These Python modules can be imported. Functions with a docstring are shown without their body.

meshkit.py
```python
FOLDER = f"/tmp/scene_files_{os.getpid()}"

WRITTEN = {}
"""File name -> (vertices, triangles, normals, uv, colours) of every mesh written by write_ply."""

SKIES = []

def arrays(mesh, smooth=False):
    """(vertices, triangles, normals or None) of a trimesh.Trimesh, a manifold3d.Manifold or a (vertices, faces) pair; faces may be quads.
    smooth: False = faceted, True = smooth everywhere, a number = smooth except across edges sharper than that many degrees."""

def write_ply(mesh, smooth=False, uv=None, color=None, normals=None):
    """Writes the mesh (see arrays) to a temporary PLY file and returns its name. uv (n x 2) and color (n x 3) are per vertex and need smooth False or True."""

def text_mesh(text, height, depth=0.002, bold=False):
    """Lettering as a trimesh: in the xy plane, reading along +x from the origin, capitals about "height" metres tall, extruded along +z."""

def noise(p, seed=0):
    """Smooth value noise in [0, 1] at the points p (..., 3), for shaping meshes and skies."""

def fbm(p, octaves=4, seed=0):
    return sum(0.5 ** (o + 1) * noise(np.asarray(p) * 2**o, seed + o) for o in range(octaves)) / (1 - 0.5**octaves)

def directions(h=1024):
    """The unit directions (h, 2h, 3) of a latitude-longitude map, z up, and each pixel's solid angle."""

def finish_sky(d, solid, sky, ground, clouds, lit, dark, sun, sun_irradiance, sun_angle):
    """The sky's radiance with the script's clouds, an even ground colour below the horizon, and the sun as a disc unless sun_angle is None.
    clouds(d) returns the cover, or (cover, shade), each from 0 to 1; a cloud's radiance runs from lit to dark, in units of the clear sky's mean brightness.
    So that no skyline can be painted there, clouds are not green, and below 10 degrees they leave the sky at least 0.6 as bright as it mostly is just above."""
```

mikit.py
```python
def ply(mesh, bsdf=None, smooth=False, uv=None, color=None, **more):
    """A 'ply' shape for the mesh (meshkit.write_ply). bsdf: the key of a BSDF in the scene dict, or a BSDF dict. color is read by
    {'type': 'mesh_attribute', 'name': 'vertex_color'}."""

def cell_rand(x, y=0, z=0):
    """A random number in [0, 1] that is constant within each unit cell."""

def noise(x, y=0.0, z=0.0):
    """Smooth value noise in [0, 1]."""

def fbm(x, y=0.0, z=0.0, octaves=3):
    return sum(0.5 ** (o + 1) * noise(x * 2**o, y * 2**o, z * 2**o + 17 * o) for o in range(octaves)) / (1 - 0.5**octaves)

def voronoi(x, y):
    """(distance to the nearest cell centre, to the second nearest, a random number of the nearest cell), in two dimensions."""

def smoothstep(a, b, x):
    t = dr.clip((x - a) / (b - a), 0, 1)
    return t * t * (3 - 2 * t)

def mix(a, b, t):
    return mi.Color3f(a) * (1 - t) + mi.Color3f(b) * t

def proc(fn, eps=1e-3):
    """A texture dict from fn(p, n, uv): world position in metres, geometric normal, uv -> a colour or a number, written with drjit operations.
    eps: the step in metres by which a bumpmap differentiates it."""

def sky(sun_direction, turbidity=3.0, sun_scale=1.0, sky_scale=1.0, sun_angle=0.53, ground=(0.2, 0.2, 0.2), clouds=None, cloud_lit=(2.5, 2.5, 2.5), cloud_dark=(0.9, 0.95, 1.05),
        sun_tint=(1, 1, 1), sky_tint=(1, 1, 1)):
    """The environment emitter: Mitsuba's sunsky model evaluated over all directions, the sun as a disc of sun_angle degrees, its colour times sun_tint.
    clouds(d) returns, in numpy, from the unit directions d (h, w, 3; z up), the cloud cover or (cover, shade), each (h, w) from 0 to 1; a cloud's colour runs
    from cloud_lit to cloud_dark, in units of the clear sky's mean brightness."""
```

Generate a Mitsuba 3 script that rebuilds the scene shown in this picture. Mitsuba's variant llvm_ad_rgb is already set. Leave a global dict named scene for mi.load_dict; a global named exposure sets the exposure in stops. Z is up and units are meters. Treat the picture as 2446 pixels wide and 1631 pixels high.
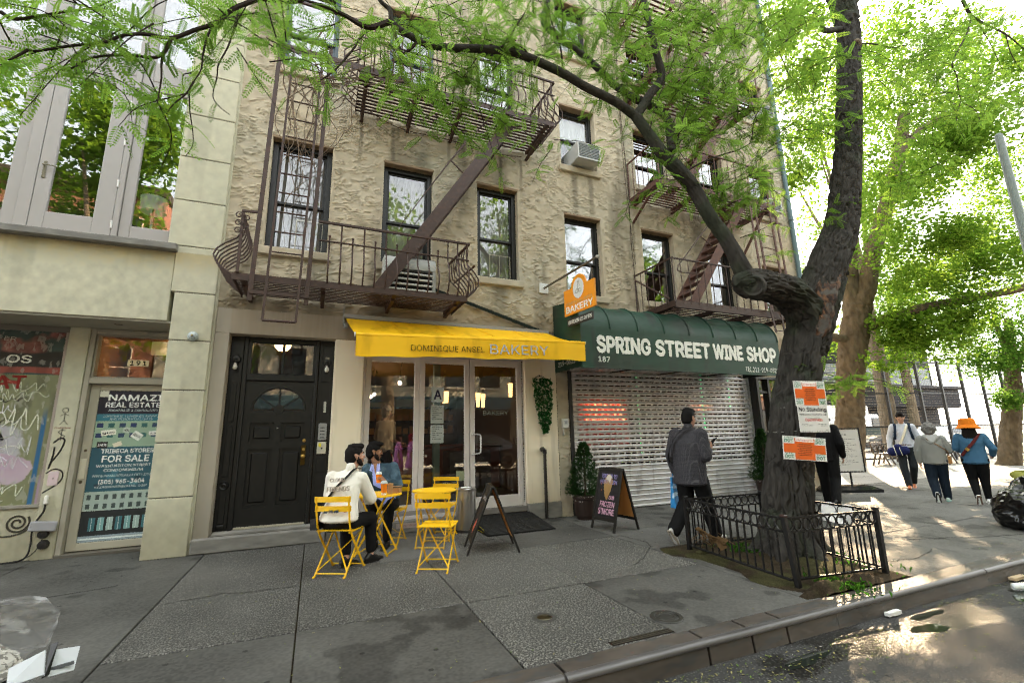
import math
import numpy as np
import trimesh
import drjit as dr
import mitsuba as mi
import manifold3d as m3
import mikit
import meshkit
from mikit import noise, fbm, voronoi, smoothstep, mix, proc, cell_rand
from shapely.geometry import Polygon, Point, LineString, box as sbox
from shapely.ops import unary_union
from shapely import affinity

T = mi.ScalarTransform4f
PI = math.pi
A3 = lambda *p: np.array(p, float)

# ---------------------------------------------------------------- camera, sky, exposure
EYE, FWD, UPV = A3(0, 0, 1.45), A3(*(0.38535, 0.90074, 0.20044)), A3(*(-0.05921, -0.19264, 0.97948))
scene = {'camera': {'type': 'perspective', 'fov': math.degrees(2 * math.atan(1223 / 1087)), 'fov_axis': 'x', 'near_clip': 0.05, 'far_clip': 900.0,
                    'to_world': T().look_at(origin=EYE.tolist(), target=(EYE + FWD).tolist(), up=UPV.tolist())}}
SUN = (0.6957, 0.4037, 0.5942)
scene['sky'] = mikit.sky(SUN, turbidity=4.0, sun_scale=0.75, sky_scale=1.0, sun_tint=(1.0, 0.92, 0.80), sky_tint=(1.12, 1.0, 0.84), clouds=lambda d: 0.55, cloud_lit=(2.3, 2.25, 2.1))
exposure = 4.5
labels = {}

# ---------------------------------------------------------------- mesh helpers: a mesh is (vertices, triangles)
def cat(*ms):
    if len(ms) == 1 and isinstance(ms[0], list):
        ms = ms[0]
    n, V, F = 0, [], []
    for v, f in ms:
        V.append(np.asarray(v, float)); F.append(np.asarray(f, int) + n); n += len(v)
    return np.vstack(V), np.vstack(F)

def box(x0, x1, y0, y1, z0, z1, b=0.0):
    lo, hi = np.minimum((x0, y0, z0), (x1, y1, z1)), np.maximum((x0, y0, z0), (x1, y1, z1))
    if b <= 0:
        v = A3(*[[(lo, hi)[i][0], (lo, hi)[j][1], (lo, hi)[k][2]] for i in (0, 1) for j in (0, 1) for k in (0, 1)])
        f = [[0, 1, 3], [0, 3, 2], [4, 6, 7], [4, 7, 5], [0, 4, 5], [0, 5, 1], [2, 3, 7], [2, 7, 6], [0, 2, 6], [0, 6, 4], [1, 5, 7], [1, 7, 3]]
        return v, np.array(f)
    b = min(b, 0.49 * (hi - lo).min())
    P = []
    for i in (0, 1):
        for j in (0, 1):
            for k in (0, 1):
                c = np.where((i, j, k), hi, lo)
                s = np.where((i, j, k), -1, 1) * b
                for ax in range(3):
                    q = c + s; q[ax] = c[ax]; P.append(q)
    return hull(P)

def hull(P):
    h = trimesh.Trimesh(np.asarray(P, float), process=False).convex_hull
    return np.array(h.vertices), np.array(h.faces)

def sweep(pts, sec, up=None, cap=True, closed=False, scale=None):
    """The closed 2-D section carried along a polyline (parallel transport; up fixes the section's second axis)."""
    p, s = np.asarray(pts, float), np.asarray(sec, float)
    n, m = len(p), len(s)
    t = np.roll(p, -1, 0) - np.roll(p, 1, 0) if closed else np.gradient(p, axis=0)
    if not closed and n > 2:
        d = np.diff(p, axis=0); d /= np.linalg.norm(d, axis=1, keepdims=True) + 1e-12
        t[1:-1] = d[1:] + d[:-1]
    t /= np.linalg.norm(t, axis=1, keepdims=True) + 1e-12
    U = np.zeros_like(p)
    u = A3(*up) if up is not None else (A3(0, 0, 1) if abs(t[0][2]) < 0.9 else A3(0, 1, 0))
    for i in range(n):
        w = (A3(*up) if up is not None else u)
        w = w - t[i] * (w @ t[i])
        if np.linalg.norm(w) < 1e-6:
            w = np.cross(t[i], [0.3, 0.8, 0.5])
        u = w / np.linalg.norm(w); U[i] = u
    R = np.cross(t, U)
    sc = np.ones(n) if scale is None else np.broadcast_to(np.asarray(scale, float), (n,))
    V = p[:, None] + sc[:, None, None] * (s[None, :, :1] * R[:, None] + s[None, :, 1:] * U[:, None])
    i, j = np.meshgrid(np.arange(n if closed else n - 1), np.arange(m), indexing='ij')
    a, b, c, d = i * m + j, i * m + (j + 1) % m, (i + 1) % n * m + (j + 1) % m, (i + 1) % n * m + j
    F = np.concatenate([np.stack([a, b, c], -1).reshape(-1, 3), np.stack([a, c, d], -1).reshape(-1, 3)])
    V = V.reshape(-1, 3)
    if cap and not closed:
        k = np.arange(1, m - 1)
        F = np.vstack([F, np.stack([k * 0, k + 1, k], 1), np.stack([k * 0, k, k + 1], 1) + (n - 1) * m])
    return V, F

RING = {k: np.stack([np.cos(np.arange(k) * 2 * PI / k), np.sin(np.arange(k) * 2 * PI / k)], 1) for k in range(3, 65)}
def tube(pts, r, k=8, cap=True, closed=False):
    return sweep(pts, RING[k], None, cap, closed, scale=r)

def bar(a, b, w, h, up=(0, 0, 1)):
    return sweep([a, b], [(-w / 2, -h / 2), (w / 2, -h / 2), (w / 2, h / 2), (-w / 2, h / 2)], up)

def bars(pts, w, h, up=(0, 0, 1)):
    return sweep(pts, [(-w / 2, -h / 2), (w / 2, -h / 2), (w / 2, h / 2), (-w / 2, h / 2)], up)

def lathe(prof, k=24, at=(0, 0, 0)):
    p = np.asarray(prof, float)
    n = len(p)
    V = np.stack([p[:, None, 0] * RING[k][None, :, 0], p[:, None, 0] * RING[k][None, :, 1], np.repeat(p[:, 1:2], k, 1)], -1).reshape(-1, 3)
    i, j = np.meshgrid(np.arange(n - 1), np.arange(k), indexing='ij')
    a, b, c, d = i * k + j, i * k + (j + 1) % k, (i + 1) * k + (j + 1) % k, (i + 1) * k + j
    F = np.concatenate([np.stack([a, b, c], -1).reshape(-1, 3), np.stack([a, c, d], -1).reshape(-1, 3)])
    return V + A3(*at), F

def sphere(c, r, k=12, sc=(1, 1, 1)):
    a = np.linspace(-PI / 2, PI / 2, k // 2 + 1)
    v, f = lathe(np.stack([np.maximum(np.cos(a), 1e-4), np.sin(a)], 1), k)
    return v * r * A3(*sc) + A3(*c), f

def extr(poly, d):
    g = [p for p in getattr(poly, 'geoms', [poly]) if p.area > 1e-9]
    ms = [trimesh.creation.extrude_polygon(p, d, engine='earcut') for p in g]
    return cat([(m.vertices, m.faces) for m in ms])

def place(m, o, ux=(1, 0, 0), uy=(0, 0, 1)):
    """Local x, y, z to the world: origin o, axes ux, uy and their cross product."""
    ux, uy = A3(*ux), A3(*uy)
    R = np.stack([ux, uy, np.cross(ux, uy)])
    return np.asarray(m[0]) @ R + A3(*o), m[1]

def turn(m, deg, c=(0, 0, 0), axis=2):
    a, (i, j) = math.radians(deg), [(1, 2), (2, 0), (0, 1)][axis]
    v = np.array(m[0], float) - A3(*c)
    w = v.copy()
    w[:, i], w[:, j] = v[:, i] * math.cos(a) - v[:, j] * math.sin(a), v[:, i] * math.sin(a) + v[:, j] * math.cos(a)
    return w + A3(*c), m[1]

def shift(m, *d):
    return np.asarray(m[0]) + A3(*d), m[1]

def text(s, h, o, ux=(1, 0, 0), uy=(0, 0, 1), width=None, bold=False, depth=0.003, align='l'):
    t = meshkit.text_mesh(s, h, depth, bold)
    v = np.array(t.vertices)
    w = v[:, 0].max() - v[:, 0].min()
    v[:, 0] -= v[:, 0].min()
    if width:
        v[:, 0] *= width / w; w = width
    if align == 'c':
        v[:, 0] -= w / 2
    if align == 'r':
        v[:, 0] -= w
    return place((v, np.array(t.faces)), o, ux, uy)

def catmull(pts, n=6):
    p = np.asarray(pts, float)
    if len(p) < 3:
        return p
    q = np.vstack([2 * p[0] - p[1], p, 2 * p[-1] - p[-2]])
    out = []
    for i in range(1, len(q) - 2):
        for t in np.arange(n) / n:
            out.append(0.5 * (2 * q[i] + (q[i + 1] - q[i - 1]) * t + (2 * q[i - 1] - 5 * q[i] + 4 * q[i + 1] - q[i + 2]) * t * t + (3 * q[i] - q[i - 1] - 3 * q[i + 1] + q[i + 2]) * t ** 3))
    return np.array(out + [p[-1]])

# ---------------------------------------------------------------- names
USED = {}
def numbered(k):
    n = USED.get(k, -1) + 1
    USED[k] = n
    return k if n == 0 else '%s_%03d' % (k, n)

def lin(h):
    """'#rrggbb' in sRGB to linear."""
    c = np.array([int(h[i:i + 2], 16) / 255 for i in (1, 3, 5)])
    return np.where(c <= 0.04045, c / 12.92, ((c + 0.055) / 1.055) ** 2.4)

def put(key, mesh, mat, color=None, smooth=False, **kw):
    """One entry of the scene under key; color: '#rrggbb', a linear triple or one row per vertex."""
    v, f = np.asarray(mesh[0], float), np.asarray(mesh[1], int)
    if color is not None:
        col = lin(color) if isinstance(color, str) else np.asarray(color, float)
        if smooth is not False and smooth is not True and col.ndim == 1:
            t = trimesh.graph.smooth_shade(trimesh.Trimesh(v, f, process=False), angle=math.radians(smooth), facet_minarea=None)
            v, f, smooth = np.array(t.vertices), np.array(t.faces), True
        kw['color'] = np.broadcast_to(col, (len(v), 3))
    scene[key] = mikit.ply((v, f), mat, smooth, **kw)
    return key

class Thing:
    def __init__(s, name, label=None, cat=None, group=None, kind=None):
        s.key = numbered(name)
        d = {}
        if label: d['label'] = label
        if cat: d['category'] = cat
        if group: d['group'] = group
        if kind: d['kind'] = kind
        if d: labels[s.key] = d
    def add(s, part, mesh, mat, color=None, smooth=False, label=None, kind=None, **kw):
        k = put(numbered(s.key + '__' + part), mesh, mat, color, smooth, **kw)
        if label or kind:
            labels[k] = {a: b for a, b in (('label', label), ('kind', kind)) if b}
        return k
    def sub(s, part, label=None):
        t = Thing.__new__(Thing)
        t.key = numbered(s.key + '__' + part)
        if label:
            labels[t.key] = {'label': label}
        return t

def single(name, label, cat, mesh, mat, color=None, smooth=False, group=None, kind=None, **kw):
    t = Thing(name, label, cat, group, kind)
    put(t.key, mesh, mat, color, smooth, **kw)
    return t

# ---------------------------------------------------------------- materials
def two(d):
    return {'type': 'twosided', 'nested': d}
VC = {'type': 'mesh_attribute', 'name': 'vertex_color'}
def rgb(c):
    return {'type': 'rgb', 'value': list(map(float, lin(c) if isinstance(c, str) else c))}
def mat(name, **k):
    k.setdefault('roughness', 0.6)
    bump = k.pop('bump', None)
    d = {'type': 'principled', **k}
    if bump is not None:
        d = {'type': 'bumpmap', 'arbitrary': bump[0], 'scale': bump[1], 'nested': d}
    scene[name] = two(d)

mat('matte', base_color=VC, roughness=0.85, specular=0.25)
mat('satin', base_color=VC, roughness=0.45)
mat('gloss', base_color=VC, roughness=0.16)
mat('metal', base_color=VC, roughness=0.3, metallic=1.0)
scene['leaf'] = {'type': 'principledthin', 'base_color': VC, 'roughness': 0.5, 'diff_trans': 1.3, 'spec_trans': 0.0, 'eta': 1.35}
scene['pane'] = {'type': 'thindielectric', 'int_ior': 1.52}
scene['pane_strong'] = {'type': 'thindielectric', 'int_ior': 1.85}
scene['film'] = {'type': 'thindielectric', 'int_ior': 1.4}

def c3(v):
    return mi.Color3f(*[float(x) for x in v])
# ================================================================ ground
def f_concrete(p, n, uv):
    a = fbm(p.x * 1.3, p.y * 1.3, 0.0, 4)
    b = noise(p.x * 55, p.y * 55)
    s = smoothstep(0.60, 0.75, fbm(p.x * 3.1 + 9, p.y * 3.1, 3.0, 3))
    d, _, r = voronoi(p.x * 2.6, p.y * 2.6)
    gum = (1 - smoothstep(0.035, 0.06, d)) * dr.select(r > 0.55, 1.0, 0.0)
    v = 1.08 * (0.030 + 0.060 * a + 0.022 * (b - 0.5)) * (1 - 0.45 * s) * (1 - 0.55 * gum)
    return mi.Color3f(v * 1.0, v * 0.985, v * 0.90)
def f_aggregate(p, n, uv):
    d, d2, r = voronoi(p.x * 62, p.y * 62)
    d3, _, r2 = voronoi(p.x * 120 + 7, p.y * 120)
    a = fbm(p.x * 1.1 + 3, p.y * 1.1, 5.0, 4)
    g = (1 - smoothstep(0.30, 0.50, d)) * (0.25 + r * r * 1.15) + 0.35 * (1 - smoothstep(0.2, 0.5, d3)) * r2
    v = 1.05 * (0.030 + 0.155 * g) * (0.40 + 0.9 * a)
    return mi.Color3f(v, v * 0.97, v * 0.87)
def f_agg_h(p, n, uv):
    d, _, r = voronoi(p.x * 62, p.y * 62)
    return (1 - smoothstep(0.1, 0.55, d)) * r
def f_conc_h(p, n, uv):
    return fbm(p.x * 60, p.y * 60, 0.0, 2)
mat('pale_lit_concrete', base_color=proc(lambda p, n, uv: f_concrete(p, n, uv) * 1.5), roughness=0.7, specular=0.35, bump=(proc(f_conc_h, 4e-3), 0.002))  # lighter copy of the concrete: partly slab colour, partly light painted in
mat('concrete', base_color=proc(f_concrete), roughness=0.62, specular=0.4, bump=(proc(f_conc_h, 4e-3), 0.002))
mat('aggregate', base_color=proc(f_aggregate), roughness=0.7, specular=0.4, bump=(proc(f_agg_h, 4e-3), 0.004))

def wet(p):
    g = smoothstep(1.85, 2.45, p.y + 0.9 * (fbm(p.x * 1.6, p.y * 1.6, 2.0, 3) - 0.5))
    return g * smoothstep(0.42, 0.56, fbm(p.x * 1.3 + 4, p.y * 3.6, 7.0, 4))
def f_asphalt(p, n, uv):
    d, _, r = voronoi(p.x * 46, p.y * 46)
    a = fbm(p.x * 1.5, p.y * 1.5, 1.0, 4)
    v = 0.010 + 0.014 * a + 0.075 * (1 - smoothstep(0.15, 0.45, d)) * r * r
    return mi.Color3f(v, v * 0.98, v * 0.93) * (1 - 0.55 * wet(p))
def f_asph_r(p, n, uv):
    return 0.8 - 0.58 * wet(p)
def f_asph_h(p, n, uv):
    d, _, r = voronoi(p.x * 46, p.y * 46)
    return (1 - smoothstep(0.1, 0.5, d)) * (0.4 + r) * (1 - 0.45 * wet(p))
mat('asphalt', base_color=proc(f_asphalt), roughness=proc(f_asph_r), specular=0.6, bump=(proc(f_asph_h, 4e-3), 0.006))
def f_kerb(p, n, uv):
    a = fbm(p.x * 3, p.y * 9, p.z * 9, 4)
    b = smoothstep(0.5, 0.7, fbm(p.x * 7, p.y * 20, p.z * 20, 3))
    v = 0.03 + 0.065 * a
    return mix((1, 0.84, 0.70), (0.8, 0.78, 0.75), b) * v
mat('kerbstone', base_color=proc(f_kerb), roughness=0.5, bump=(proc(lambda p, n, uv: fbm(p.x * 40, p.y * 40, p.z * 40, 2), 4e-3), 0.003))
def f_soil(p, n, uv):
    a = fbm(p.x * 9, p.y * 9, p.z * 9, 4)
    b = noise(p.x * 120, p.y * 120, p.z * 120)
    m = smoothstep(0.5, 0.62, fbm(p.x * 4, p.y * 4, 3.0, 3))
    return mix((0.028, 0.021, 0.013), (0.034, 0.032, 0.014), m) * (0.5 + a) * (0.6 + 0.9 * b)
mat('soil', base_color=proc(f_soil), roughness=0.95, specular=0.1)
def f_paving(p, n, uv):
    jx, jy = dr.abs(p.x / 1.5 - dr.floor(p.x / 1.5 + 0.5)), dr.abs(p.y / 1.5 - dr.floor(p.y / 1.5 + 0.5))
    j = smoothstep(0.012, 0.004, dr.minimum(jx, jy))
    v = 0.15 + 0.10 * fbm(p.x * 0.9, p.y * 0.9, 0.0, 4) + 0.04 * noise(p.x * 40, p.y * 40)
    return mi.Color3f(v, v * 0.97, v * 0.9) * (1 - 0.5 * j)
mat('paving', base_color=proc(f_paving), roughness=0.8)

rng = np.random.default_rng(11)
put('ground', box(-150, 260, -150, 260, -0.5, -0.19), 'paving'); labels['ground'] = {'kind': 'structure', 'label': 'flat city ground'}
put('road', box(-60, 120, -6.1, 2.745, -0.30, -0.15), 'asphalt'); labels['road'] = {'kind': 'structure', 'label': 'dark asphalt road with wet gutter'}
sw = Thing('sidewalk', 'dark concrete sidewalk of square slabs with open joints', kind='structure')
sw.add('bed', box(-14, 60, 2.96, 8.9, -0.16, -0.022), 'soil')
def slab(x0, x1, y0, y1, m, z=0.0):
    g, b = 0.0055, 0.005
    v, f = box(x0 + g, x1 - g, y0 + g, y1 - g, -0.10, z, b)
    top = v[:, 2] > -0.05
    tx, ty = rng.normal(0, 0.0016, 2)
    v[top, 2] += tx * (v[top, 0] - (x0 + x1) / 2) + ty * (v[top, 1] - (y0 + y1) / 2) + rng.uniform(-0.0025, 0.002)
    sw.add('slab', (v, f), m)
YJ = [2.955, 4.24, 5.47, 7.62]
for x0, x1 in ((-9, -7.0), (-7.0, -5.1), (-5.1, -3.2), (-3.2, -1.25)):
    slab(x0, x1, 2.955, 5.18, 'concrete'); slab(x0, x1, 5.18, 8.5, 'concrete')
XJ = [-1.25, -0.05, 1.31, 2.53]
for i in range(3):
    slab(XJ[i], XJ[i + 1], 2.955, 4.24, 'aggregate' if i == 2 else 'concrete')
    if i == 0:
        slab(XJ[i], XJ[i + 1], 4.24, 5.47, 'aggregate'); slab(XJ[i], XJ[i + 1], 5.47, 7.5, 'aggregate')
    else:
        slab(XJ[i], XJ[i + 1], 4.24, 7.62, 'aggregate')
slab(2.53, 4.02, 4.24, 5.85, 'aggregate'); slab(2.53, 4.02, 5.85, 7.62, 'concrete')
slab(2.53, 4.02, 2.955, 4.24, 'concrete')
slab(4.02, 5.62, 5.02, 6.12, 'pale_lit_concrete'); slab(4.02, 5.62, 6.12, 7.85, 'pale_lit_concrete')
slab(5.62, 7.0, 4.62, 6.12, 'pale_lit_concrete'); slab(5.62, 7.0, 6.12, 7.85, 'pale_lit_concrete'); slab(5.62, 7.0, 2.955, 4.62, 'pale_lit_concrete')
x = 7.0
while x < 30:
    for y0, y1 in ((2.955, 4.22), (4.22, 5.42), (5.42, 6.62), (6.62, 7.85)):
        slab(x, x + 1.4, y0, y1, 'aggregate' if rng.random() < 0.2 and x < 10 else 'pale_lit_concrete')
    x += 1.4
slab(4.02, 4.16, 2.955, 5.02, 'concrete'); slab(5.46, 5.62, 2.955, 5.02, 'concrete')
put('plaza', box(11.55, 90, 7.86, 60, -0.18, -0.004), 'paving'); labels['plaza'] = {'kind': 'structure', 'label': 'sunlit pale paved plaza beyond the corner'}
put('opposite_sidewalk', box(-60, 120, -30, -6.1, -0.18, 0.0), 'matte', (0.42, 0.40, 0.36)); labels['opposite_sidewalk'] = {'kind': 'structure', 'label': 'far sidewalk across the road'}  # tone raised to bounce light onto the lower facade

def crack(pts, w=0.0045):
    q = catmull([(x, y, 0.0042) for x, y in pts], 5)
    q[:, :2] += np.random.default_rng(len(pts)).normal(0, 0.016, (len(q), 2))
    sw.add('crack', sweep(q, [(-w / 2, -.001), (w / 2, -.001), (w / 2, .001), (-w / 2, .001)], (0, 0, 1)), 'matte', '#1b1a15')
crack([(4.10, 5.85), (4.16, 5.5), (4.13, 5.2), (3.7, 4.75), (3.3, 4.5)]); crack([(2.4, 6.5), (2.0, 6.42), (1.5, 6.3)]); crack([(-1.22, 5.47), (-0.6, 5.49), (-0.07, 5.45)], 0.004)
crack([(5.75, 3.4), (6.2, 3.3), (6.9, 3.42)]); crack([(7.1, 3.9), (8.0, 3.55), (8.9, 3.3)]); crack([(-3.0, 6.3), (-2.4, 6.2), (-1.8, 6.32)], 0.004)

# kerb: stones with a rounded steel nose
kb = Thing('kerb', 'worn dark kerb with a rounded shiny steel nose', kind='structure')
cuts = [-9, -6, -3.2, -0.6, 1.5, 2.62, 3.05, 3.42, 4.02, 6.4, 8.9, 11.6, 14.4, 17.5, 21, 26, 32, 40]
for a, b in zip(cuts[:-1], cuts[1:]):
    g = 0.022 if 2.5 < b < 4.1 else 0.004
    sec = [(2.742, -0.17), (2.762, -0.035), (2.775, -0.016), (2.80, -0.004), (2.83, 0.0), (2.952, 0.001), (2.952, -0.17)]
    kb.add('stone', sweep(np.linspace((a + g, 0, 0), (b, 0, 0), 2), [(-y, z) for y, z in sec], (0, 0, 1)), 'kerbstone')
def f_steel(p, n, uv):
    a = fbm(p.x * 2, p.y * 30, p.z * 30, 4)
    return mix((0.035, 0.032, 0.030), (0.16, 0.155, 0.155), a)
mat('nose_steel', base_color=proc(f_steel), metallic=0.45, roughness=0.42)
ang = np.linspace(PI * 1.02, PI * 0.5, 7)
sec = [(2.782 + 0.034 * math.cos(t), -0.030 + 0.034 * math.sin(t)) for t in ang]
sec = sec + [(2.80, 0.004), (2.80, -0.02), (2.775, -0.05)]
for a, b in ((-9, 1.48), (1.5, 6.38), (6.4, 14.38), (14.4, 40)):
    kb.add('steel_nose', sweep([(a, 0, 0), (b, 0, 0)], [(-y, z) for y, z in sec], (0, 0, 1)), 'nose_steel', smooth=40)

# gutter puddle, wind-blown blossom and leaf litter
def blob(cx, cy, rx, ry, seed, n=28):
    r = np.random.default_rng(seed); a = np.arange(n) * 2 * PI / n
    k = 1 + 0.22 * np.sin(2 * a + r.uniform(0, 6)) + 0.13 * np.sin(3 * a + r.uniform(0, 6)) + 0.07 * np.sin(7 * a)
    return Polygon(np.stack([cx + rx * k * np.cos(a), cy + ry * k * np.sin(a)], 1))
mat('puddle_water', base_color=rgb((0.012, 0.016, 0.012)), roughness=0.03, specular=0.7)
pd = Thing('puddle', kind='structure')
labels[pd.key]['label'] = 'shallow dark puddles in the gutter'
for cx, cy, rx, ry, s in ((4.66, 2.44, 0.17, 0.07, 1), (4.95, 2.60, 0.2, 0.05, 2), (3.3, 2.52, 0.22, 0.06, 3), (6.6, 2.5, 0.5, 0.12, 4)):
    pd.add('pool', place(extr(blob(cx, cy, rx, ry, s), 0.002), (0, 0, -0.149), (1, 0, 0), (0, 1, 0)), 'puddle_water')
r = np.random.default_rng(5)
V, F, Cc = [], [], []
for i in range(3400):
    if i < 2200:
        x, y, z = r.uniform(1.5, 11), 2.74 - abs(r.normal(0, 0.28)), -0.147
        if y > 2.73: continue
        if meshkit.noise(A3(x * 1.7, y * 4, 0)) < 0.46: continue
    elif i < 2700:
        x, y, z = r.uniform(1.0, 12), r.uniform(0.6, 2.6), -0.147
    else:
        x, y, z = r.uniform(-1, 9), r.uniform(3.0, 7.3), 0.004
    s = r.uniform(0.005, 0.014) * (1.0 if i < 2700 else 0.9)
    a = r.uniform(0, 2 * PI); u = A3(math.cos(a), math.sin(a), r.uniform(-.3, .3)) * s; w = A3(-math.sin(a), math.cos(a), r.uniform(-.3, .3)) * s * 0.5
    c = A3(x, y, z + 0.003)
    V += [c - u, c - w, c + u, c + w]; n = len(V) - 4; F += [[n, n + 1, n + 2], [n, n + 2, n + 3]]
    k = r.random()
    col = lin('#6d7238') if k < .5 else lin('#8f8555') if k < .8 else lin('#5c7a2c') if k < 0.95 else lin('#b9b5a8')
    Cc += [col * r.uniform(.6, 1.1)] * 4
put('leaf_litter', (np.array(V), np.array(F)), 'matte', np.array(Cc)); labels['leaf_litter'] = {'kind': 'stuff', 'label': 'yellow green blossom and leaf litter', 'category': 'litter'}

# hinged valve caps and cellar grate set in the pavement
t = Thing('valve_cap', 'small domed brass cap in the pebbled slab near the kerb', 'cap')
t.add('lid', lathe([(0.0, 0.012), (0.035, 0.011), (0.055, 0.006), (0.06, 0.001)], 20, (1.79, 3.64, 0)), 'metal', '#6f6a58', smooth=60)
t.add('collar', lathe([(0.062, 0.0), (0.064, 0.004), (0.095, 0.003), (0.10, -0.001)], 24, (1.79, 3.64, 0)), 'matte', '#3c3b37')
t = Thing('water_valve_cover', 'round black iron valve cover with ring in the smooth slab', 'cover')
c = (2.67, 3.22, 0)
t.add('ring', lathe([(0.095, 0.001), (0.097, 0.006), (0.125, 0.006), (0.13, 0.0)], 28, c), 'satin', '#2a2925')
t.add('ring', lathe([(0.06, 0.001), (0.062, 0.005), (0.082, 0.005), (0.085, 0.0)], 28, c), 'satin', '#2e2d29')
t.add('lid', lathe([(0.0, 0.003), (0.055, 0.003), (0.058, 0.0)], 20, c), 'satin', '#2b2a27')
t = Thing('pavement_grate', 'narrow iron drain grate in the slab edge by the kerb', 'grate')
for k in range(3):
    t.add('bar', box(2.0, 2.52, 2.985 + k * 0.022, 2.993 + k * 0.022, -0.005, 0.005), 'satin', '#3a382f')
t.add('tray', box(1.99, 2.53, 2.98, 3.045, -0.015, 0.0022), 'gloss', '#1c1613')
# ================================================================ plaster building on the left (number 191)
def f_plaster(p, n, uv):
    a = fbm(p.x * 1.4, p.y * 1.4, p.z * 1.0, 4)
    b = fbm(p.x * 14, p.y * 14, p.z * 10, 3)
    drip = smoothstep(0.55, 0.8, fbm(p.x * 7, p.y * 7, p.z * 0.5, 3))
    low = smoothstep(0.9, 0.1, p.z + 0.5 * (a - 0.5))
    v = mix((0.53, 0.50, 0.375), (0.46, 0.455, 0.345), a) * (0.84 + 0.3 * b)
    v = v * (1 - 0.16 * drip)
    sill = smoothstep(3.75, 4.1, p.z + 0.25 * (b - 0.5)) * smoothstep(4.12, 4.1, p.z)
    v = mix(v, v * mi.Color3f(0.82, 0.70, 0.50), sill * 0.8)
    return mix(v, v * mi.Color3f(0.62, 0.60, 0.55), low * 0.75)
def f_plaster_h(p, n, uv):
    return fbm(p.x * 38, p.y * 38, p.z * 38, 3)
mat('plaster', base_color=proc(f_plaster), roughness=0.9, specular=0.2, bump=(proc(f_plaster_h, 4e-3), 0.004))
def f_stone(p, n, uv):
    a = fbm(p.x * 6, p.y * 6, p.z * 14, 4)
    v = 0.10 + 0.16 * a
    return mi.Color3f(v, v * 0.96, v * 0.86)
mat('ledge_stone', base_color=proc(f_stone), roughness=0.85, bump=(proc(f_plaster_h, 4e-3), 0.006))
FR = '#9b9794'
pb = Thing('plaster_building', 'beige plaster building with grey framed tall windows and doorway 191', 'building')
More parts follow.
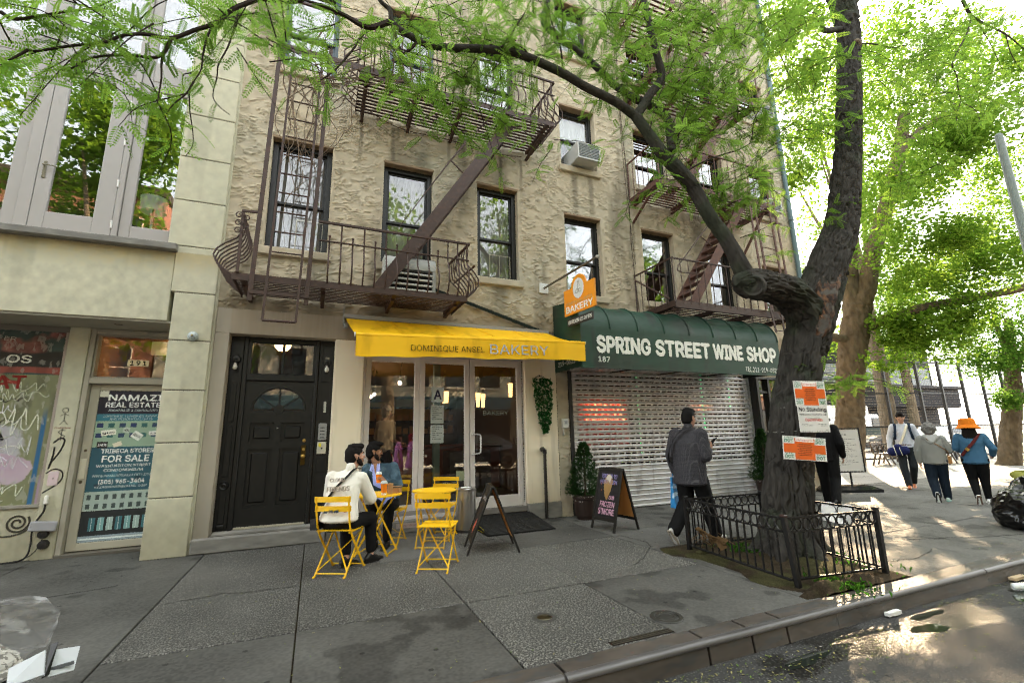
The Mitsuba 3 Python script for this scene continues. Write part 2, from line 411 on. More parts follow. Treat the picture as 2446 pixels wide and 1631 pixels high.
ZJ = [0.0, 0.74, 1.44, 2.14, 2.83, 3.52, 4.21, 4.92, 5.62, 6.34, 7.06, 7.76, 8.47, 9.18, 9.9, 10.6, 11.3, 12.0, 12.7, 13.4]
for a, b in zip(ZJ[:-1], ZJ[1:]):
    xl = -1.945 if a < 3.0 else (-1.99 if a < 4.1 else -2.10)
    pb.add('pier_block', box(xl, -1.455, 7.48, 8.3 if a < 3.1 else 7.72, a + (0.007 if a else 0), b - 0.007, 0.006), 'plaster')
pb.add('pier_core', box(-1.93, -1.46, 7.496, 8.29, 0.0, 13.4), 'ledge_stone')
pb.add('corner_strip', box(-1.462, -1.425, 7.53, 7.7, 0.0, 13.4), 'plaster')
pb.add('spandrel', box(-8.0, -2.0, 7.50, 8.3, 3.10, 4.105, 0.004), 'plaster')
pb.add('window_ledge', box(-8.0, -1.97, 7.37, 7.74, 4.107, 4.20, 0.008), 'ledge_stone')
pb.add('soffit', box(-8.0, -1.95, 7.52, 8.28, 3.07, 3.095), 'matte', '#8d897c')
t = pb.sub('recessed_light'); t.add('trim', lathe([(0.05, 0), (0.075, -0.004), (0.085, 0)], 24, (-2.62, 7.80, 3.068)), 'satin', '#8a8880', 60); t.add('lens', lathe([(0.0, -0.003), (0.05, -0.002)], 24, (-2.62, 7.80, 3.068)), 'gloss', '#55534d')
# upper storey: tall framed glass door between fixed lights
up = pb.sub('window_wall')
Y0 = 7.70
def bead(x0, x1, z0, z1, y=Y0, d=0.07):
    return box(x0, x1, y, y + d, z0, z1, 0.006)
posts = [(-4.00, -3.86), (-3.855, -3.72), (-2.83, -2.76), (-2.755, -2.63), (-2.165, -2.11), (-6.2, -6.0)]
for i, (a, b) in enumerate(posts):
    up.add('mullion', shift(bead(a, b, 4.21, 13.2), 0, -0.025 * (i in (1, 2)), 0), 'satin', FR)
for z0, z1 in ((4.21, 4.50), (6.74, 6.90), (6.905, 7.24), (10.2, 10.45)):
    for a, b in ((-6.0, -4.0), (-2.63, -2.165)):
        up.add('rail', bead(a, b, z0, z1, Y0 + 0.006), 'satin', FR)
for z0, z1 in ((6.80, 6.92), (6.925, 7.24), (10.2, 10.45)):
    up.add('rail', bead(-3.72, -2.83, z0, z1, Y0 + 0.006), 'satin', FR)
dr_ = pb.sub('balcony_door')
DX0, DX1, DZ0, DZ1 = -3.715, -2.835, 4.22, 6.79
dr_.add('leaf', cat(bead(DX0, -3.56, DZ0, DZ1, Y0 - 0.02), bead(-3.05, DX1, DZ0, DZ1, Y0 - 0.02), bead(-3.56, -3.05, DZ0, 4.55, Y0 - 0.018), bead(-3.56, -3.05, 6.68, DZ1, Y0 - 0.018)), 'satin', FR)
dr_.add('pane', box(-3.57, -3.04, Y0 + 0.012, Y0 + 0.013, 4.54, 6.69), 'pane_strong')
dr_.add('handle', cat(box(-3.665, -3.625, Y0 - 0.035, Y0 - 0.015, 5.02, 5.28, 0.01), tube([(-3.645, Y0 - 0.03, 5.2), (-3.645, Y0 - 0.08, 5.2), (-3.54, Y0 - 0.085, 5.195), (-3.50, Y0 - 0.06, 5.19)], 0.009, 8)), 'satin', '#6b6653')
for z in (4.42, 5.05, 5.72, 6.35):
    dr_.add('hinge', tube([(-2.832, Y0 - 0.03, z), (-2.832, Y0 - 0.03, z + 0.11)], 0.012, 8), 'satin', '#d8d6d2')
for x0, x1, z0, z1 in ((-6.0, -4.0, 4.5, 6.74), (-2.63, -2.165, 4.5, 6.74), (-6.0, -4.0, 7.24, 10.2), (-3.72, -2.83, 7.24, 10.2), (-2.63, -2.165, 7.24, 10.2), (-3.72, -2.83, 10.45, 13.2), (-6.0, -4.0, 10.45, 13.2)):
    up.add('pane', box(x0, x1, Y0 + 0.03, Y0 + 0.031, z0, z1), 'pane_strong')
pb.add('upper_room', cat(box(-8, -1.96, 10.5, 10.6, 4.1, 13.4), box(-8, -1.96, 7.75, 10.5, 4.0, 4.1), box(-8, -1.96, 7.75, 10.5, 7.0, 7.1), box(-8, -1.96, 7.75, 10.5, 10.25, 10.3), box(-2.06, -1.96, 7.77, 10.5, 4.1, 13.4), box(-8.1, -8, 7.75, 10.5, 4.1, 13.4)), 'matte', '#4b4843')
pb.add('roof', box(-8.1, -1.45, 7.55, 16, 13.4, 13.7), 'ledge_stone')
pb.add('side_wall', cat(box(-8.2, -8.0, 7.5, 16, 0, 13.4), box(-1.7, -1.46, 8.3, 16, 0, 13.4), box(-8.2, -6.2, 7.5, 7.7, 4.1, 13.4)), 'ledge_stone')
t = Thing('table_lamp', 'pale drum shade table lamp behind the upper right pane', 'lamp')
t.add('shade', lathe([(0.17, 0.0), (0.185, 0.24), (0.18, 0.24), (0.165, 0.0)], 28, (-2.62, 8.45, 5.06)), 'matte', '#c9d4d0', 60)
lp = (-2.62, 8.45, 5.06)
t.add('stem', tube([(lp[0], lp[1], lp[2] + 0.1), (lp[0], lp[1], 4.1)], 0.02, 8), 'gloss', '#b9c4c4')
# ground floor, in the recess behind Y = 8.15
YR = 8.16
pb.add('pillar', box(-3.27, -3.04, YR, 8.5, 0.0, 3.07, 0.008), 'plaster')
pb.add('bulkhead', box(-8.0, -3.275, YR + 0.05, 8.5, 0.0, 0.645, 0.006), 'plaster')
pb.add('storefront_sill', box(-8.0, -3.275, YR + 0.02, 8.5, 0.65, 0.69, 0.004), 'satin', '#8f8b80')
def f_mural(p, n, uv):
    a = fbm(p.x * 2.2, 1.0, p.z * 2.2, 4); b = fbm(p.x * 5 + 3, 2.0, p.z * 5, 4)
    topc = mix((0.20, 0.055, 0.05), (0.36, 0.13, 0.11), smoothstep(0.35, 0.65, b))
    topc = mix(topc, (0.035, 0.08, 0.075), smoothstep(0.50, 0.62, a))
    topc = mix(topc, (0.012, 0.011, 0.011), smoothstep(0.05, 0.0, dr.abs(p.z - 2.58 - 0.1 * (a - .5)) - 0.09))
    topc = mix(topc, (0.33, 0.07, 0.05), smoothstep(0.03, 0.0, dr.abs(p.z - 2.44 - 0.1 * (a - 0.5)) - 0.03))
    low = mix((0.20, 0.215, 0.105), (0.27, 0.28, 0.16), b)
    wh = smoothstep(0.0, 0.05, 0.42 - dr.sqrt(dr.square(p.x + 3.98) + dr.square((p.z - 1.42) * 1.15)) + 0.25 * (b - 0.5))
    low = mix(low, (0.50, 0.49, 0.52), wh)
    pk = smoothstep(0.0, 0.03, 0.30 - dr.sqrt(dr.square((p.x + 3.72) * 0.9) + dr.square((p.z - 1.13) * 1.5)) + 0.2 * (b - 0.5))
    low = mix(low, mix((0.52, 0.36, 0.47), (0.60, 0.52, 0.58), a), pk)
    bl = smoothstep(0.035, 0.015, dr.abs(p.x + 3.40))
    low = mix(low, (0.03, 0.14, 0.30), bl * smoothstep(2.0, 1.7, p.z))
    ed = smoothstep(0.03, 0.01, dr.abs(p.x + 3.33))
    low = mix(low, (0.42, 0.30, 0.40), ed * smoothstep(1.2, 0.9, p.z))
    gr = smoothstep(0.5, 0.75, fbm(p.x * 6, 5.0, p.z * 2, 4)); sc = smoothstep(0.62, 0.7, fbm(p.x * 25, 6.0, p.z * 9, 3))
    out = mix(low, topc, smoothstep(2.385, 2.395, p.z)) * (0.8 - 0.3 * gr)
    return mix(out, (0.42, 0.42, 0.38), sc * 0.35)
mat('mural_paint', base_color=proc(f_mural), roughness=0.45)
pb.add('shutter_panel', box(-8.0, -3.29, YR + 0.07, YR + 0.10, 0.69, 2.99), 'mural_paint', label='graffiti covered shop panel with a red and dark painted top')
pb.add('storefront_head', box(-8.0, -3.275, YR + 0.03, YR + 0.12, 2.99, 3.068, 0.004), 'satin', '#6d6a64')
pb.add('storefront_edge', box(-3.315, -3.275, YR + 0.035, YR + 0.12, 0.69, 2.99, 0.004), 'satin', '#9a8f86')
# graffiti strokes as thin raised paint
def stroke(pts, w, col, y=YR + 0.068, name='graffiti_line', host=pb, n=5):
    q = catmull([(x, y, z) for x, z in pts], n) if len(pts) > 2 else A3(*[(x, y, z) for x, z in pts])
    host.add(name, bars(q, 0.003, w, (0.02, 0, 1)) if abs(q[-1][2] - q[0][2]) < 0.02 and len(pts) == 2 else sweep(q, [(-w / 2, -0.0015), (w / 2, -0.0015), (w / 2, 0.0015), (-w / 2, 0.0015)], (0, -1, 0)), 'matte', col)
Rg = np.random.default_rng(3)
def scribble(x, z, w, h, n, col, lw=0.007):
    ts = np.linspace(0, 1, n)
    pts = [(x + w * t + Rg.normal(0, w * 0.05), z + h * (0.5 * math.sin(i * 2.35) + Rg.normal(0, 0.12))) for i, t in enumerate(ts)]
    stroke(pts, lw, col)
scribble(-3.95, 2.22, 0.5, 0.16, 13, '#c9cbb9'); scribble(-3.88, 2.12, 0.5, 0.12, 9, '#b9bda6'); scribble(-4.1, 2.05, 0.5, 0.08, 10, '#2c2b24', 0.01)
scribble(-3.98, 1.83, 0.4, 0.2, 11, '#d4d4c6', 0.012); scribble(-3.8, 1.72, 0.36, 0.25, 8, '#cfd0c2', 0.011); scribble(-4.05, 1.45, 0.55, 0.3, 16, '#c6c6c6', 0.008)
scribble(-4.0, 1.25, 0.5, 0.2, 14, '#bdbdc0', 0.008); scribble(-4.0, 0.87, 0.5, 0.12, 12, '#cdd1c0', 0.01); scribble(-4.1, 2.31, 0.35, 0.14, 6, '#8c3a30', 0.045)
for k_ in range(9):
    scribble(-4.05 + Rg.uniform(-.05, .12), 0.8 + k_ * 0.16, Rg.uniform(.3, .55), Rg.uniform(.06, .16), int(Rg.integers(8, 17)), ['#c8cabd', '#a9aca0', '#35332b', '#d6d2dc'][k_ % 4], Rg.uniform(.005, .009))
stroke([(-4.25, 1.72), (-4.05, 1.8), (-3.86, 1.66), (-3.78, 1.52)], 0.03, '#1d1c1a')
for k in range(3):
    text_o = (-3.98 + 0.0, YR + 0.069, 2.63)
pb.add('lettering', text('OS', 0.10, (-3.90, YR + 0.067, 2.55), width=0.26, bold=True), 'matte', '#d8d6ce')
pb.add('lettering', text('ER', 0.055, (-3.96, YR + 0.067, 2.845), width=0.12), 'matte', '#b9b2aa')
pb.add('lettering', text('AT', 0.17, (-3.98, YR + 0.067, 2.20), width=0.32, bold=True), 'matte', '#7c2a22')
for dx in (0.0, 0.2):   # looping dark swirls low on the bulkhead
    pass
yb = YR + 0.046
def spiral(cx, cz, r0, r1, turns, n=22):
    return [(cx + (r0 + (r1 - r0) * t) * math.cos(turns * 2 * PI * t), cz + (r0 + (r1 - r0) * t) * math.sin(turns * 2 * PI * t)) for t in np.linspace(0, 1, n)]
stroke(spiral(-3.47, 0.47, 0.025, 0.125, 2.1), 0.022, '#3e3a31', yb, n=3)
stroke([(-3.95, 0.42), (-3.85, 0.52), (-3.75, 0.42), (-3.78, 0.25), (-3.72, 0.12), (-3.76, 0.03)], 0.03, '#403c33', yb)
stroke([(-3.75, 0.42), (-3.62, 0.32), (-3.45, 0.33), (-3.33, 0.4)], 0.02, '#45423a', yb)
yp = YR - 0.0015
stroke(spiral(-3.165, 1.905, 0.032, 0.032, 1.0, 14), 0.006, '#2b2722', yp, 'marker_line', n=2)
for q in ([(-3.165, 1.87), (-3.165, 1.77)], [(-3.21, 1.83), (-3.165, 1.85), (-3.12, 1.835)], [(-3.165, 1.77), (-3.205, 1.71)], [(-3.165, 1.77), (-3.12, 1.71)]):
    stroke(q, 0.006, '#2b2722', yp, 'marker_line')
stroke([(-3.25, 1.672), (-3.08, 1.668)], 0.008, '#7a3a30', yp, 'marker_line')
stroke([(-3.13, 1.63), (-3.17, 1.645), (-3.20, 1.61), (-3.165, 1.58), (-3.13, 1.555), (-3.165, 1.52), (-3.20, 1.535)], 0.007, '#2b2722', yp, 'marker_line'); stroke([(-3.165, 1.66), (-3.168, 1.50)], 0.006, '#2b2722', yp, 'marker_line')
stroke([(-3.235, 1.47), (-3.17, 1.53), (-3.12, 1.50), (-3.15, 1.36), (-3.22, 1.22), (-3.24, 1.14), (-3.215, 1.3), (-3.215, 1.42)], 0.018, '#1f1d1b', yp, 'marker_line')
stroke([(-3.255, 1.08), (-3.18, 1.13), (-3.10, 1.10), (-3.08, 1.02), (-3.12, 0.94), (-3.22, 0.86), (-3.26, 0.83)], 0.015, '#1f1d1b', yp, 'marker_line')
t = pb.sub('socket_plate'); t.add('plate', box(-3.225, -3.12, YR - 0.012, YR, 0.92, 1.10, 0.003), 'satin', '#cdb9bd'); t.add('hole', sphere((-3.17, YR - 0.012, 1.01), 0.009, 8), 'matte', '#25211f')
t = pb.sub('cable_plug'); t.add('plug', box(-3.215, -3.175, YR - 0.05, YR, 0.69, 0.80, 0.01), 'satin', '#e6e4de')
t.add('cable', tube(catmull([(-3.195, YR - 0.03, 0.69), (-3.20, YR - 0.03, 0.60), (-3.26, YR - 0.02, 0.48), (-3.30, YR + 0.02, 0.35), (-3.28, YR - 0.01, 0.2), (-3.30, YR - 0.02, 0.06), (-3.42, YR - 0.03, 0.012), (-3.9, YR - 0.05, 0.01)]), 0.011, 6), 'satin', '#1c1b1a')
t.add('cable', tube(catmull([(-3.16, YR - 0.02, 0.33), (-3.18, YR - 0.03, 0.2), (-3.25, YR - 0.03, 0.08), (-3.4, YR - 0.05, 0.01)]), 0.005, 6), 'satin', '#262523')
t = pb.sub('junction_box'); t.add('case', place(box(-0.13, 0.13, -0.06, 0.06, -0.03, 0.03, 0.01), (-3.17, YR - 0.05, 0.42), (0.96, 0.25, -0.12), (0.12, 0.05, 0.99)), 'satin', '#9b9ba0')
t.add('round_cap', lathe([(0, -.04), (0.055, -0.035), (0.06, 0.0)], 16, (0, 0, 0)) and place(lathe([(0.0, 0.05), (0.05, 0.045), (0.058, 0.0)], 16), (-3.17, YR, 0.32), (1, 0, 0), (0, 0, 1)), 'satin', '#1b1a19', 40)
t.add('round_cap', place(lathe([(0.0, 0.06), (0.05, 0.055), (0.058, 0.0)], 16), (-3.15, YR, 0.19), (1, 0, 0), (0, 0, 1)), 'satin', '#1b1a19', 40)
# door 191: frame, transom, poster door
ed = pb.sub('entrance')
AL = '#9d988a'
YD = YR + 0.10
ed.add('frame', cat(box(-3.035, -2.975, YR + 0.01, YD + 0.1, 0.0, 3.065, 0.005), box(-2.975, -1.95, YR + 0.012, YD + 0.1, 3.0, 3.065, 0.005), box(-2.01, -1.95, YR + 0.01, YD + 0.1, 0.0, 3.0, 0.005), box(-2.975, -2.01, YR + 0.012, YD + 0.1, 2.28, 2.36, 0.005)), 'satin', AL)
ed.add('transom_frame', cat(box(-2.97, -2.945, YR + 0.03, YD + 0.05, 2.36, 3.0), box(-2.945, -2.01, YR + 0.032, YD + 0.05, 2.36, 2.38), box(-2.945, -2.01, YR + 0.032, YD + 0.05, 2.975, 3.0)), 'satin', '#8b867a')
ed.add('transom_pane', box(-2.95, -2.01, YD + 0.01, YD + 0.011, 2.37, 2.99), 'pane')
pl = ed.add('number_plate', box(-2.60, -2.345, YD - 0.002, YD + 0.006, 2.55, 2.645, 0.002), 'satin', '#e8d9b4')
for i, ch in enumerate('191'):
    ed.add('digit', text(ch, 0.068, (-2.545 + i * 0.075, YD - 0.0025, 2.563), align='c', bold=True), 'matte', '#141210')
ed.add('door_leaf', cat(box(-2.97, -2.865, YD, YD + 0.05, 0.05, 2.275, 0.006), box(-2.09, -2.015, YD, YD + 0.05, 0.05, 2.275, 0.006), box(-2.865, -2.09, YD + 0.002, YD + 0.05, 2.19, 2.275, 0.006), box(-2.865, -2.09, YD + 0.002, YD + 0.05, 0.05, 0.15, 0.006)), 'satin', '#aaa594')
ed.add('glass_backing', box(-2.866, -2.089, YD + 0.02, YD + 0.03, 0.149, 2.191), 'gloss', '#22302f')
for z, r in ((1.36, 0.014), (0.94, 0.017)):
    ed.add('lock', place(lathe([(0, 0.008), (r, 0.007), (r + 0.003, 0)], 16), (-2.918, YD, z), (1, 0, 0), (0, 0, 1)), 'metal', '#6c6658', 40)
ed.add('latch_plate', box(-2.955, -2.885, YD - 0.012, YD, 0.98, 1.25, 0.004), 'satin', '#c9c3ae')
ed.add('threshold', box(-3.03, -1.95, YR - 0.03, YD + 0.1, 0.0, 0.04, 0.004), 'satin', '#5a564d')
# real estate poster on the door glass
ps = ed
PX0, PX1, yq = -2.862, -2.093, YD + 0.016
def quad(x0, x1, z0, z1, col, lift=0, name='poster_patch', host=None, m='satin'):
    (host or ed).add(name, box(x0, x1, yq - 0.0012 * lift, yq - 0.0012 * lift + 0.001, z0, z1), m, col)
quad(PX0, PX1, 1.86, 2.188, '#151729'); quad(PX0, PX1, 1.76, 1.86, '#2f6f80'); quad(PX0, PX1, 1.40, 1.76, '#8fa893'); quad(PX0, PX1, 0.80, 1.40, '#2b5564'); quad(PX0, PX1, 0.55, 0.80, '#9fb0a8'); quad(PX0, PX1, 0.23, 0.55, '#23292b'); quad(PX0, PX1, 0.155, 0.23, '#8c9ca3')
P2 = np.random.default_rng(8)
for zz in (1.56, 1.70):
    for i in range(6):
        quad(PX0 + 0.02 + i * 0.127, PX0 + 0.09 + i * 0.127, zz - 0.03, zz + 0.03, ['#27395f', '#32605f', '#29405a'][i % 3], 1)
for zz in (0.61, 0.73):
    for i in range(8):
        quad(PX0 + 0.03 + i * 0.094, PX0 + 0.075 + i * 0.094, zz - 0.035, zz + 0.03, '#3f4c4b', 1)
for i in range(7):
    quad(PX0 + 0.09 + i * 0.098, PX0 + 0.16 + i * 0.098, 0.29, 0.46, ['#3d6c74', '#79a3a3', '#9db4af'][i % 3], 1)
    quad(PX0 + 0.12 + i * 0.098, PX0 + 0.125 + i * 0.098, 0.29, 0.46, '#cfd8d4', 2)
for i in range(10):
    x = PX0 + P2.uniform(0, .66); quad(x, x + P2.uniform(.04, .1), (z := P2.uniform(0.82, 1.3)), z + P2.uniform(.02, .07), P2.choice(['#1d3a47', '#3f7383', '#4c7f8a']), 1)
quad(PX0, PX1, 0.18, 0.20, '#dfe6e6', 1); quad(PX0, PX0 + 0.1, 2.10, 2.187, '#d9d7c8', 1)
for s, h, x, z, w in (('NAMAZI', 0.085, -2.44, 2.05, 0.64), ('REAL ESTATE', 0.068, -2.46, 1.955, 0.64), ('BROKERAGE & CONSULTING', 0.03, -2.45, 1.895, 0.57), ('CORPORATE  FURNISHED  RENTALS', 0.025, -2.46, 1.815, 0.66), ('AND RESIDENTIAL SALES', 0.025, -2.46, 1.775, 0.5),
                      ('TRIBECA STORES', 0.055, -2.45, 1.315, 0.60), ('FOR SALE', 0.085, -2.46, 1.195, 0.54), ('WASHINGTON STREET', 0.035, -2.47, 1.125, 0.62), ('CONDOMINIUM', 0.035, -2.47, 1.065, 0.44), ('WWW.NAMAZIREALESTATE.COM', 0.028, -2.47, 0.995, 0.68), ('(305) 965-3404', 0.055, -2.47, 0.90, 0.52), ('REZABROKER@GMAIL.COM', 0.028, -2.47, 0.845, 0.58)):
    ed.add('poster_lettering', text(s, h, (x, yq - 0.003, z), width=w, align='c', bold=h > 0.05, depth=0.0012), 'matte', '#e9ebe8' if h > 0.03 else '#c7d3d3')
for x, z, w, h, a, s, c in ((-2.70, 1.60, .17, .075, 6, 'gus', '#dcdccf'), (-2.50, 1.63, .075, .075, -10, 'XX', '#b9c2b8'), (-2.37, 1.55, .12, .10, -35, 'ROACH', '#e3e6de'), (-2.18, 1.585, .11, .055, 3, 'dove', '#e8e8e4'), (-2.75, 1.43, .12, .085, 0, 'I HATE', '#26262a'), (-2.58, 1.435, .10, .06, 22, '', '#d9d2bd')):
    u = A3(math.cos(math.radians(a)), 0, math.sin(math.radians(a))); v = A3(-u[2], 0, u[0])
    st = ed.add('sticker', place(box(-w / 2, w / 2, -h / 2, h / 2, 0.0, 0.001), (x, yq - 0.0035, z), u, v), 'satin', c)
    if s:
        ed.add('sticker_lettering', text(s, h * 0.4, A3(x, yq - 0.0048, z) - v * h * 0.2, u, v, width=w * .8, align='c', bold=True, depth=0.001), 'matte', '#efefef' if c == '#26262a' else '#20221f')
# warm corridor behind the transom
pb.add('corridor', cat(box(-3.0, -1.95, 11.5, 11.6, 0, 3.1), box(-3.05, -3.0, 8.45, 11.5, 0, 3.1), box(-1.95, -1.9, 8.45, 11.5, 0, 3.1), box(-3.0, -1.95, 8.45, 11.5, -0.05, 0), box(-3.0, -1.95, 8.45, 11.5, 3.09, 3.14)), 'matte', '#8a6038')
pb.add('blind', box(-2.55, -2.15, 9.0, 9.02, 2.84, 3.07), 'matte', '#8d9694')
def lamp(th, part, mesh, col, power):
    k = numbered(th.key + '__' + part)
    scene[k] = mikit.ply(mesh, 'matte_white', 40, emitter={'type': 'area', 'radiance': rgb((A3(*col) * power).tolist())})
    return k
scene['matte_white'] = two({'type': 'diffuse', 'reflectance': rgb((0.7, 0.7, 0.7))})
t = Thing('corridor_ceiling_lamp', 'glowing warm ceiling lamp inside doorway 191', 'lamp')
lamp(t, 'globe', sphere((-2.12, 8.85, 3.03), 0.075, 12, (1.3, 1.3, 0.6)), (1.0, 0.62, 0.25), 2.6)
t.add('rim', lathe([(0.09, 0.0), (0.11, 0.02), (0.11, 0.045), (0.09, 0.05)], 20, (-2.12, 8.85, 3.04)), 'metal', '#b08d4d', 40)
t = Thing('alarm_bell', 'small round bell on the beige pier between doorway and black door', 'bell')
t.add('dome', place(lathe([(0.0, 0.07), (0.03, 0.066), (0.055, 0.045), (0.066, 0.015), (0.067, 0.0)], 20), (-1.665, 7.48, 2.895), (1, 0, 0), (0, 0, 1)), 'satin', '#a9b3b4', 60)
for k in range(5):
    a = 0.4 + k * 2 * PI / 5
    t.add('spoke', bar((-1.665, 7.411, 2.895), (-1.665 + 0.045 * math.cos(a), 7.428, 2.895 + 0.045 * math.sin(a)), 0.01, 0.004), 'satin', '#33373a')
t.add('knob', sphere((-1.665, 7.405, 2.895), 0.015, 8), 'metal', '#a8925a')
# ================================================================ stucco building with the two shops
W = 7.55
WIN = [  # x0, x1, z0, z1, shade colour or None, kind
    (-0.92, -0.01, 4.37, 6.28, '#6f6d67', 'a'), (0.84, 1.72, 4.34, 6.23, '#77746d', 'a'), (2.57, 3.41, 4.30, 6.18, '#75726b', 'b'), (4.46, 5.34, 4.17, 5.89, None, 'c'),
    (-0.92, -0.03, 7.62, 9.55, None, 'blue'), (0.86, 1.72, 7.84, 9.52, '#3a4448', 'blue'), (2.58, 3.42, 7.78, 9.45, None, 'c'), (4.45, 5.34, 7.0, 8.48, '#8f9690', 'd'), (4.46, 5.3, 9.84, 11.25, None, 'c'),
    (6.42, 7.32, 4.20, 5.87, None, 'c'), (8.33, 9.18, 4.20, 5.74, '#5b6370', 'c'), (10.15, 10.98, 4.15, 5.50, None, 'c'),
    (6.40, 7.36, 6.94, 8.38, None, 'c'), (8.36, 9.18, 6.94, 8.32, None, 'c'), (10.12, 11.0, 6.9, 8.28, None, 'c'),
    (6.40, 7.30, 9.72, 10.84, None, 'c'), (8.36, 9.18, 9.7, 10.95, None, 'c'), (10.2, 11.1, 9.72, 10.95, '#aab0b4', 'c'), (0.86, 1.72, 11.2, 12.9, None, 'c'), (2.58, 3.42, 11.2, 12.9, None, 'c'), (-0.92, -0.03, 11.2, 12.9, None, 'c')]
HOLES = [w[:4] for w in WIN] + [(-1.425, 4.12, -1, 3.36), (4.42, 9.36, -1, 3.0), (9.42, 10.2, 1.36, 2.66)]
def f_stucco(p, n, uv):
    a = fbm(p.x * 0.9, p.y, p.z * 0.9, 4)
    b = fbm(p.x * 9, p.y * 9, p.z * 9, 3)
    st = smoothstep(0.52, 0.78, fbm(p.x * 2.6, 0.0, p.z * 0.33, 4))
    g = smoothstep(0.48, 0.70, fbm(p.x * 0.6 + 3, 4.0, p.z * 0.5, 3))
    v = mix((0.495, 0.42, 0.30), (0.43, 0.385, 0.295), a)
    v = mix(v, (0.40, 0.385, 0.30), g * 0.55)
    v = v * (0.82 + 0.34 * b) * (1 - 0.42 * st)
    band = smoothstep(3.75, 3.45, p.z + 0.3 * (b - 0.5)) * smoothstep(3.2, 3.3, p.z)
    for sx, sz, sl, sw_ in ((0.42, 6.95, 1.1, .05), (0.98, 6.95, 1.3, .06), (2.0, 6.95, 0.8, .05), (3.05, 6.95, 1.0, .05), (3.5, 6.9, 1.2, .05), (4.75, 6.85, 1.6, .12), (5.15, 6.85, 1.3, .10), (4.9, 4.05, .8, .2), (3.0, 4.15, .7, .25), (6.2, 6.0, 1.0, .05), (1.3, 4.2, .6, .3)):
        wob = p.x - sx + 0.05 * (fbm(p.z * 3, p.x * 2) - .5)
        k = smoothstep(sw_, sw_ * 0.2, dr.abs(wob)) * smoothstep(sz - sl, sz - sl * .2, p.z) * smoothstep(sz + .03, sz - .02, p.z)
        v = v * (1 - 0.45 * k * (0.6 + 0.8 * b))
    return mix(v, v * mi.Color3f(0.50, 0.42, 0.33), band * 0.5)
mat('stucco', base_color=proc(f_stucco), roughness=0.92, specular=0.15, bump=(proc(lambda p, n, uv: fbm(p.x * 45, p.y * 45, p.z * 45, 2), 5e-3), 0.004))

def stucco_wall():
    X0, X1, Z1 = -1.425, 11.42, 14.2
    def axis(lo, hi, step, edges, top=None):
        g = [np.array(sorted({lo, hi, *[e for e in edges if lo < e < hi]}))]
        out = [lo]
        for a, b in zip(g[0][:-1], g[0][1:]):
            s = step if (top is None or b <= top) else 0.03
            n = max(1, int(round((b - a) / s)))
            out += list(a + (b - a) * np.arange(1, n + 1) / n)
        return np.array(out)
    xs = axis(X0, X1, 0.0185, [h[i] for h in HOLES for i in (0, 1)])
    zs = axis(0.0, Z1, 0.0142, [h[i] for h in HOLES for i in (2, 3)], 9.6)
    XX, ZZ = np.meshgrid(xs, zs, indexing='ij')
    P = np.stack([XX, ZZ, XX * 0], -1)
    N = lambda s, o=3, k=0: meshkit.fbm(P * A3(*s) + k, o, seed=k)
    wx, wz = N((3.2, 3.2, 1), 2, 1) - 0.5, N((4.2, 4.2, 1), 3, 2) - 0.5
    # overlapping trowel ridges: a saw-tooth that drops sharply below each ridge, broken up by noise
    w2 = N((11, 13, 1), 2, 4) - 0.5
    q = (ZZ + 0.30 * wz + 0.085 * w2 + 0.10 * wx) / 0.054 + 1.2 * wx
    saw = q - np.floor(q)
    saw = np.where(saw < 0.86, 1 - saw / 0.86, (saw - 0.86) / 0.14)
    pick = np.clip((N((8.0, 13.0, 1), 2, 5) - 0.43) / 0.09, 0, 1)
    hgt = 0.022 * saw ** 1.6 * pick + 0.012 * (N((9, 12, 1), 3, 7) - 0.4) + 0.02 * (N((1.1, 1.1, 1), 2, 9) - 0.5)
    d = np.full(XX.shape, 9.0)
    for x0, x1, z0, z1 in HOLES:
        dx = np.maximum(np.maximum(x0 - XX, XX - x1), 0); dz = np.maximum(np.maximum(z0 - ZZ, ZZ - z1), 0)
        d = np.minimum(d, np.hypot(dx, dz))
    hgt *= np.clip(d / 0.05, 0.12, 1)
    V = np.stack([XX, W - hgt, ZZ], -1).reshape(-1, 3)
    n, m = XX.shape
    i, j = np.meshgrid(np.arange(n - 1), np.arange(m - 1), indexing='ij')
    cx, cz = (xs[:-1] + xs[1:])[:, None] / 2, (zs[:-1] + zs[1:])[None] / 2
    keep = np.ones(i.shape, bool)
    for x0, x1, z0, z1 in HOLES:
        keep &= ~((cx > x0) & (cx < x1) & (cz > z0) & (cz < z1))
    a = (i * m + j)[keep]
    F = np.vstack([np.stack([a, a + m, a + m + 1], 1), np.stack([a, a + m + 1, a + 1], 1)])
    use = np.unique(F); remap = np.zeros(len(V), int); remap[use] = np.arange(len(use))
    return V[use], remap[F]
sb = Thing('stucco_building', 'tan rough stucco building with two fire escapes above bakery and wine shop', 'building')
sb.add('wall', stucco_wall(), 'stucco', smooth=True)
sb.add('side_wall', cat(box(11.40, 11.5, W + 0.01, 20, 0, 14.2), box(-1.42, -1.40, W + 0.01, 20, 3.4, 14.2), box(-1.42, 11.5, 19.9, 20, 0, 14.2), box(-1.42, 11.5, W + 0.005, 20, 14.2, 14.4)), 'ledge_stone')
sb.add('cornice', box(-1.5, 11.55, 7.0, W + 0.1, 14.2, 14.6, 0.03), 'matte', '#5d5a50')

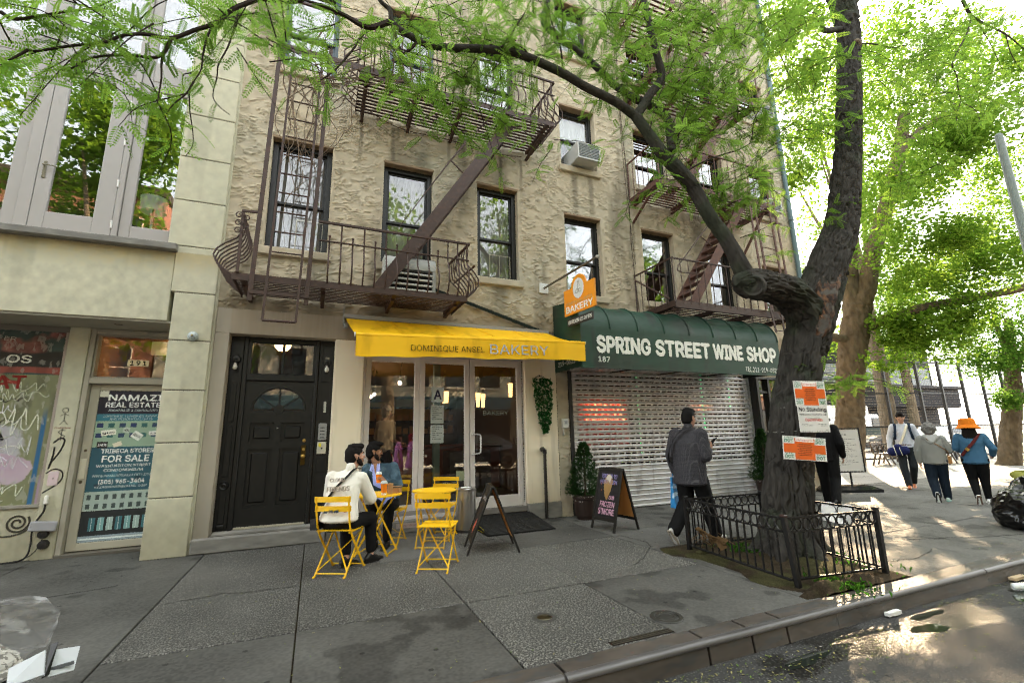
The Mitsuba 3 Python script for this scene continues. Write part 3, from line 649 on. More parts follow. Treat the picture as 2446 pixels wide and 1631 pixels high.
def f_lintel(p, n, uv):
    a = fbm(p.x * 12, p.y * 12, p.z * 30, 3)
    return mix((0.16, 0.10, 0.06), (0.33, 0.25, 0.16), a)
mat('worn_lintel', base_color=proc(f_lintel), roughness=0.9)
FC = '#171817'
def ring(x0, x1, z0, z1, w, y0, y1, b=0.004):
    return cat(box(x0, x0 + w, y0, y1, z0, z1, b), box(x1 - w, x1, y0, y1, z0, z1, b), box(x0 + w, x1 - w, y0, y1 - 0.002, z0, z0 + w, b), box(x0 + w, x1 - w, y0, y1 - 0.002, z1 - w, z1, b))
for k, (x0, x1, z0, z1, shade, kind) in enumerate(WIN):
    w = sb.sub('window')
    R = 0.17
    col = '#4d5c66' if kind == 'blue' else FC
    w.add('reveal', box(x0 - 0.05, x0, W - 0.003, W + R + 0.12, z0 - .05, z1 + .05), 'stucco'); w.add('reveal', box(x1, x1 + 0.05, W - 0.003, W + R + 0.12, z0 - .05, z1 + .05), 'stucco')
    w.add('lintel', box(x0 - 0.012, x1 + 0.012, W - 0.012, W + R + 0.12, z1 - 0.004, z1 + 0.05, 0.008), 'worn_lintel')
    if kind in 'ab':
        fr = ring(x0, x1, z0, z1, 0.085, W + R - 0.05, W + R + 0.1)
    else:
        fr = ring(x0, x1, z0, z1, 0.055, W + R - 0.03, W + R + 0.1)
    w.add('frame', fr, 'satin', col)
    s = 0.075 if kind in 'ab' else 0.05
    zm = z0 + (z1 - z0) * (0.455 if kind != 'd' else 0.52)
    w.add('upper_sash', ring(x0 + s, x1 - s, zm - 0.03, z1 - s, 0.045, W + R + 0.0, W + R + 0.035), 'satin', col)
    w.add('lower_sash', ring(x0 + s, x1 - s, z0 + s * 0.5, zm + 0.02, 0.05, W + R + 0.04, W + R + 0.075), 'satin', col)
    gl = 'pane' if shade else 'pane_strong'
    w.add('pane', box(x0 + s, x1 - s, W + R + 0.016, W + R + 0.017, zm, z1 - s), gl)
    w.add('pane', box(x0 + s, x1 - s, W + R + 0.056, W + R + 0.057, z0 + s, zm), gl)
    w.add('sill', box(x0 - 0.07, x1 + 0.07, W - 0.075, W + R + 0.1, z0 - 0.13, z0 + 0.004, 0.012), 'stucco')
    if shade:
        zb = z0 + 0.02 if kind in 'ab' else zm
        q = np.linspace(x0 + .03, x1 - .03, 14)
        w.add('shade', (A3(*[[x, W + R + 0.13 + 0.012 * math.sin(i * 1.9), z] for i, x in enumerate(q) for z in (zb, z1)]), A3(*[t for i in range(13) for t in ([2 * i, 2 * i + 2, 2 * i + 3], [2 * i, 2 * i + 3, 2 * i + 1])]).astype(int)), 'matte', shade)
    if kind == 'b':
        w.add('screen', cat(ring(x0 + 0.30, x1 - 0.1, z0 + 0.05, z0 + 0.56, 0.014, W + R + 0.02, W + R + 0.03, 0), box(x0 + .51, x0 + .52, W + R + 0.02, W + R + 0.028, z0 + .06, z0 + .55)), 'satin', '#9a9686')
    if k == 0:
        w.add('screen', ring(x0 + 0.42, x1 - 0.08, z0 + 0.06, z0 + 0.62, 0.014, W + R + 0.02, W + R + 0.03, 0), 'satin', '#b5b2a4')
    w.add('room', cat(box(x0 - 0.4, x1 + 0.4, W + 1.9, W + 1.95, z0 - 0.3, z1 + 0.3), box(x0 - 0.45, x0 - 0.4, W + 0.3, W + 1.95, z0 - 0.3, z1 + 0.3), box(x1 + 0.4, x1 + 0.45, W + 0.3, W + 1.95, z0 - 0.3, z1 + 0.3), box(x0 - .45, x1 + .45, W + .3, W + 1.95, z0 - .35, z0 - .3), box(x0 - .45, x1 + .45, W + .3, W + 1.95, z1 + .3, z1 + .35)), 'matte', '#3a3733')

# ground floor render round the black door, cream shop front, plinth
def f_render(p, n, uv):
    a = fbm(p.x * 2, p.y * 2, p.z * 2, 4)
    d = fbm(p.x * 30, p.y * 30, p.z * 1.2, 3)
    low = smoothstep(1.0, 0.1, p.z)
    v = mix((0.27, 0.225, 0.165), (0.42, 0.365, 0.285), 0.6 * a + 0.5 * (d - 0.3))
    v = mix(v, (0.38, 0.35, 0.29), smoothstep(-1.22, -1.26, p.x) * 0.7)
    return mix(v, v * 0.72, low)
mat('render', base_color=proc(f_render), roughness=0.9, specular=0.15, bump=(proc(f_plaster_h, 4e-3), 0.003))
def f_cream(p, n, uv):
    a = fbm(p.x * 3, p.y * 3, p.z * 1.5, 4)
    st = smoothstep(0.55, 0.8, fbm(p.x * 8, p.y * 8, p.z * 0.8, 3))
    v = mix((0.76, 0.67, 0.50), (0.82, 0.74, 0.58), a) * (1 - 0.25 * st)
    return mix(v, v * mi.Color3f(0.55, 0.5, 0.42), smoothstep(0.75, 0.2, p.z + 0.4 * (a - 0.5)) * 0.6)
mat('cream_paint', base_color=proc(f_cream), roughness=0.75)
BY = W + 0.002
sb.add('entrance_surround', cat(box(-1.425, -1.24, BY, 7.95, 0.0, 2.985, 0.006), box(-1.425, 0.62, BY, 7.95, 2.985, 3.365, 0.006)), 'render')
sb.add('shop_header', box(0.622, 4.12, BY + 0.02, 7.9, 2.83, 3.362), 'render')
sb.add('shop_jamb', box(0.205, 0.645, BY + 0.004, 7.9, 0.17, 2.983, 0.006), 'cream_paint')
sb.add('shop_jamb', box(3.475, 4.12, BY + 0.004, 7.9, 0.27, 2.828, 0.006), 'cream_paint')
sb.add('plinth', cat(box(3.475, 4.13, BY - 0.025, 7.9, 0.0, 0.27, 0.01), box(0.215, 2.42, BY - 0.02, 7.9, 0.0, 0.17, 0.01)), 'ledge_stone')
sb.add('door_step', cat(box(-1.425, 0.21, 7.475, 7.95, 0.0, 0.19, 0.015), box(-1.22, 0.2, 7.56, 7.9, 0.19, 0.225, 0.008)), 'ledge_stone')
sb.add('standpipe', cat(tube([(3.80, W - 0.05, 0.02), (3.80, W - 0.05, 1.10)], 0.028, 10), tube([(3.80, W - 0.05, 1.10), (3.80, W - 0.05, 1.16), (3.76, W - 0.06, 1.19), (3.72, W - 0.07, 1.18)], 0.038, 10)), 'satin', '#231f1b', 40)
t = Thing('meter_box', 'small pale electric box on the wall left of the shutter', 'box')
t.add('case', box(4.18, 4.30, W - 0.09, W - 0.02, 1.55, 1.72, 0.008), 'satin', '#c9cac6'); t.add('conduit', tube([(4.2, W - 0.05, 1.55), (4.2, W - 0.05, 1.48), (4.22, W - 0.02, 1.42)], 0.018, 8), 'satin', '#b4b4b0'); t.add('label_plate', box(4.21, 4.27, W - 0.093, W - 0.09, 1.62, 1.68), 'matte', '#8d9196')

# black panelled door
BK = '#070807'
YB = 7.76
bd = sb.sub('black_door')
bd.add('side_panel', cat(box(-1.235, -1.065, YB, YB + 0.1, 0.225, 2.985, 0.006), box(-1.19, -1.11, YB - 0.012, YB, 1.72, 2.0 + .3, 0.006), box(-1.19, -1.11, YB - 0.012, YB, 0.95, 1.66, 0.006), box(-1.19, -1.11, YB - 0.012, YB, 0.32, 0.9, 0.006)), 'satin', BK)
bd.add('side_panel', cat(box(-0.015, 0.20, YB, YB + 0.1, 0.225, 2.985, 0.006), box(0.03, 0.17, YB - 0.012, YB, 2.32, 2.9, 0.006), box(0.03, 0.17, YB - 0.012, YB, 0.95, 1.18, 0.006), box(0.03, 0.17, YB - 0.012, YB, 0.32, 0.9, 0.006)), 'satin', BK)
bd.add('post', box(-1.062, -1.0, YB - 0.03, YB + 0.1, 0.225, 2.985, 0.008), 'satin', BK); bd.add('post', box(-0.065, -0.018, YB - 0.03, YB + 0.1, 0.225, 2.985, 0.008), 'satin', BK)
bd.add('rosette', cat(place(lathe([(0.02, 0.02), (0.035, 0.012), (0.05, 0.02), (0.062, 0)], 20), (-1.15, YB - 0.005, 0.83), (1, 0, 0), (0, 0, 1)), box(-1.2, -1.1, YB - 0.03, YB, 0.25, 0.31, .01)), 'satin', BK, 50)
bd.add('transom_bar', cat(box(-1.0, -0.065, YB - 0.02, YB + 0.1, 2.325, 2.43, 0.008), box(-1.0, -0.065, YB - 0.02, YB + 0.1, 2.905, 2.985, 0.008), box(-0.545, -0.51, YB - 0.015, YB + 0.05, 2.43, 2.905, 0.005)), 'satin', BK)
for x0, x1 in ((-0.955, -0.545), (-0.51, -0.105)):
    bd.add('transom_pane', box(x0, x1, YB + 0.02, YB + 0.021, 2.43, 2.905), 'pane')
bd.add('transom_stile', box(-1.0, -0.955, YB - 0.015, YB + 0.08, 2.43, 2.905), 'satin', BK); bd.add('transom_stile', box(-0.105, -0.065, YB - 0.015, YB + 0.08, 2.43, 2.905), 'satin', BK)
fan = Polygon([(-0.535 + 0.355 * math.cos(a), 1.885 + 0.34 * math.sin(a)) for a in np.linspace(0, PI, 25)])
leaf = sbox(-0.998, 0.232, -0.067, 2.322).difference(fan)
for x0, x1, z0, z1 in ((-0.90, -0.585, 1.42, 1.70), (-0.485, -0.165, 1.42, 1.70), (-0.90, -0.585, 0.52, 1.32), (-0.485, -0.165, 0.52, 1.32)):
    leaf = leaf.difference(sbox(x0, z0, x1, z1))
bd.add('leaf', place(extr(leaf, 0.045), (0, YB + 0.06, 0)), 'satin', BK)
for x0, x1, z0, z1 in ((-0.90, -0.585, 1.42, 1.70), (-0.485, -0.165, 1.42, 1.70), (-0.90, -0.585, 0.52, 1.32), (-0.485, -0.165, 0.52, 1.32)):
    bd.add('panel', cat(box(x0 - .01, x1 + .01, YB + 0.045, YB + 0.06, z0 - .01, z1 + .01), box(x0 + 0.05, x1 - 0.05, YB + 0.02, YB + 0.05, z0 + 0.05, z1 - 0.05, 0.018)), 'satin', BK)
bd.add('fanlight_pane', place(extr(fan, 0.002), (0, YB + 0.045, 0)), 'pane')
bd.add('fanlight_bar', cat(*[bar((-0.535 + 0.05 * math.cos(a), YB + 0.03, 1.885 + 0.05 * math.sin(a)), (-0.535 + 0.36 * math.cos(a), YB + 0.03, 1.885 + 0.345 * math.sin(a)), 0.024, 0.03, (0, 1, 0)) for a in (0.66, PI / 2, PI - 0.66)], tube([(-0.535 + 0.36 * math.cos(a), YB + 0.022, 1.885 + 0.345 * math.sin(a)) for a in np.linspace(0, PI, 21)], 0.016, 6), place(lathe([(0, .03), (0.07, 0.03), (0.075, 0)], 18), (-0.535, YB + 0.04, 1.90))), 'satin', BK)
bd.add('lock_plate', box(-0.19, -0.125, YB + 0.002, YB + 0.016, 1.07, 1.36, 0.003), 'metal', '#5c4c26'); bd.add('knob', sphere((-0.158, YB - 0.035, 1.20), 0.034, 14), 'metal', '#c9a45a', True)
bd.add('knob_stem', tube([(-0.158, YB + 0.01, 1.2), (-0.158, YB - 0.03, 1.2)], 0.014, 10), 'metal', '#c9a45a')
for z in (1.30, 1.43):
    bd.add('deadbolt', place(lathe([(0, 0.018), (0.022, 0.016), (0.026, 0.0)], 16), (-0.155, YB + 0.012, z)), 'metal', '#c4a566', 40)
bd.add('peephole', sphere((-0.535, YB + 0.014, 1.62), 0.012, 8), 'metal', '#9d9a8d')
bd.add('kick_plate', box(-0.99, -0.08, YB + 0.0, YB + 0.06, 0.226, 0.255, 0.003), 'satin', '#a39c89')
bd.add('intercom', cat(box(0.035, 0.155, YB - 0.02, YB, 1.43, 1.685, 0.006)), 'satin', '#8f9090')
for i in range(4):
    bd.add('button', box(0.06, 0.13, YB - 0.024, YB - 0.02, 1.46 + i * 0.05, 1.475 + i * 0.05), 'satin', '#4c4e50')
bd.add('keypad', box(0.03, 0.16, YB - 0.022, YB, 1.225, 1.405, 0.006), 'satin', '#bdb9a8'); bd.add('keypad_sticker', cat(box(0.05, 0.085, YB - 0.024, YB - 0.022, 1.33, 1.385)), 'matte', '#d8cf3a'); bd.add('keypad_button', sphere((0.098, YB - 0.022, 1.31), 0.014, 8), 'matte', '#2b2a28')
bd.add('name_strip', box(0.09, 0.125, YB - 0.006, YB - 0.001, 1.85, 2.02), 'satin', '#b4b6ae'); bd.add('name_strip', box(0.075, 0.13, YB - 0.016, YB - 0.011, 2.67, 2.72), 'satin', '#8f897a')
for x in (-1.15, 0.10):
    sc = bd.add('lamp_holder', cat(place(lathe([(0, 0.05), (0.05, 0.045), (0.062, 0.0)], 16), (x, YB - 0.002, 2.63)), tube([(x, YB - 0.05, 2.63), (x, YB - 0.085, 2.60), (x, YB - 0.085, 2.57)], 0.02, 8)), 'satin', '#191a19', 40)
    bd.add('bulb', lathe([(0.001, -0.06), (0.024, -0.05), (0.033, -0.025), (0.028, 0.0), (0.017, 0.022), (0.016, 0.04)], 14, (x, YB - 0.085, 2.53)), 'gloss', '#d9d6cc', True)
# hall behind the black door
sb.add('hallway', cat(box(-1.2, 0.2, 12.0, 12.1, 0, 3.4), box(-1.25, -1.2, 7.9, 12, 0, 3.4), box(0.2, 0.25, 7.95, 12, 0, 3.4), box(-1.2, 0.2, 7.9, 12, 3.3, 3.4), box(-1.2, 0.2, 7.9, 12, 0.1, 0.2)), 'matte', '#8f745a')
sb.add('stair_soffit', hull([(-1.19, 9.0, 3.29), (-0.5, 9.0, 3.29), (-1.19, 11.5, 2.4), (-0.5, 11.5, 2.4), (-1.19, 11.5, 2.3), (-0.5, 11.5, 2.3), (-1.19, 9.0, 3.1), (-0.5, 9, 3.1)]), 'matte', '#6d5a49')
t = Thing('hall_pendant_lamp', 'glowing glass bowl lamp in the hall behind the black door', 'lamp')
lamp(t, 'bowl', lathe([(0.001, -0.10), (0.07, -0.085), (0.12, -0.03), (0.13, 0.02), (0.11, 0.03)], 20, (-0.60, 8.5, 3.01)), (1.0, 0.62, 0.22), 0.5)
t.add('finial', sphere((-0.60, 8.5, 2.90), 0.02, 8), 'metal', '#6b5430'); t.add('stem', tube([(-0.6, 8.5, 3.03), (-0.6, 8.5, 3.3)], 0.012, 6), 'metal', '#6b5430')

# bakery shop front: three glazed leaves in grey metal
SF = '#c6c0bc'
YS = W + 0.10
sf = sb.sub('bakery_front')
def mull(x0, x1, z0, z1, y=YS, d=0.06):
    return box(x0, x1, y, y + d, z0, z1, 0.005)
sf.add('frame', cat(mull(0.648, 0.685, 0.17, 2.828, YS - 0.02, 0.1), mull(3.44, 3.474, 0.2, 2.828, YS - 0.02, 0.1), mull(0.685, 3.44, 2.79, 2.828, YS - 0.018, 0.09), mull(0.685, 2.44, 0.172, 0.23, YS - 0.018, 0.09)), 'satin', SF)
sf.add('bottom_panel', box(0.69, 2.44, YS + 0.0, YS + 0.05, 0.23, 0.30, 0.004), 'satin', '#8a8480')
def glazed(part, x0, x1, z0, zb, zt):
    p = sf.sub(part) if False else sf
    k = sf.add(part, cat(mull(x0, x0 + 0.085, z0, 2.785), mull(x1 - 0.085, x1, z0, 2.785), box(x0 + .085, x1 - .085, YS + 0.002, YS + 0.055, z0, zb, 0.004), box(x0 + .085, x1 - .085, YS + 0.002, YS + 0.055, zt, 2.785, 0.004)), 'satin', SF)
    sf.add(part + '_pane', box(x0 + 0.084, x1 - 0.084, YS + 0.03, YS + 0.031, zb, zt), 'pane')
glazed('left_leaf', 0.69, 1.565, 0.30, 0.39, 2.675); glazed('middle_leaf', 1.57, 2.44, 0.30, 0.39, 2.675); glazed('door_leaf', 2.455, 3.435, 0.24, 0.43, 2.665)
sf.add('handle', tube(catmull([(2.49, YS + 0.0, 1.47), (2.49, YS - 0.06, 1.475), (2.60, YS - 0.075, 1.46), (2.615, YS - 0.075, 1.40), (2.615, YS - 0.075, 1.22), (2.60, YS - 0.075, 1.155), (2.49, YS - 0.06, 1.14), (2.49, YS, 1.145)], 3), 0.014, 10), 'metal', '#cfcfd0', 60)
sf.add('threshold', box(2.44, 3.47, YS - 0.06, YS + 0.07, 0.15, 0.235, 0.004), 'satin', '#6f6b66')
sf.add('weather_strip', box(3.437, 3.445, YS - 0.028, YS - 0.02, 0.3, 2.78), 'matte', '#151413')
yg = YS + 0.026
sf.add('grade_card', box(1.775, 1.99, yg, yg + 0.001, 2.02, 2.28), 'matte', '#b4bfc0')
sf.add('grade_letter', text('A', 0.155, (1.882, yg - 0.0015, 2.07), align='c', bold=True, depth=0.001, width=0.135), 'matte', '#1b2540')
for z0, z1 in ((1.66, 1.965), (1.34, 1.635)):
    sf.add('notice', box(1.765, 1.99, yg, yg + 0.001, z0, z1), 'matte', '#9fa5a1')
    for i in range(7):
        sf.add('notice_line', box(1.79, 1.96 - 0.05 * ((i * 7) % 3), yg - 0.001, yg, z1 - 0.04 - i * 0.032, z1 - 0.03 - i * 0.032), 'matte', '#5c615f')
sf.add('small_notice', box(2.21, 2.37, yg, yg + 0.001, 0.71, 0.87), 'matte', '#8d9478')
sf.add('door_lettering', text('BAKERY', 0.075, (2.70, YS + 0.026, 1.80), width=0.48, depth=0.001), 'matte', '#7f867c')
for q in ('PUSH',):
    sf.add('door_lettering', text(q, 0.055, (2.56, YS + 0.026, 1.03), width=0.15, depth=0.001), 'matte', '#3d3b38')
sf.add('warning_strip', box(1.22, 1.62, W - 0.024, W - 0.018, 0.07, 0.145, .002), 'matte', '#a59a92'); sf.add('warning_lettering', text('WATCH YOUR STEP', 0.022, (1.42, W - 0.0255, 0.10), width=.3, align='c', depth=0.001), 'matte', '#8c3a34')

# bakery interior
bi = sb.sub('bakery_interior')
bi.add('wall', cat(box(0.3, 4.2, 14.5, 14.6, 0.0, 3.2), box(0.25, 0.3, 7.9, 14.6, 0, 3.2), box(4.2, 4.25, 7.9, 14.6, 0, 3.2)), 'matte', '#5a4633')
bi.add('ceiling', box(0.25, 4.25, 7.9, 14.6, 3.02, 3.1), 'matte', '#6b5238'); bi.add('floor', box(0.25, 4.25, 7.7, 14.6, 0.1, 0.22), 'satin', '#3d2f24')
bi.add('counter', cat(box(1.7, 4.15, 10.6, 11.3, 0.22, 1.2, 0.02), box(1.65, 4.18, 10.55, 11.35, 1.2, 1.25, .01)), 'satin', '#5f2f20')
bi.add('column', box(2.04, 2.16, 8.6, 8.72, 0.22, 3.02), 'satin', '#55685f')
for z in (1.5, 1.9, 2.3):
    bi.add('shelf', box(0.6, 4.0, 14.2, 14.5, z, z + 0.04), 'matte', '#4a3524')
bi.add('menu_board', box(2.2, 3.9, 14.35, 14.4, 1.95, 2.6, .01), 'matte', '#a8873f'); bi.add('menu_board', box(0.7, 1.9, 14.35, 14.4, 2.0, 2.5, .01), 'matte', '#b9a472')
r = np.random.default_rng(4)
bi.add('goods', cat(*[box(x, x + 0.14, 14.25, 14.4, z + 0.04, z + 0.04 + h) for z in (1.5, 1.9) for x, h in zip(np.arange(0.65, 3.9, 0.2), r.uniform(.08, .25, 17))]), 'matte', '#b98a4e', kind='stuff', label='rows of small goods on the back shelves')
bi.add('display_case', box(2.5, 3.4, 9.2, 9.7, 0.22, 1.15, 0.02), 'gloss', '#241d18')
for i, (x, y, z) in enumerate(((3.02, 8.9, 2.16), (3.20, 9.1, 2.16), (3.62, 8.6, 2.34), (2.72, 10.5, 2.34), (2.9, 10.9, 2.38), (1.98, 9.9, 2.17))):
    t = Thing('wall_sconce_lamp', ['tall glowing paper lamp seen in the bakery door, left of the pair', 'tall glowing paper lamp seen in the bakery door, right of the pair', 'tall glowing paper lamp at the right edge of the bakery door glass', 'glowing lamp behind the middle bakery pane, left of the two', 'glowing lamp behind the middle bakery pane, right of the two', 'glowing lamp beside the letter grade card'][i], 'lamp', 'glowing lamps inside the bakery')
    lamp(t, 'shade', lathe([(0.002, -0.14), (0.035, -0.14), (0.052, 0.14), (0.002, 0.14)], 14, (x, y, z)), (1.0, 0.52, 0.17), 0.14)
    t.add('rod', tube([(x, y, z + 0.14), (x, y, 3.02)], 0.006, 6), 'metal', '#5a4a35')
for i, (x, y, z) in enumerate(((1.07, 10.5, 2.33), (1.22, 11.2, 2.45), (1.42, 8.8, 2.46), (0.86, 9.9, 2.24))):
    t = Thing('spot_bulb', ['spotlight bulb behind the left bakery pane, third from the left', 'spotlight bulb hanging deepest behind the left bakery pane', 'spotlight bulb nearest the glass, at the right of the left bakery pane', 'leftmost spotlight bulb behind the left bakery pane, above the assistant'][i], 'lamp', 'spotlight bulbs inside the bakery')
    lamp(t, 'bulb', sphere((x, y, z), 0.035, 8), (1.0, 0.78, 0.55), 6.0)
    t.add('cable', tube([(x, y, z), (x + .03, y, 3.02)], 0.006, 5), 'satin', '#2b2118')

# drainpipe at the corner, cables
dp = Thing('drainpipe', 'blue grey metal drainpipe at the right corner of the stucco building', 'pipe')
dp.add('pipe', tube([(11.43, W - 0.08, 0.0), (11.43, W - 0.08, 14.2)], 0.055, 12), 'satin', '#5d7479', 40)
for z in (1.5, 4.2, 6.9, 9.6, 12.3):
    dp.add('bracket', lathe([(0.057, 0), (0.066, 0.005), (0.066, 0.045), (0.057, 0.05)], 14, (11.43, W - 0.08, z)), 'satin', '#4d6166')
cb = Thing('facade_cable', 'thin dark cables running down the stucco between the buildings', 'cable')
cb.add('cable', tube(catmull([(6.10, W - 0.035, 11), (6.08, W - 0.03, 8.6), (6.13, W - 0.035, 6.9), (6.1, W - 0.03, 5.4), (6.17, W - 0.03, 3.9)], 5), 0.008, 5), 'matte', '#4a4238')
cb.add('cable', tube(catmull([(6.03, W - 0.035, 11), (6.05, W - 0.03, 8.4), (6.06, W - 0.035, 7.0), (6.16, W - 0.04, 5.0)], 5), 0.006, 5), 'matte', '#5a5146')
cb.add('cable', tube(catmull([(0.2, W - 0.03, 7.35), (1.0, W - 0.035, 6.97), (2.0, W - 0.04, 6.95), (3.0, W - 0.035, 6.9), (3.5, W - 0.04, 6.95)], 5), 0.008, 5), 'matte', '#5b4a3c')
# ================================================================ wine shop: shutter, neon, curved awning
ws = Thing('roll_shutter', 'closed perforated metal roll shutter of the wine shop', 'shutter')
YK = 7.72
SX0, SX1 = 4.47, 9.30
def f_galv(p, n, uv):
    a = fbm(p.x * 2.0, 0.0, p.z * 8, 4)
    s = smoothstep(0.55, 0.8, fbm(p.x * 14, 0.0, p.z * 2.2, 3))
    v = 0.62 + 0.2 * (a - 0.5)
    return mi.Color3f(v, v * 1.0, v * 1.0) * (1 - 0.3 * s)
mat('galvanised', base_color=proc(f_galv), metallic=0.5, roughness=0.36)
NP, NS, PH = 20, 8, 0.0955
zt = 2.70
def slat_section(z, perforated):
    c = [(0.0, 0.0), (-0.011, 0.010), (-0.014, 0.020), (-0.006, 0.026), (-0.006, PH - 0.014), (-0.012, PH - 0.006), (0.0, PH)]
    return c
zz = zt
slot = LineString([(0, 0), (0.092, 0)]).buffer(0.0135, quad_segs=3)
for i in range(NP + NS):
    zz -= PH
    # rolled lips above and below a flat web; the web of the upper slats is pierced by long slots
    lip = cat(sweep([(SX0, YK, zz), (SX1, YK, zz)], [(0.003, 0.0), (0.014, 0.004), (0.021, 0.014), (0.016, 0.026), (0.004, 0.031)], (0, 0, 1)))
    if i < NP:
        web = sbox(SX0, zz + 0.022, SX1, zz + PH)
        hs = [affinity.translate(slot, SX0 + 0.17 + k * 0.152 + (0.03 if i % 2 else 0), zz + 0.060) for k in range(31)]
        web = web.difference(unary_union([h for h in hs if h.bounds[2] < SX1 - 0.08]))
        m = place(extr(web, 0.003), (0, YK + 0.004, 0))
    else:
        m = box(SX0, SX1, YK - 0.003, YK + 0.003, zz + 0.018, zz + PH)
    ws.add('slat', cat(lip, m), 'galvanised', smooth=35 if i >= NP else False)
ws.add('hood', box(SX0 - 0.02, SX1 + 0.02, YK - 0.05, YK + 0.3, zt + 0.004, 3.0, 0.01), 'galvanised')
ws.add('bottom_bar', box(SX0, SX1, YK - 0.022, YK + 0.012, 0.012, zz + 0.004, 0.004), 'galvanised')
ws.add('guide_rail', box(4.425, 4.475, YK - 0.04, YK + 0.03, 0.0, 2.74, 0.005), 'satin', '#4c4d4d'); ws.add('guide_rail', box(9.295, 9.345, YK - 0.04, YK + 0.03, 0.0, 2.74, 0.005), 'satin', '#8b8d8e')
wn = sb.sub('wine_shop_front')
wn.add('frame', cat(box(4.36, 4.43, W - 0.05, 7.9, 0.0, 2.62, 0.005), box(9.345, 9.425, W - 0.06, 7.9, 0.0, 2.70, 0.005), box(9.42, 10.2, W - 0.02, 7.8, 2.60, 2.66, 0.004), box(9.42, 10.2, W - 0.02, 7.8, 1.34, 1.40, 0.004), box(9.76, 9.83, W - 0.02, 7.8, 1.40, 2.60, 0.004), box(9.42, 9.76, W - 0.0, 7.8, 2.28, 2.33, 0.004)), 'satin', '#161716')
wn.add('side_pane', box(9.42, 10.2, W + 0.06, W + 0.061, 1.38, 2.62), 'pane_strong'); wn.add('side_backing', box(9.40, 10.25, W + 0.3, W + .33, 1.2, 2.8), 'matte', '#5a5449')
wn.add('lit_notice', box(9.44, 9.50, W + 0.03, W + 0.035, 1.0, 1.3), 'matte', '#c9c4b0')
wn.add('shop_wall', cat(box(4.36, 9.4, 13, 13.1, 0, 3.2), box(4.3, 4.36, 7.95, 13, 0, 3.2), box(9.4, 9.45, 7.95, 13, 0, 3.2), box(4.36, 9.4, 7.9, 13, 3.1, 3.2), box(4.36, 9.4, 7.9, 13, -.05, 0.0)), 'matte', '#24211f')
wn.add('shelf', cat(*[box(4.5, 9.3, 12.5, 12.9, z, z + .03) for z in (0.6, 1.1, 1.6, 2.1)]), 'matte', '#3b2a1d')
def neon(th, part, pts, r_, col, power, closed=False):
    k = numbered(th.key + '__' + part)
    scene[k] = mikit.ply(tube(pts, r_, 6, closed=closed), 'matte_white', True, emitter={'type': 'area', 'radiance': rgb((A3(*col) * power).tolist())})
t = Thing('neon_sign', 'red neon window sign glowing through the left of the shutter', 'neon sign')
t.add('backing', box(4.95, 6.15, 8.16, 8.18, 1.15, 2.22), 'satin', '#b01d16')
Yn = 8.12
for row, (z, n) in enumerate(((1.98, 7), (1.77, 6))):
    q = []
    for k in range(n * 8):
        x = 5.02 + k * (1.05 / (n * 8)); q.append((x, Yn, z + 0.075 * math.sin(k * 0.9 + row) * (1 if k % 5 else 0.3)))
    neon(t, 'tube', q, 0.013, (1.0, 0.16, 0.05), 1.4)
t.add('transformer', box(5.3, 5.8, 8.18, 8.26, 1.2, 1.32), 'satin', '#7d1a14')
t = Thing('neon_sign', 'small red neon lettering behind the right half of the shutter', 'neon sign')
t.add('backing', box(8.0, 8.75, 8.26, 8.28, 1.75, 2.15), 'satin', '#6d3a30')
neon(t, 'tube', [(8.05 + k * 0.02, 8.22, 1.98 + 0.05 * math.sin(k * 1.1)) for k in range(32)], 0.010, (1.0, 0.25, 0.10), 1.1)
for i, x in enumerate((6.32, 8.15, 9.0)):
    t = Thing('light_string', ['green light string hanging behind the shutter, left one', 'green light string hanging behind the shutter, middle one', 'green light string behind the right end of the shutter'][i], 'light string', 'green light strings behind the shutter')
    neon(t, 'tube', [(x, 7.98, 2.72), (x, 7.98, 0.95 + 0.5 * i)], 0.011, (0.05, 1.0, 0.25), 0.5)
    t.add('socket', box(x - 0.02, x + 0.02, 7.96, 8.0, 2.72, 2.8), 'satin', '#1d1d1c')

def f_green(p, n, uv):
    a = fbm(p.x * 1.2, p.y * 3, p.z * 3, 4)
    st = smoothstep(0.50, 0.75, fbm(p.x * 4.5, p.y * 1.0, p.z * 0.8, 4))
    dirt = smoothstep(0.55, 0.75, fbm(p.x * 2 + 7, p.y * 2, p.z * 2, 3))
    v = mix((0.005, 0.032, 0.018), (0.010, 0.056, 0.032), a)
    v = mix(v, (0.017, 0.018, 0.015), st * 0.75)
    return mix(v, (0.03, 0.031, 0.024), dirt * 0.55)
mat('green_canvas', base_color=proc(f_green), roughness=0.5, specular=0.45)
AX0, AX1, AYF = 4.10, 8.99, 6.56
ga = Thing('wine_shop_awning', 'dark green rounded shop awning with large white lettering', 'awning')
prof = [(AYF, 2.545), (AYF, 3.0), (AYF + 0.005, 3.25)] + [(AYF + 0.61 - 0.605 * math.cos(a), 3.25 + 0.56 * math.sin(a)) for a in np.linspace(0.12, PI / 2, 10)] + [(W - 0.02, 3.86)]
pr = np.array(prof)
nx = 8
V, F = [], []
xs_ = np.linspace(AX0, AX1, nx * 6 + 1)
for i, x in enumerate(xs_):
    ph = (i % 6) / 6.0
    sag = 0.018 * math.sin(PI * ph)
    for y, z in prof:
        k = np.clip((z - 3.0) / 0.5, 0, 1)
        V.append((x, y + sag * k * 0.6, z - sag * k))
n = len(prof)
for i in range(len(xs_) - 1):
    for j in range(n - 1):
        a = i * n + j
        F += [[a, a + n, a + n + 1], [a, a + n + 1, a + 1]]
ga.add('canvas', (np.array(V), np.array(F)), 'green_canvas', smooth=50)
side = Polygon([(y, z) for y, z in prof] + [(W - 0.02, 2.60), (AYF + 0.3, 2.60)])
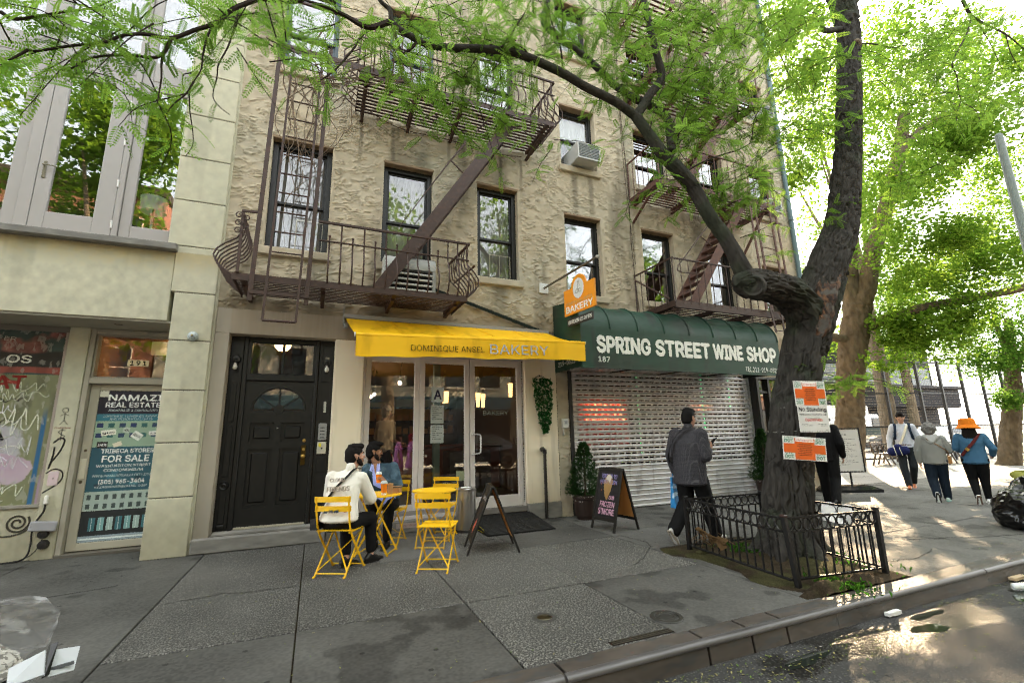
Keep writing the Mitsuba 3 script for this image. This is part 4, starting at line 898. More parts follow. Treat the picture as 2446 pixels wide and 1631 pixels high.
for x in (AX0 - 0.004, AX1):
    ga.add('end_panel', place(extr(side, 0.004), (x, 0, 0), (0, 1, 0), (0, 0, 1)), 'green_canvas')
ga.add('valance_hem', cat(box(AX0, AX1, AYF - 0.008, AYF + 0.008, 2.535, 2.56, .003), box(AX0, AX0 + .02, AYF, W - .02, 2.57, 2.6)), 'green_canvas')
for k in range(nx + 1):
    x = AX0 + (AX1 - AX0) * k / nx
    ga.add('seam', tube([(x, y - 0.004, z + 0.004) for y, z in prof[2:]], 0.011, 6), 'green_canvas', smooth=True)
for x in np.linspace(AX0 + .05, AX1 - 0.05, 5):
    ga.add('frame_bar', tube([(x, AYF + 0.03, 2.58), (x, W, 2.62)], 0.015, 6), 'satin', '#1a1c1a')
LW = '#e4e6df'
for w_, x, wd in (('SPRING', 4.40, 1.17), ('STREET', 5.68, 1.34), ('WINE', 7.10, 0.80), ('SHOP', 8.01, 0.86)):
    ga.add('lettering', cat(*[text(w_, 0.272, (x + dx, AYF - 0.003 - 0.0004 * i, 2.832 + dz), width=wd - .02, bold=True) for i, (dx, dz) in enumerate(((0, 0), (.02, 0), (.01, .012), (.01, -.012), (.01, 0)))]), 'satin', LW)
ga.add('lettering', text('187', 0.092, (4.42, AYF - 0.003, 2.655), width=0.24, bold=True), 'satin', '#cfd3cc')
ga.add('lettering', text('TEL.212-219-0521', 0.095, (7.93, AYF - 0.003, 2.60), width=0.95), 'satin', LW)
ga.add('lettering', text('219-0521', 0.085, (AX0 - 0.0045, 7.40, 2.66), (0, -1, 0), (0, 0, 1), width=0.62, bold=True), 'satin', '#b9bfb8')

# ================================================================ yellow awning over the bakery
def f_yel(p, n, uv):
    a = fbm(p.x * 1.5, p.y * 4, p.z * 4, 4)
    d = smoothstep(0.52, 0.75, fbm(p.x * 5, p.y * 3, p.z * 1.4, 4))
    v = mix((0.80, 0.44, 0.006), (0.86, 0.51, 0.010), a)
    return mix(v, v * mi.Color3f(0.60, 0.58, 0.5), d * 0.6)
mat('yellow_canvas', base_color=proc(f_yel), roughness=0.6, specular=0.3)
ya = Thing('bakery_awning', 'yellow fabric awning with dark and silver lettering above the bakery', 'awning')
YF = 6.58
xa = np.linspace(0, 1, 49)
def yaw_pt(u, v):     # u along, v 0 wall .. 1 front bar
    xw, xf = 0.33 + 3.56 * u, 0.44 + 3.72 * u
    zf = 2.875 + 0.095 * u
    x = xw + (xf - xw) * v; y = W - 0.13 + (YF - W + 0.13) * v; z = 3.30 + (zf - 3.30) * v - 0.035 * math.sin(PI * v) * (0.7 + 0.3 * math.sin(9 * u)) - 0.006 * math.sin(40 * u) * v + 0.016 * (meshkit.fbm(A3(u * 9, v * 2.5, 3), 3) - .5) * math.sin(PI * v)
    return (x, y, z)
V, F = [], []
nv = 9
for u in xa:
    for v in np.linspace(0, 1, nv):
        V.append(yaw_pt(u, v))
for i in range(48):
    for j in range(nv - 1):
        a = i * nv + j; F += [[a, a + 1, a + nv + 1], [a, a + nv + 1, a + nv]]
ya.add('canopy', (np.array(V), np.array(F)), 'yellow_canvas', smooth=True)
V, F = [], []
for i, u in enumerate(xa):
    x, y, z = yaw_pt(u, 1)
    for j in range(7):
        v = j / 6
        V.append((x, y - 0.03 + 0.012 * math.sin(23 * u + 2) * v + 0.007 * math.sin(61 * u) * v + 0.012 * (meshkit.fbm(A3(u * 16, v * 2, 7), 3) - .5) * v, z - 0.02 - v * (0.29 + 0.008 * math.sin(14 * u))))
for i in range(48):
    for j in range(6):
        a = i * 7 + j; F += [[a, a + 1, a + 8], [a, a + 8, a + 7]]
ya.add('valance', (np.array(V), np.array(F)), 'yellow_canvas', smooth=True)
for u_ in (0.2, 0.4, 0.6, 0.8):
    ya.add('seam', tube([A3(*yaw_pt(u_, v_)) + A3(0, 0, 0.004) for v_ in np.linspace(0.02, 0.98, 9)], 0.006, 5), 'yellow_canvas', smooth=True)
ya.add('front_bar', tube([(0.43, YF, 2.87), (4.17, YF, 2.965)], 0.032, 12), 'yellow_canvas', smooth=True)
ya.add('bar_cap', tube([(0.415, YF, 2.87), (0.431, YF, 2.87)], 0.035, 12), 'satin', '#b9c2c4'); ya.add('bar_cap', tube([(4.168, YF, 2.965), (4.185, YF, 2.965)], 0.035, 12), 'satin', '#d8c98a')
ya.add('cassette', cat(bar((0.31, W - 0.07, 3.345), (3.93, W - 0.07, 3.325), 0.13, 0.06)), 'satin', '#8d9092')
ya.add('mount', cat(box(0.29, 0.31, W - 0.15, W, 3.22, 3.36), box(0.295, 0.31, W - 0.04, W - 0.02, 3.36, 3.62), box(0.31, 0.37, W - 0.13, W, 3.16, 3.24, .01)), 'satin', '#9a9c9b')
for x in (0.75, 3.7):
    ya.add('folding_arm', cat(bar((x, W - 0.12, 3.16), (x + (0.5 if x < 2 else -0.5), 7.05, 2.96), 0.05, 0.04), bar((x + (0.5 if x < 2 else -0.5), 7.05, 2.96), (x, YF + 0.05, 2.81 + 0.02 * x), 0.04, 0.035)), 'satin', '#7d8082')
u3 = A3(3.74, 0, 0.095); u3 /= np.linalg.norm(u3)
up3 = np.cross(u3, A3(0, -1, 0)) * -1
up3 = A3(-u3[2], 0, u3[0])
ya.add('lettering', text('DOMINIQUE ANSEL', 0.088, A3(1.20, YF - 0.056, 2.668), u3, up3, width=1.13), 'matte', '#4a3405')
ya.add('lettering', text('BAKERY', 0.150, A3(2.42, YF - 0.056, 2.685), u3, up3, width=1.02), 'satin', '#a9adb0')

# ================================================================ hanging bakery sign, on a pole square to the wall
hs_ = Thing('hanging_sign', 'orange double sided bakery sign on chains below a wall pole', 'sign')
xs0 = 3.92
hs_.add('wall_plate', box(xs0 - 0.10, xs0 + 0.09, W - 0.03, W - 0.005, 4.12, 4.32, 0.004), 'satin', '#c9ccc9')
tipy, tipz = 6.62, 4.50
hs_.add('pole', tube([(xs0, W - 0.02, 4.22), (4.11, 5.95, 4.30)], 0.02, 10), 'satin', '#57524a')
tp = A3(*(4.11, 5.95, 4.30))
hs_.add('pole_tip', sphere(tp, 0.032, 10), 'satin', '#a5a49e')
a0, a1 = A3(xs0, W - 0.02, 4.22), tp
d = (a1 - a0) / np.linalg.norm(a1 - a0)
hz = A3(d[0], d[1], 0) / np.hypot(d[0], d[1])
SW = 0.84
s0 = a0 + d * (np.linalg.norm(a1 - a0) - 0.10) ; s0 = A3(s0[0], s0[1], 0) - hz * SW
zb = 3.49
arch = unary_union([sbox(0, 0.0, SW, 0.47), affinity.scale(Point(SW / 2, 0.46).buffer(0.2, quad_segs=12), 1, 1.05), sbox(SW / 2 - .2, .3, SW / 2 + .2, .47)])
hs_.add('board', place(extr(arch, 0.03), A3(s0[0], s0[1], zb) + np.cross(hz, [0, 0, 1]) * -0.015, hz, (0, 0, 1)), 'satin', '#e08f1e')
nn = np.cross(hz, A3(0, 0, 1))
for sgn in (1, -1):
    o = A3(s0[0], s0[1], zb) + nn * 0.0165 * sgn + (hz * SW if sgn < 0 else 0)
    ux = hz * sgn
    hs_.add('emblem_disc', place(extr(affinity.scale(Point(SW / 2, 0.42).buffer(0.15, quad_segs=12), 1, 1.2), 0.002), o, ux, (0, 0, 1)), 'satin', '#cfd3cf')
    eo = o + nn * 0.003 * sgn
    P2w = lambda x, z: tuple(eo + ux * x + A3(0, 0, z))
    hs_.add('emblem_line', cat(*[tube([P2w(SW / 2 + cx + 0.038 * math.cos(t), 0.375 + 0.032 * math.sin(t)) for t in np.linspace(0.5 if cx < 0 else 0, 2 * PI, 14)], 0.0035, 4) for cx in (-0.042, 0.045)], tube([P2w(SW / 2 - 0.004, 0.375), P2w(SW / 2 - 0.004, 0.56)], 0.003, 4), tube([P2w(SW / 2 + 0.03, 0.44), P2w(SW / 2 + 0.03, 0.56)], 0.003, 4)), 'matte', '#3c3a36')
    hs_.add('lettering', text('DOMINIQUE ANSEL', 0.05, o + nn * 0.001 * sgn + ux * 0.05 + A3(0, 0, 0.175), ux, (0, 0, 1), width=0.74), 'satin', '#c9a56a')
    hs_.add('lettering', text('BAKERY', 0.11, o + nn * 0.001 * sgn + ux * 0.05 + A3(0, 0, 0.04), ux, (0, 0, 1), width=0.74, bold=True), 'satin', '#dde0dc')
def chain(th, p, q, n=9):
    p, q = A3(*p), A3(*q)
    for i in range(1):
        ms = []
        for k in range(n):
            c = p + (q - p) * (k + 0.5) / n
            L = np.linalg.norm(q - p) / n * 0.72
            ax = A3(1, 0, 0) if k % 2 else A3(0, 1, 0)
            ms.append(tube([c + ax * 0.011 * math.cos(t) + A3(0, 0, L * math.sin(t)) for t in np.arange(8) * PI / 4], 0.003, 4, closed=True))
        th.add('chain', cat(ms), 'satin', '#4a4741')
def on_pole(s):
    b = s0 + hz * s
    k = ((b[0] - a0[0]) * hz[0] + (b[1] - a0[1]) * hz[1]) / np.hypot(d[0], d[1])
    return a0 + d * k
for s in (0.09, SW - 0.09):
    b = s0 + hz * s
    chain(hs_, (b[0], b[1], zb + 0.47), on_pole(s), 6 if s < .3 else 10)
gs = Thing('garden_notice', 'small dark notice reading GARDEN IS OPEN hanging under the orange sign', 'sign')
go = A3(s0[0], s0[1], zb - 0.20) + hz * 0.06
gs.add('board', place(box(0, 0.70, 0, 0.13, -0.012, 0.012, 0.002), go, hz, (0, 0, 1)), 'satin', '#2d2f2e')
gs.add('lettering', text('GARDEN IS OPEN', 0.062, go + nn * 0.0125 + hz * 0.03 + A3(0, 0, 0.034), hz, (0, 0, 1), width=0.64, bold=True), 'satin', '#c9ccc8')
gs.add('lettering', text('GARDEN IS OPEN', 0.062, go - nn * 0.0125 + hz * 0.67 + A3(0, 0, 0.034), -hz, (0, 0, 1), width=0.64, bold=True), 'satin', '#c9ccc8')
gs.add('hook', cat(*[tube([tuple(go + hz * s + A3(0, 0, 0.13)), tuple(go + hz * s + A3(0, 0, 0.21))], 0.004, 5) for s in (0.08, 0.6)]), 'satin', '#2a2927')
# ================================================================ fire escapes
def f_rust(p, n, uv):
    a = fbm(p.x * 6, p.y * 6, p.z * 6, 4)
    s = smoothstep(0.55, 0.7, fbm(p.x * 22, p.y * 22, p.z * 22, 3))
    v = mix((0.034, 0.017, 0.012), (0.058, 0.030, 0.022), a)
    return mix(v, (0.10, 0.042, 0.02), s * 0.35)
def f_rust2(p, n, uv):
    a = fbm(p.x * 6, p.y * 6, p.z * 6, 4)
    s = smoothstep(0.55, 0.7, fbm(p.x * 22, p.y * 22, p.z * 22, 3))
    v = mix((0.075, 0.034, 0.025), (0.125, 0.058, 0.044), a)
    return mix(v, (0.16, 0.07, 0.035), s * 0.4)
mat('rusty_paint', base_color=proc(f_rust), roughness=0.6)
mat('red_rusty_paint', base_color=proc(f_rust2), roughness=0.65)
def belly(base, top, out, amp, n=9):
    """A rod bulging outwards low down, straightening towards the top rail."""
    b, t, o = A3(*base), A3(*top), A3(*out)
    s = np.linspace(0, 1, n)
    k = np.where(s < 0.62, np.sin(np.clip(s / 0.62, 0, 1) * PI) * 1.0, 0.0)
    k = np.where(s >= 0.62, -0.12 * np.sin((s - 0.62) / 0.38 * PI), k)
    return b + (t - b) * s[:, None] + o * (amp * k)[:, None]
def scroll(c, r, ax, n=14, turns=1.3):
    t = np.linspace(0, 1, n)
    return [tuple(A3(*c) + A3(*ax) * r * (1 - 0.75 * s) * math.cos(turns * 2 * PI * s) + A3(0, 0, 1) * r * (1 - 0.75 * s) * math.sin(turns * 2 * PI * s)) for s in t]
def platform(th, M_, x0, x1, y0, z, y1=W - 0.03, slats=10, h=0.10, nb=4, foot=0.14):
    th.add('front_beam', box(x0, x1, y0, y0 + 0.012, z - h, z, 0.003), M_)
    th.add('end_beam', box(x0, x0 + 0.012, y0 + 0.012, y1, z - h * 0.8, z, 0.003), M_); th.add('end_beam', box(x1 - 0.012, x1, y0 + 0.012, y1, z - h * 0.8, z, 0.003), M_)
    for k in range(slats):
        y = y0 + 0.05 + (y1 - y0 - 0.08) * k / (slats - 1)
        th.add('slat', box(x0 + 0.013, x1 - 0.013, y - 0.022, y + 0.022, z - 0.035, z - 0.027), M_)
    for x in np.linspace(x0 + 0.12, x1 - 0.12, nb):
        th.add('cross_beam', box(x - 0.03, x + 0.03, y0 + 0.013, y1, z - 0.085, z - 0.037), M_)
        th.add('bracket', bar((x, y0 + 0.25, z - 0.10), (x, W - 0.01, z - 0.10 - foot), 0.05, 0.035), M_)
fe = Thing('fire_escape', 'dark brown iron fire escape with bellied railings above the black door and bakery', 'fire escape', 'fire escapes on the tan stucco building')
MR = 'rusty_paint'
# lower platform
PX, PR, PYf, PZ = -1.13, 2.07, 6.58, 3.60
platform(fe, MR, PX, PR, PYf, PZ, slats=12, nb=4, foot=0.02)
fe.add('top_rail', bars([(-0.14, PYf - 0.02, 4.47), (2.09, PYf - 0.02, 4.46)], 0.04, 0.03), MR); fe.add('mid_rail', bars([(-0.12, PYf - 0.02, 4.19), (2.09, PYf - 0.02, 4.18)], 0.03, 0.015), MR)
for i in range(14):
    x = 0.02 + i * 0.157
    tall = i % 2 == 1 or i > 11
    zt_ = 4.46 if tall else 4.26
    fe.add('baluster', tube(belly((x, PYf, PZ - 0.02), (x, PYf - 0.02, zt_), (0, -1, 0), 0.11), 0.0115, 6), MR, smooth=True)
    if not tall:
        fe.add('baluster_knob', sphere((x, PYf - 0.02, zt_ + 0.01), 0.02, 8), MR)
    elif i % 2:
        fe.add('baluster_ring', tube([(x + 0.0, PYf - 0.02 + 0.022 * math.cos(t), 4.41 + 0.035 * math.sin(t)) for t in np.arange(10) * PI / 5], 0.006, 5, closed=True), MR)
fe.add('end_rail', bars([(2.09, PYf - 0.02, 4.46), (2.02, W - 0.02, 4.46)], 0.035, 0.03), MR); fe.add('end_rail', bars([(2.2, PYf + 0.02, 4.12), (2.12, W - 0.02, 4.12)], 0.03, 0.015), MR)
for i in range(8):
    y = PYf + 0.04 + i * 0.125
    fe.add('end_baluster', tube(belly((PR, y, PZ - 0.02), (2.09 - i * 0.008, y, 4.46), (1, 0, 0), 0.20), 0.011, 6), MR, smooth=True)
for y in (6.72, 6.95, 7.2, 7.4):
    fe.add('scroll', tube(scroll((2.11, y, 4.34), 0.06, (0, 1, 0)), 0.007, 5), MR)
fe.add('end_rail', bars([(-1.07, PYf - 0.02, 4.45), (-1.10, W - 0.02, 4.45)], 0.03, 0.035), MR); fe.add('end_rail', bars([(-1.08, PYf - 0.02, 4.46), (-0.86, PYf - 0.03, 4.47)], 0.03, 0.03), MR)
fe.add('end_post', box(-1.085, -1.05, PYf - 0.03, PYf + 0.005, 3.6, 4.46), MR)
for i in range(8):
    y = PYf + 0.04 + i * 0.122
    fe.add('end_baluster', tube(belly((PX, y, PZ - 0.03), (-1.075, y + 0.01, 4.44), (-1, 0, 0), 0.25, 11), 0.011, 6), MR, smooth=True)
for z in (4.39, 4.28, 4.17):
    fe.add('scroll', tube(scroll((-1.11, PYf - 0.03, z), 0.05, (1, 0, 0)), 0.008, 5), MR); fe.add('scroll', tube(scroll((-1.02, PYf - 0.03, z - .03), 0.045, (-1, 0, 0)), 0.008, 5), MR)
# ladder guides and drop ladder
YL = 6.52
for x0, x1 in ((-0.895, -0.805), (-0.225, -0.13)):
    fe.add('ladder_guide', bars([(x0, YL, 3.22), (x1, YL, 7.3)], 0.055, 0.018, (0, 1, 0)), MR)
fe.add('guide_tie', box(-0.9, -0.2, YL - 0.03, YL - 0.01, 3.31, 3.36), MR)
ld = fe.sub('drop_ladder')
LYv = YL - 0.05
for x0, x1 in ((-0.72, -0.63), (-0.33, -0.24)):
    ld.add('rail', bars([(x0, LYv, 2.96), (x1, LYv, 7.0)], 0.03, 0.014, (0, 1, 0)), MR)
ld.add('bottom_bar', tube([(-0.72, LYv, 2.96), (-0.33, LYv, 2.96)], 0.018, 8), MR)
for i in range(11):
    z = 3.9 + i * 0.29
    ld.add('rung', tube([(-0.70 + 0.09 * (z - 3) / 4, LYv, z), (-0.325 + 0.09 * (z - 3) / 4, LYv, z)], 0.011, 6), MR)
# upper platform
UX0, UX1, UYf, UZ = 0.30, 3.74, 6.53, 7.12
platform(fe, MR, UX0, UX1, UYf, UZ, slats=12, nb=5, foot=0.10)
fe.add('long_beam', box(-0.86, 1.1, UYf - 0.014, UYf - 0.002, UZ - 0.05, UZ + 0.06), MR)
fe.add('top_rail', bars([(-0.84, UYf - 0.02, 7.97), (3.76, UYf - 0.02, 7.95)], 0.035, 0.03), MR); fe.add('mid_rail', bars([(0.3, UYf - 0.02, 7.68), (3.76, UYf - 0.02, 7.66)], 0.028, 0.014), MR)
for i in range(24):
    x = 0.36 + i * 0.145
    fe.add('baluster', tube(belly((x, UYf, UZ - 0.02), (x, UYf - 0.02, 7.96), (0, -1, 0), 0.12), 0.0115, 6), MR, smooth=True)
fe.add('end_rail', bars([(3.76, UYf - 0.02, 7.95), (3.72, W - 0.02, 7.95)], 0.03, 0.03), MR)
for i in range(7):
    y = UYf + 0.05 + i * 0.14
    fe.add('end_baluster', tube(belly((UX1, y, UZ - 0.02), (3.76, y, 7.95), (1, 0, 0), 0.22), 0.011, 6), MR, smooth=True)
    fe.add('end_lattice', tube(belly((UX1, y, UZ - 0.02), (3.76, min(y + 0.35, W - 0.04), 7.95), (1, 0, 0), 0.22), 0.009, 6), MR, smooth=True)
    y2 = UYf + 0.05
    b = belly((UX0, y, UZ - 0.02), (0.28, y, 7.96), (-1, 0, 0), 0.24)
    fe.add('end_baluster', tube(b, 0.011, 6), MR, smooth=True)
for y in (6.65, 6.9, 7.15, 7.4):
    fe.add('scroll', tube(scroll((3.77, y, 7.86), 0.06, (0, 1, 0)), 0.008, 5), MR)
def stair(th, M_, a, b, y0, y1, n, tall=0.2):
    for y in (y0, y1):
        th.add('stringer', bar((a[0], y, a[1]), (b[0], y, b[1]), 0.012, tall, (0, 0, 1)), M_)
    for i in range(n):
        t = (i + 0.6) / n
        x, z = a[0] + (b[0] - a[0]) * t, a[1] + (b[1] - a[1]) * t
        th.add('tread', box(x - 0.10, x + 0.08, y0 + 0.008, y1 - 0.008, z - 0.012, z + 0.012, 0.003), M_)
stair(fe, MR, (0.72, 3.60), (2.98, 7.10), 6.86, 7.36, 15)
fe.add('stair_handrail', tube([(0.95, 6.90, 4.62), (0.94, 6.90, 4.58), (1.86, 6.86, 6.09), (2.20, 6.86, 6.60), (2.54, 6.86, 7.05)], 0.014, 7), MR)
fe.add('handrail_strut', tube([(1.86, 6.86, 6.09), (2.13, 6.86, 5.85)], 0.012, 6), MR)

fe2 = Thing('fire_escape', 'reddish brown iron fire escape with straight railings above the wine shop', 'fire escape', 'fire escapes on the tan stucco building')
M2 = 'red_rusty_paint'
def rail_block(th, x0, x1, yf, z, h, n, m, M_):
    th.add('top_rail', bars([(x0, yf, z + h), (x1, yf, z + h)], 0.03, 0.025), M_)
    th.add('end_rail', bars([(x0, yf, z + h), (x0, W - 0.02, z + h)], 0.03, 0.025), M_); th.add('end_rail', bars([(x1, yf, z + h), (x1, W - 0.02, z + h)], 0.03, 0.025), M_)
    for i in range(n + 1):
        x = x0 + (x1 - x0) * i / n
        th.add('baluster', tube([(x, yf, z - 0.05), (x, yf, z + h)], 0.0085 if 0 < i < n else 0.014, 6), M_)
    for xx in (x0, x1):
        for i in range(1, m + 1):
            y = yf + (W - yf - 0.03) * i / m
            th.add('end_baluster', tube([(xx, y, z - 0.05), (xx, y, z + h)], 0.0085 if i < m else 0.014, 6), M_)
R2 = [(6.12, 9.55, 6.40, 3.89), (6.16, 9.55, 6.56, 6.56), (6.2, 9.3, 6.42, 9.12), (6.1, 8.6, 6.40, 11.05)]
for i, (x0, x1, yf, z) in enumerate(R2):
    platform(fe2, MR if i == 0 else M2, x0, x1, yf, z, slats=11, nb=4, foot=0.0 if i == 0 else 0.05, h=0.15)
    rail_block(fe2, x0, x1, yf, z, 0.84, 17, 6, MR if i == 0 else M2)
fe2.add('angle_brace', bar((6.12, 7.5, 4.62), (6.115, 6.55, 3.95), 0.05, 0.02), MR)
fe2.add('angle_brace', bar((6.2, 6.75, 6.45), (6.2, W - 0.02, 5.98), 0.045, 0.03), M2)
fe2.add('angle_brace', bar((9.4, 6.75, 6.45), (9.4, W - 0.02, 5.5), 0.06, 0.03), M2)
stair(fe2, M2, (6.78, 3.9), (8.62, 6.5), 6.64, 7.14, 12)
stair(fe2, M2, (6.92, 6.58), (8.82, 9.1), 6.64, 7.14, 12)
stair(fe2, M2, (7.0, 9.14), (8.55, 11.0), 6.64, 7.14, 10)
fe2.add('stair_handrail', tube([(6.47, 6.64, 4.60), (6.51, 6.64, 4.71), (6.70, 6.64, 4.91), (7.18, 6.64, 5.45), (7.45, 6.64, 5.74)], 0.012, 6), MR)
fe2.add('stair_handrail', tube([(7.59, 7.14, 5.20), (7.64, 7.14, 5.29), (8.20, 7.14, 5.94)], 0.012, 6), MR)
fe2.add('handrail_strut', tube([(6.47, 6.64, 4.60), (6.59, 6.64, 4.57), (6.95, 6.64, 4.59)], 0.011, 6), MR); fe2.add('handrail_strut', tube([(7.18, 6.64, 5.45), (7.47, 6.64, 5.28)], 0.011, 6), MR)
l2 = fe2.sub('ladder')
for x in (8.5, 8.66, 9.12, 9.3):
    l2.add('rail', bars([(x, 6.34, 3.9), (x, 6.42, 6.5)], 0.05, 0.018, (0, 1, 0)), M2)
for i in range(8):
    z = 4.1 + i * 0.3
    l2.add('rung', tube([(8.66, 6.36, z), (9.12, 6.36, z)], 0.01, 6), M2)
d2 = fe2.sub('drop_ladder')
for x in (8.60, 8.90):
    d2.add('rail', bars([(x - 0.02, 6.33, 4.0), (x + 0.08, 6.33, 2.95 if x > 8.7 else 3.4)], 0.045, 0.016, (0, 1, 0)), MR)
for z in (3.45, 3.7):
    d2.add('rung', tube([(8.62, 6.33, z), (8.93, 6.33, z)], 0.01, 6), MR)

# window air conditioners
def aircon(x0, x1, y0, z0, z1, label, louv=6):
    t = Thing('air_conditioner', label, 'air conditioner')
    y1 = W + 0.25
    t.add('case', cat(box(x0, x1, y0 + 0.02, y1, z1 - 0.012, z1, 0.004), box(x0, x1, y0 + 0.02, y1, z0, z0 + 0.012, 0.004), box(x0, x0 + 0.012, y0 + 0.02, y1, z0 + .012, z1 - .012), box(x1 - 0.012, x1, y0 + 0.02, y1, z0 + .012, z1 - .012), box(x0 + .02, x1 - .02, y0 + 0.06, y1, z0 + .02, z1 - .02)), 'satin', '#b3b4b0')
    t.add('rim', ring(x0, x1, z0, z1, 0.03, y0, y0 + 0.025, 0.006), 'satin', '#bcbcb8')
    for i in range(louv):
        z = z0 + 0.045 + (z1 - z0 - 0.09) * i / (louv - 1)
        t.add('louvre', box(x0 + 0.03, x1 - 0.03, y0 + 0.008, y0 + 0.03, z - 0.008, z + 0.002), 'satin', '#8f9494')
    return t
aircon(4.66, 5.22, 7.20, 7.04, 7.42, 'white window air conditioner on the stucco wall right of the upper balcony', 9)
aircon(10.57, 11.08, 7.25, 9.76, 10.12, 'white window air conditioner high up beside the drainpipe', 8)
aircon(10.4, 10.9, 7.3, 6.96, 7.3, 'small white window air conditioner behind the right end of the red fire escape', 8)
t = Thing('air_conditioner', 'rounded white air conditioner standing on the lower balcony under the stair', 'air conditioner')
ax0, ax1, ay0, az0, az1 = 0.86, 1.68, 7.08, 3.66, 4.36
t.add('top_cover', sweep([(ax0, 0, 0), (ax1, 0, 0)], [(-y, z) for y, z in [(ay0 + 0.0, 4.12), (ay0 - 0.01, 4.2), (ay0 + 0.03, 4.30), (ay0 + 0.12, 4.36), (W + 0.1, 4.37), (W + 0.1, 4.12)]], (0, 0, 1)), 'satin', '#a9aba6', smooth=40)
t.add('case', cat(box(ax0, ax0 + 0.05, ay0, W, az0, 4.12, .006), box(ax1 - 0.05, ax1, ay0, W, az0, 4.12, .006), box(ax0 + .05, ax1 - .05, ay0 + 0.1, W, az0, 4.12), box(ax0 + 0.05, ax1 - 0.05, ay0, W, az0, az0 + .03)), 'satin', '#8f918c')
for i in range(4):
    t.add('louvre', box(ax0 + 0.05, ax1 - 0.05, ay0 + 0.01, ay0 + 0.05, 3.76 + i * 0.09, 3.79 + i * 0.09, 0.004), 'satin', '#c3c5c0')
t.add('grille_back', box(ax0 + 0.05, ax1 - 0.05, ay0 + 0.085, ay0 + 0.095, 3.7, 4.11), 'matte', '#1d1e1d')
single('balcony_prop', 'dark slanting steel strip from the lower balcony down behind the yellow awning', 'strip', bar((1.75, W - 0.06, 3.95), (3.75, W - 0.06, 3.36), 0.03, 0.05), 'matte', '#1a2420')
# dead climbing stems tangled round the ladder, hanging from the upper balcony
vn = Thing('dead_vine', 'tangle of bare brown vine stems hanging over the left ladder', 'vine')
r = np.random.default_rng(31)
for k in range(17):
    x, z, y = r.uniform(-0.75, 0.35), r.uniform(6.6, 7.5), r.uniform(6.35, 6.62)
    q = [(x, y, z)]
    L = r.uniform(0.8, 2.6); n = int(L / 0.22) + 2
    tx = -0.42 + r.normal(0, .12)
    for i in range(n):
        x += 0.10 * (tx - x) + r.normal(0, .055); z -= L / n * r.uniform(.6, 1.3); y += r.normal(0, .03)
        q.append((x, y, max(z, 3.9)))
    vn.add('stem', tube(catmull(q, 3), np.linspace(r.uniform(.006, .012), .002, (len(q) - 1) * 3 + 1), 5), 'matte', ['#5a4a3c', '#6f6051', '#463a30'][k % 3])
for k in range(8):
    x = r.uniform(-0.6, 1.2)
    vn.add('stem', tube(catmull([(x, 6.45, 7.6), (x + r.normal(0, .25), 6.4, 7.2 + r.normal(0, .2)), (-0.3 + r.normal(0, .2), 6.42, 6.6), (-0.4 + r.normal(0, .15), 6.45, 5.9), (-0.42 + r.normal(0, .12), 6.45, 5.2)], 5), np.linspace(.013, .003, 21), 5), 'matte', '#5f5144')
# ================================================================ bakery terrace: bistro chairs, tables, cups, mats, bin, boards
YEL = '#e8b50a'
def frame_of(c, deg):
    a = math.radians(deg)
    X, Y = A3(math.cos(a), -math.sin(a), 0), A3(math.sin(a), math.cos(a), 0)      # deg turns +y towards +x
    return lambda m: (np.asarray(m[0]) @ np.stack([X, Y, A3(0, 0, 1)]) + A3(*c), m[1])
def bistro_chair(c, deg, label):
    t = Thing('bistro_chair', label, 'chair', 'yellow folding bistro chairs')
    f = frame_of(c, deg)
    w = 0.185
    for k in range(6):
        y = -0.165 + k * 0.066
        z = 0.452 + 0.012 * ((k - 2.5) / 2.5) ** 2
        x = np.linspace(-w - 0.015, w + 0.015, 7)
        t.add('seat_slat', f(bars([(q, y, z) for q in x], 0.054, 0.006)), 'satin', YEL)
    for s in (-1, 1):
        t.add('seat_rail', f(bars([(s * (w - 0.01), -0.19, 0.443), (s * (w - 0.01), 0.20, 0.443)], 0.012, 0.014)), 'satin', YEL)
        t.add('back_leg', f(bars(catmull([(s * w, -0.262, 0.825), (s * w, -0.225, 0.62), (s * w, -0.165, 0.45), (s * w, 0.03, 0.22), (s * w, 0.215, 0.012), (s * w, 0.235, 0.004)], 4), 0.010, 0.024, (0, 1, 0))), 'satin', YEL)
        t.add('front_leg', f(bars([(s * (w - 0.016), 0.195, 0.443), (s * (w - 0.016), -0.02, 0.22), (s * (w - 0.016), -0.225, 0.012), (s * (w - 0.016), -0.25, 0.004)], 0.010, 0.024, (0, 1, 0))), 'satin', YEL)
        for y in (0.235, -0.25):
            t.add('foot', f(sphere((s * (w - (0.016 if y < 0 else 0)), y, 0.008), 0.014, 8, (1, 1.5, .6))), 'satin', YEL)
    for y, ww in ((0.20, w), (-0.205, w - 0.016)):
        t.add('foot_bar', f(tube([(-ww, y, 0.035), (ww, y, 0.035)], 0.007, 6)), 'satin', YEL)
    t.add('cross_brace', f(bars([(-w + 0.02, 0.17, 0.40), (0, 0.0, 0.22), (w - 0.02, -0.18, 0.055)], 0.016, 0.005)), 'satin', YEL)
    t.add('cross_brace', f(bars([(w - 0.02, 0.17, 0.40), (0.0, 0.006, 0.226), (-w + 0.02, -0.18, 0.055)], 0.016, 0.005)), 'satin', YEL)
    for z in (0.80, 0.70):
        x = np.linspace(-w - 0.02, w + 0.02, 9)
        t.add('back_slat', f(sweep([(q, -0.262 + 0.05 * (0.80 - z) * 5 * 0.12 + 0.018 - 0.018 * (q / w) ** 2 * -1 - 0.03 + (0.80 - z) * 0.18, z) for q in x], [(-0.004, -0.029), (0.004, -0.029), (0.004, 0.029), (-0.004, 0.029)], (0, 0, 1))), 'satin', YEL)
    return t
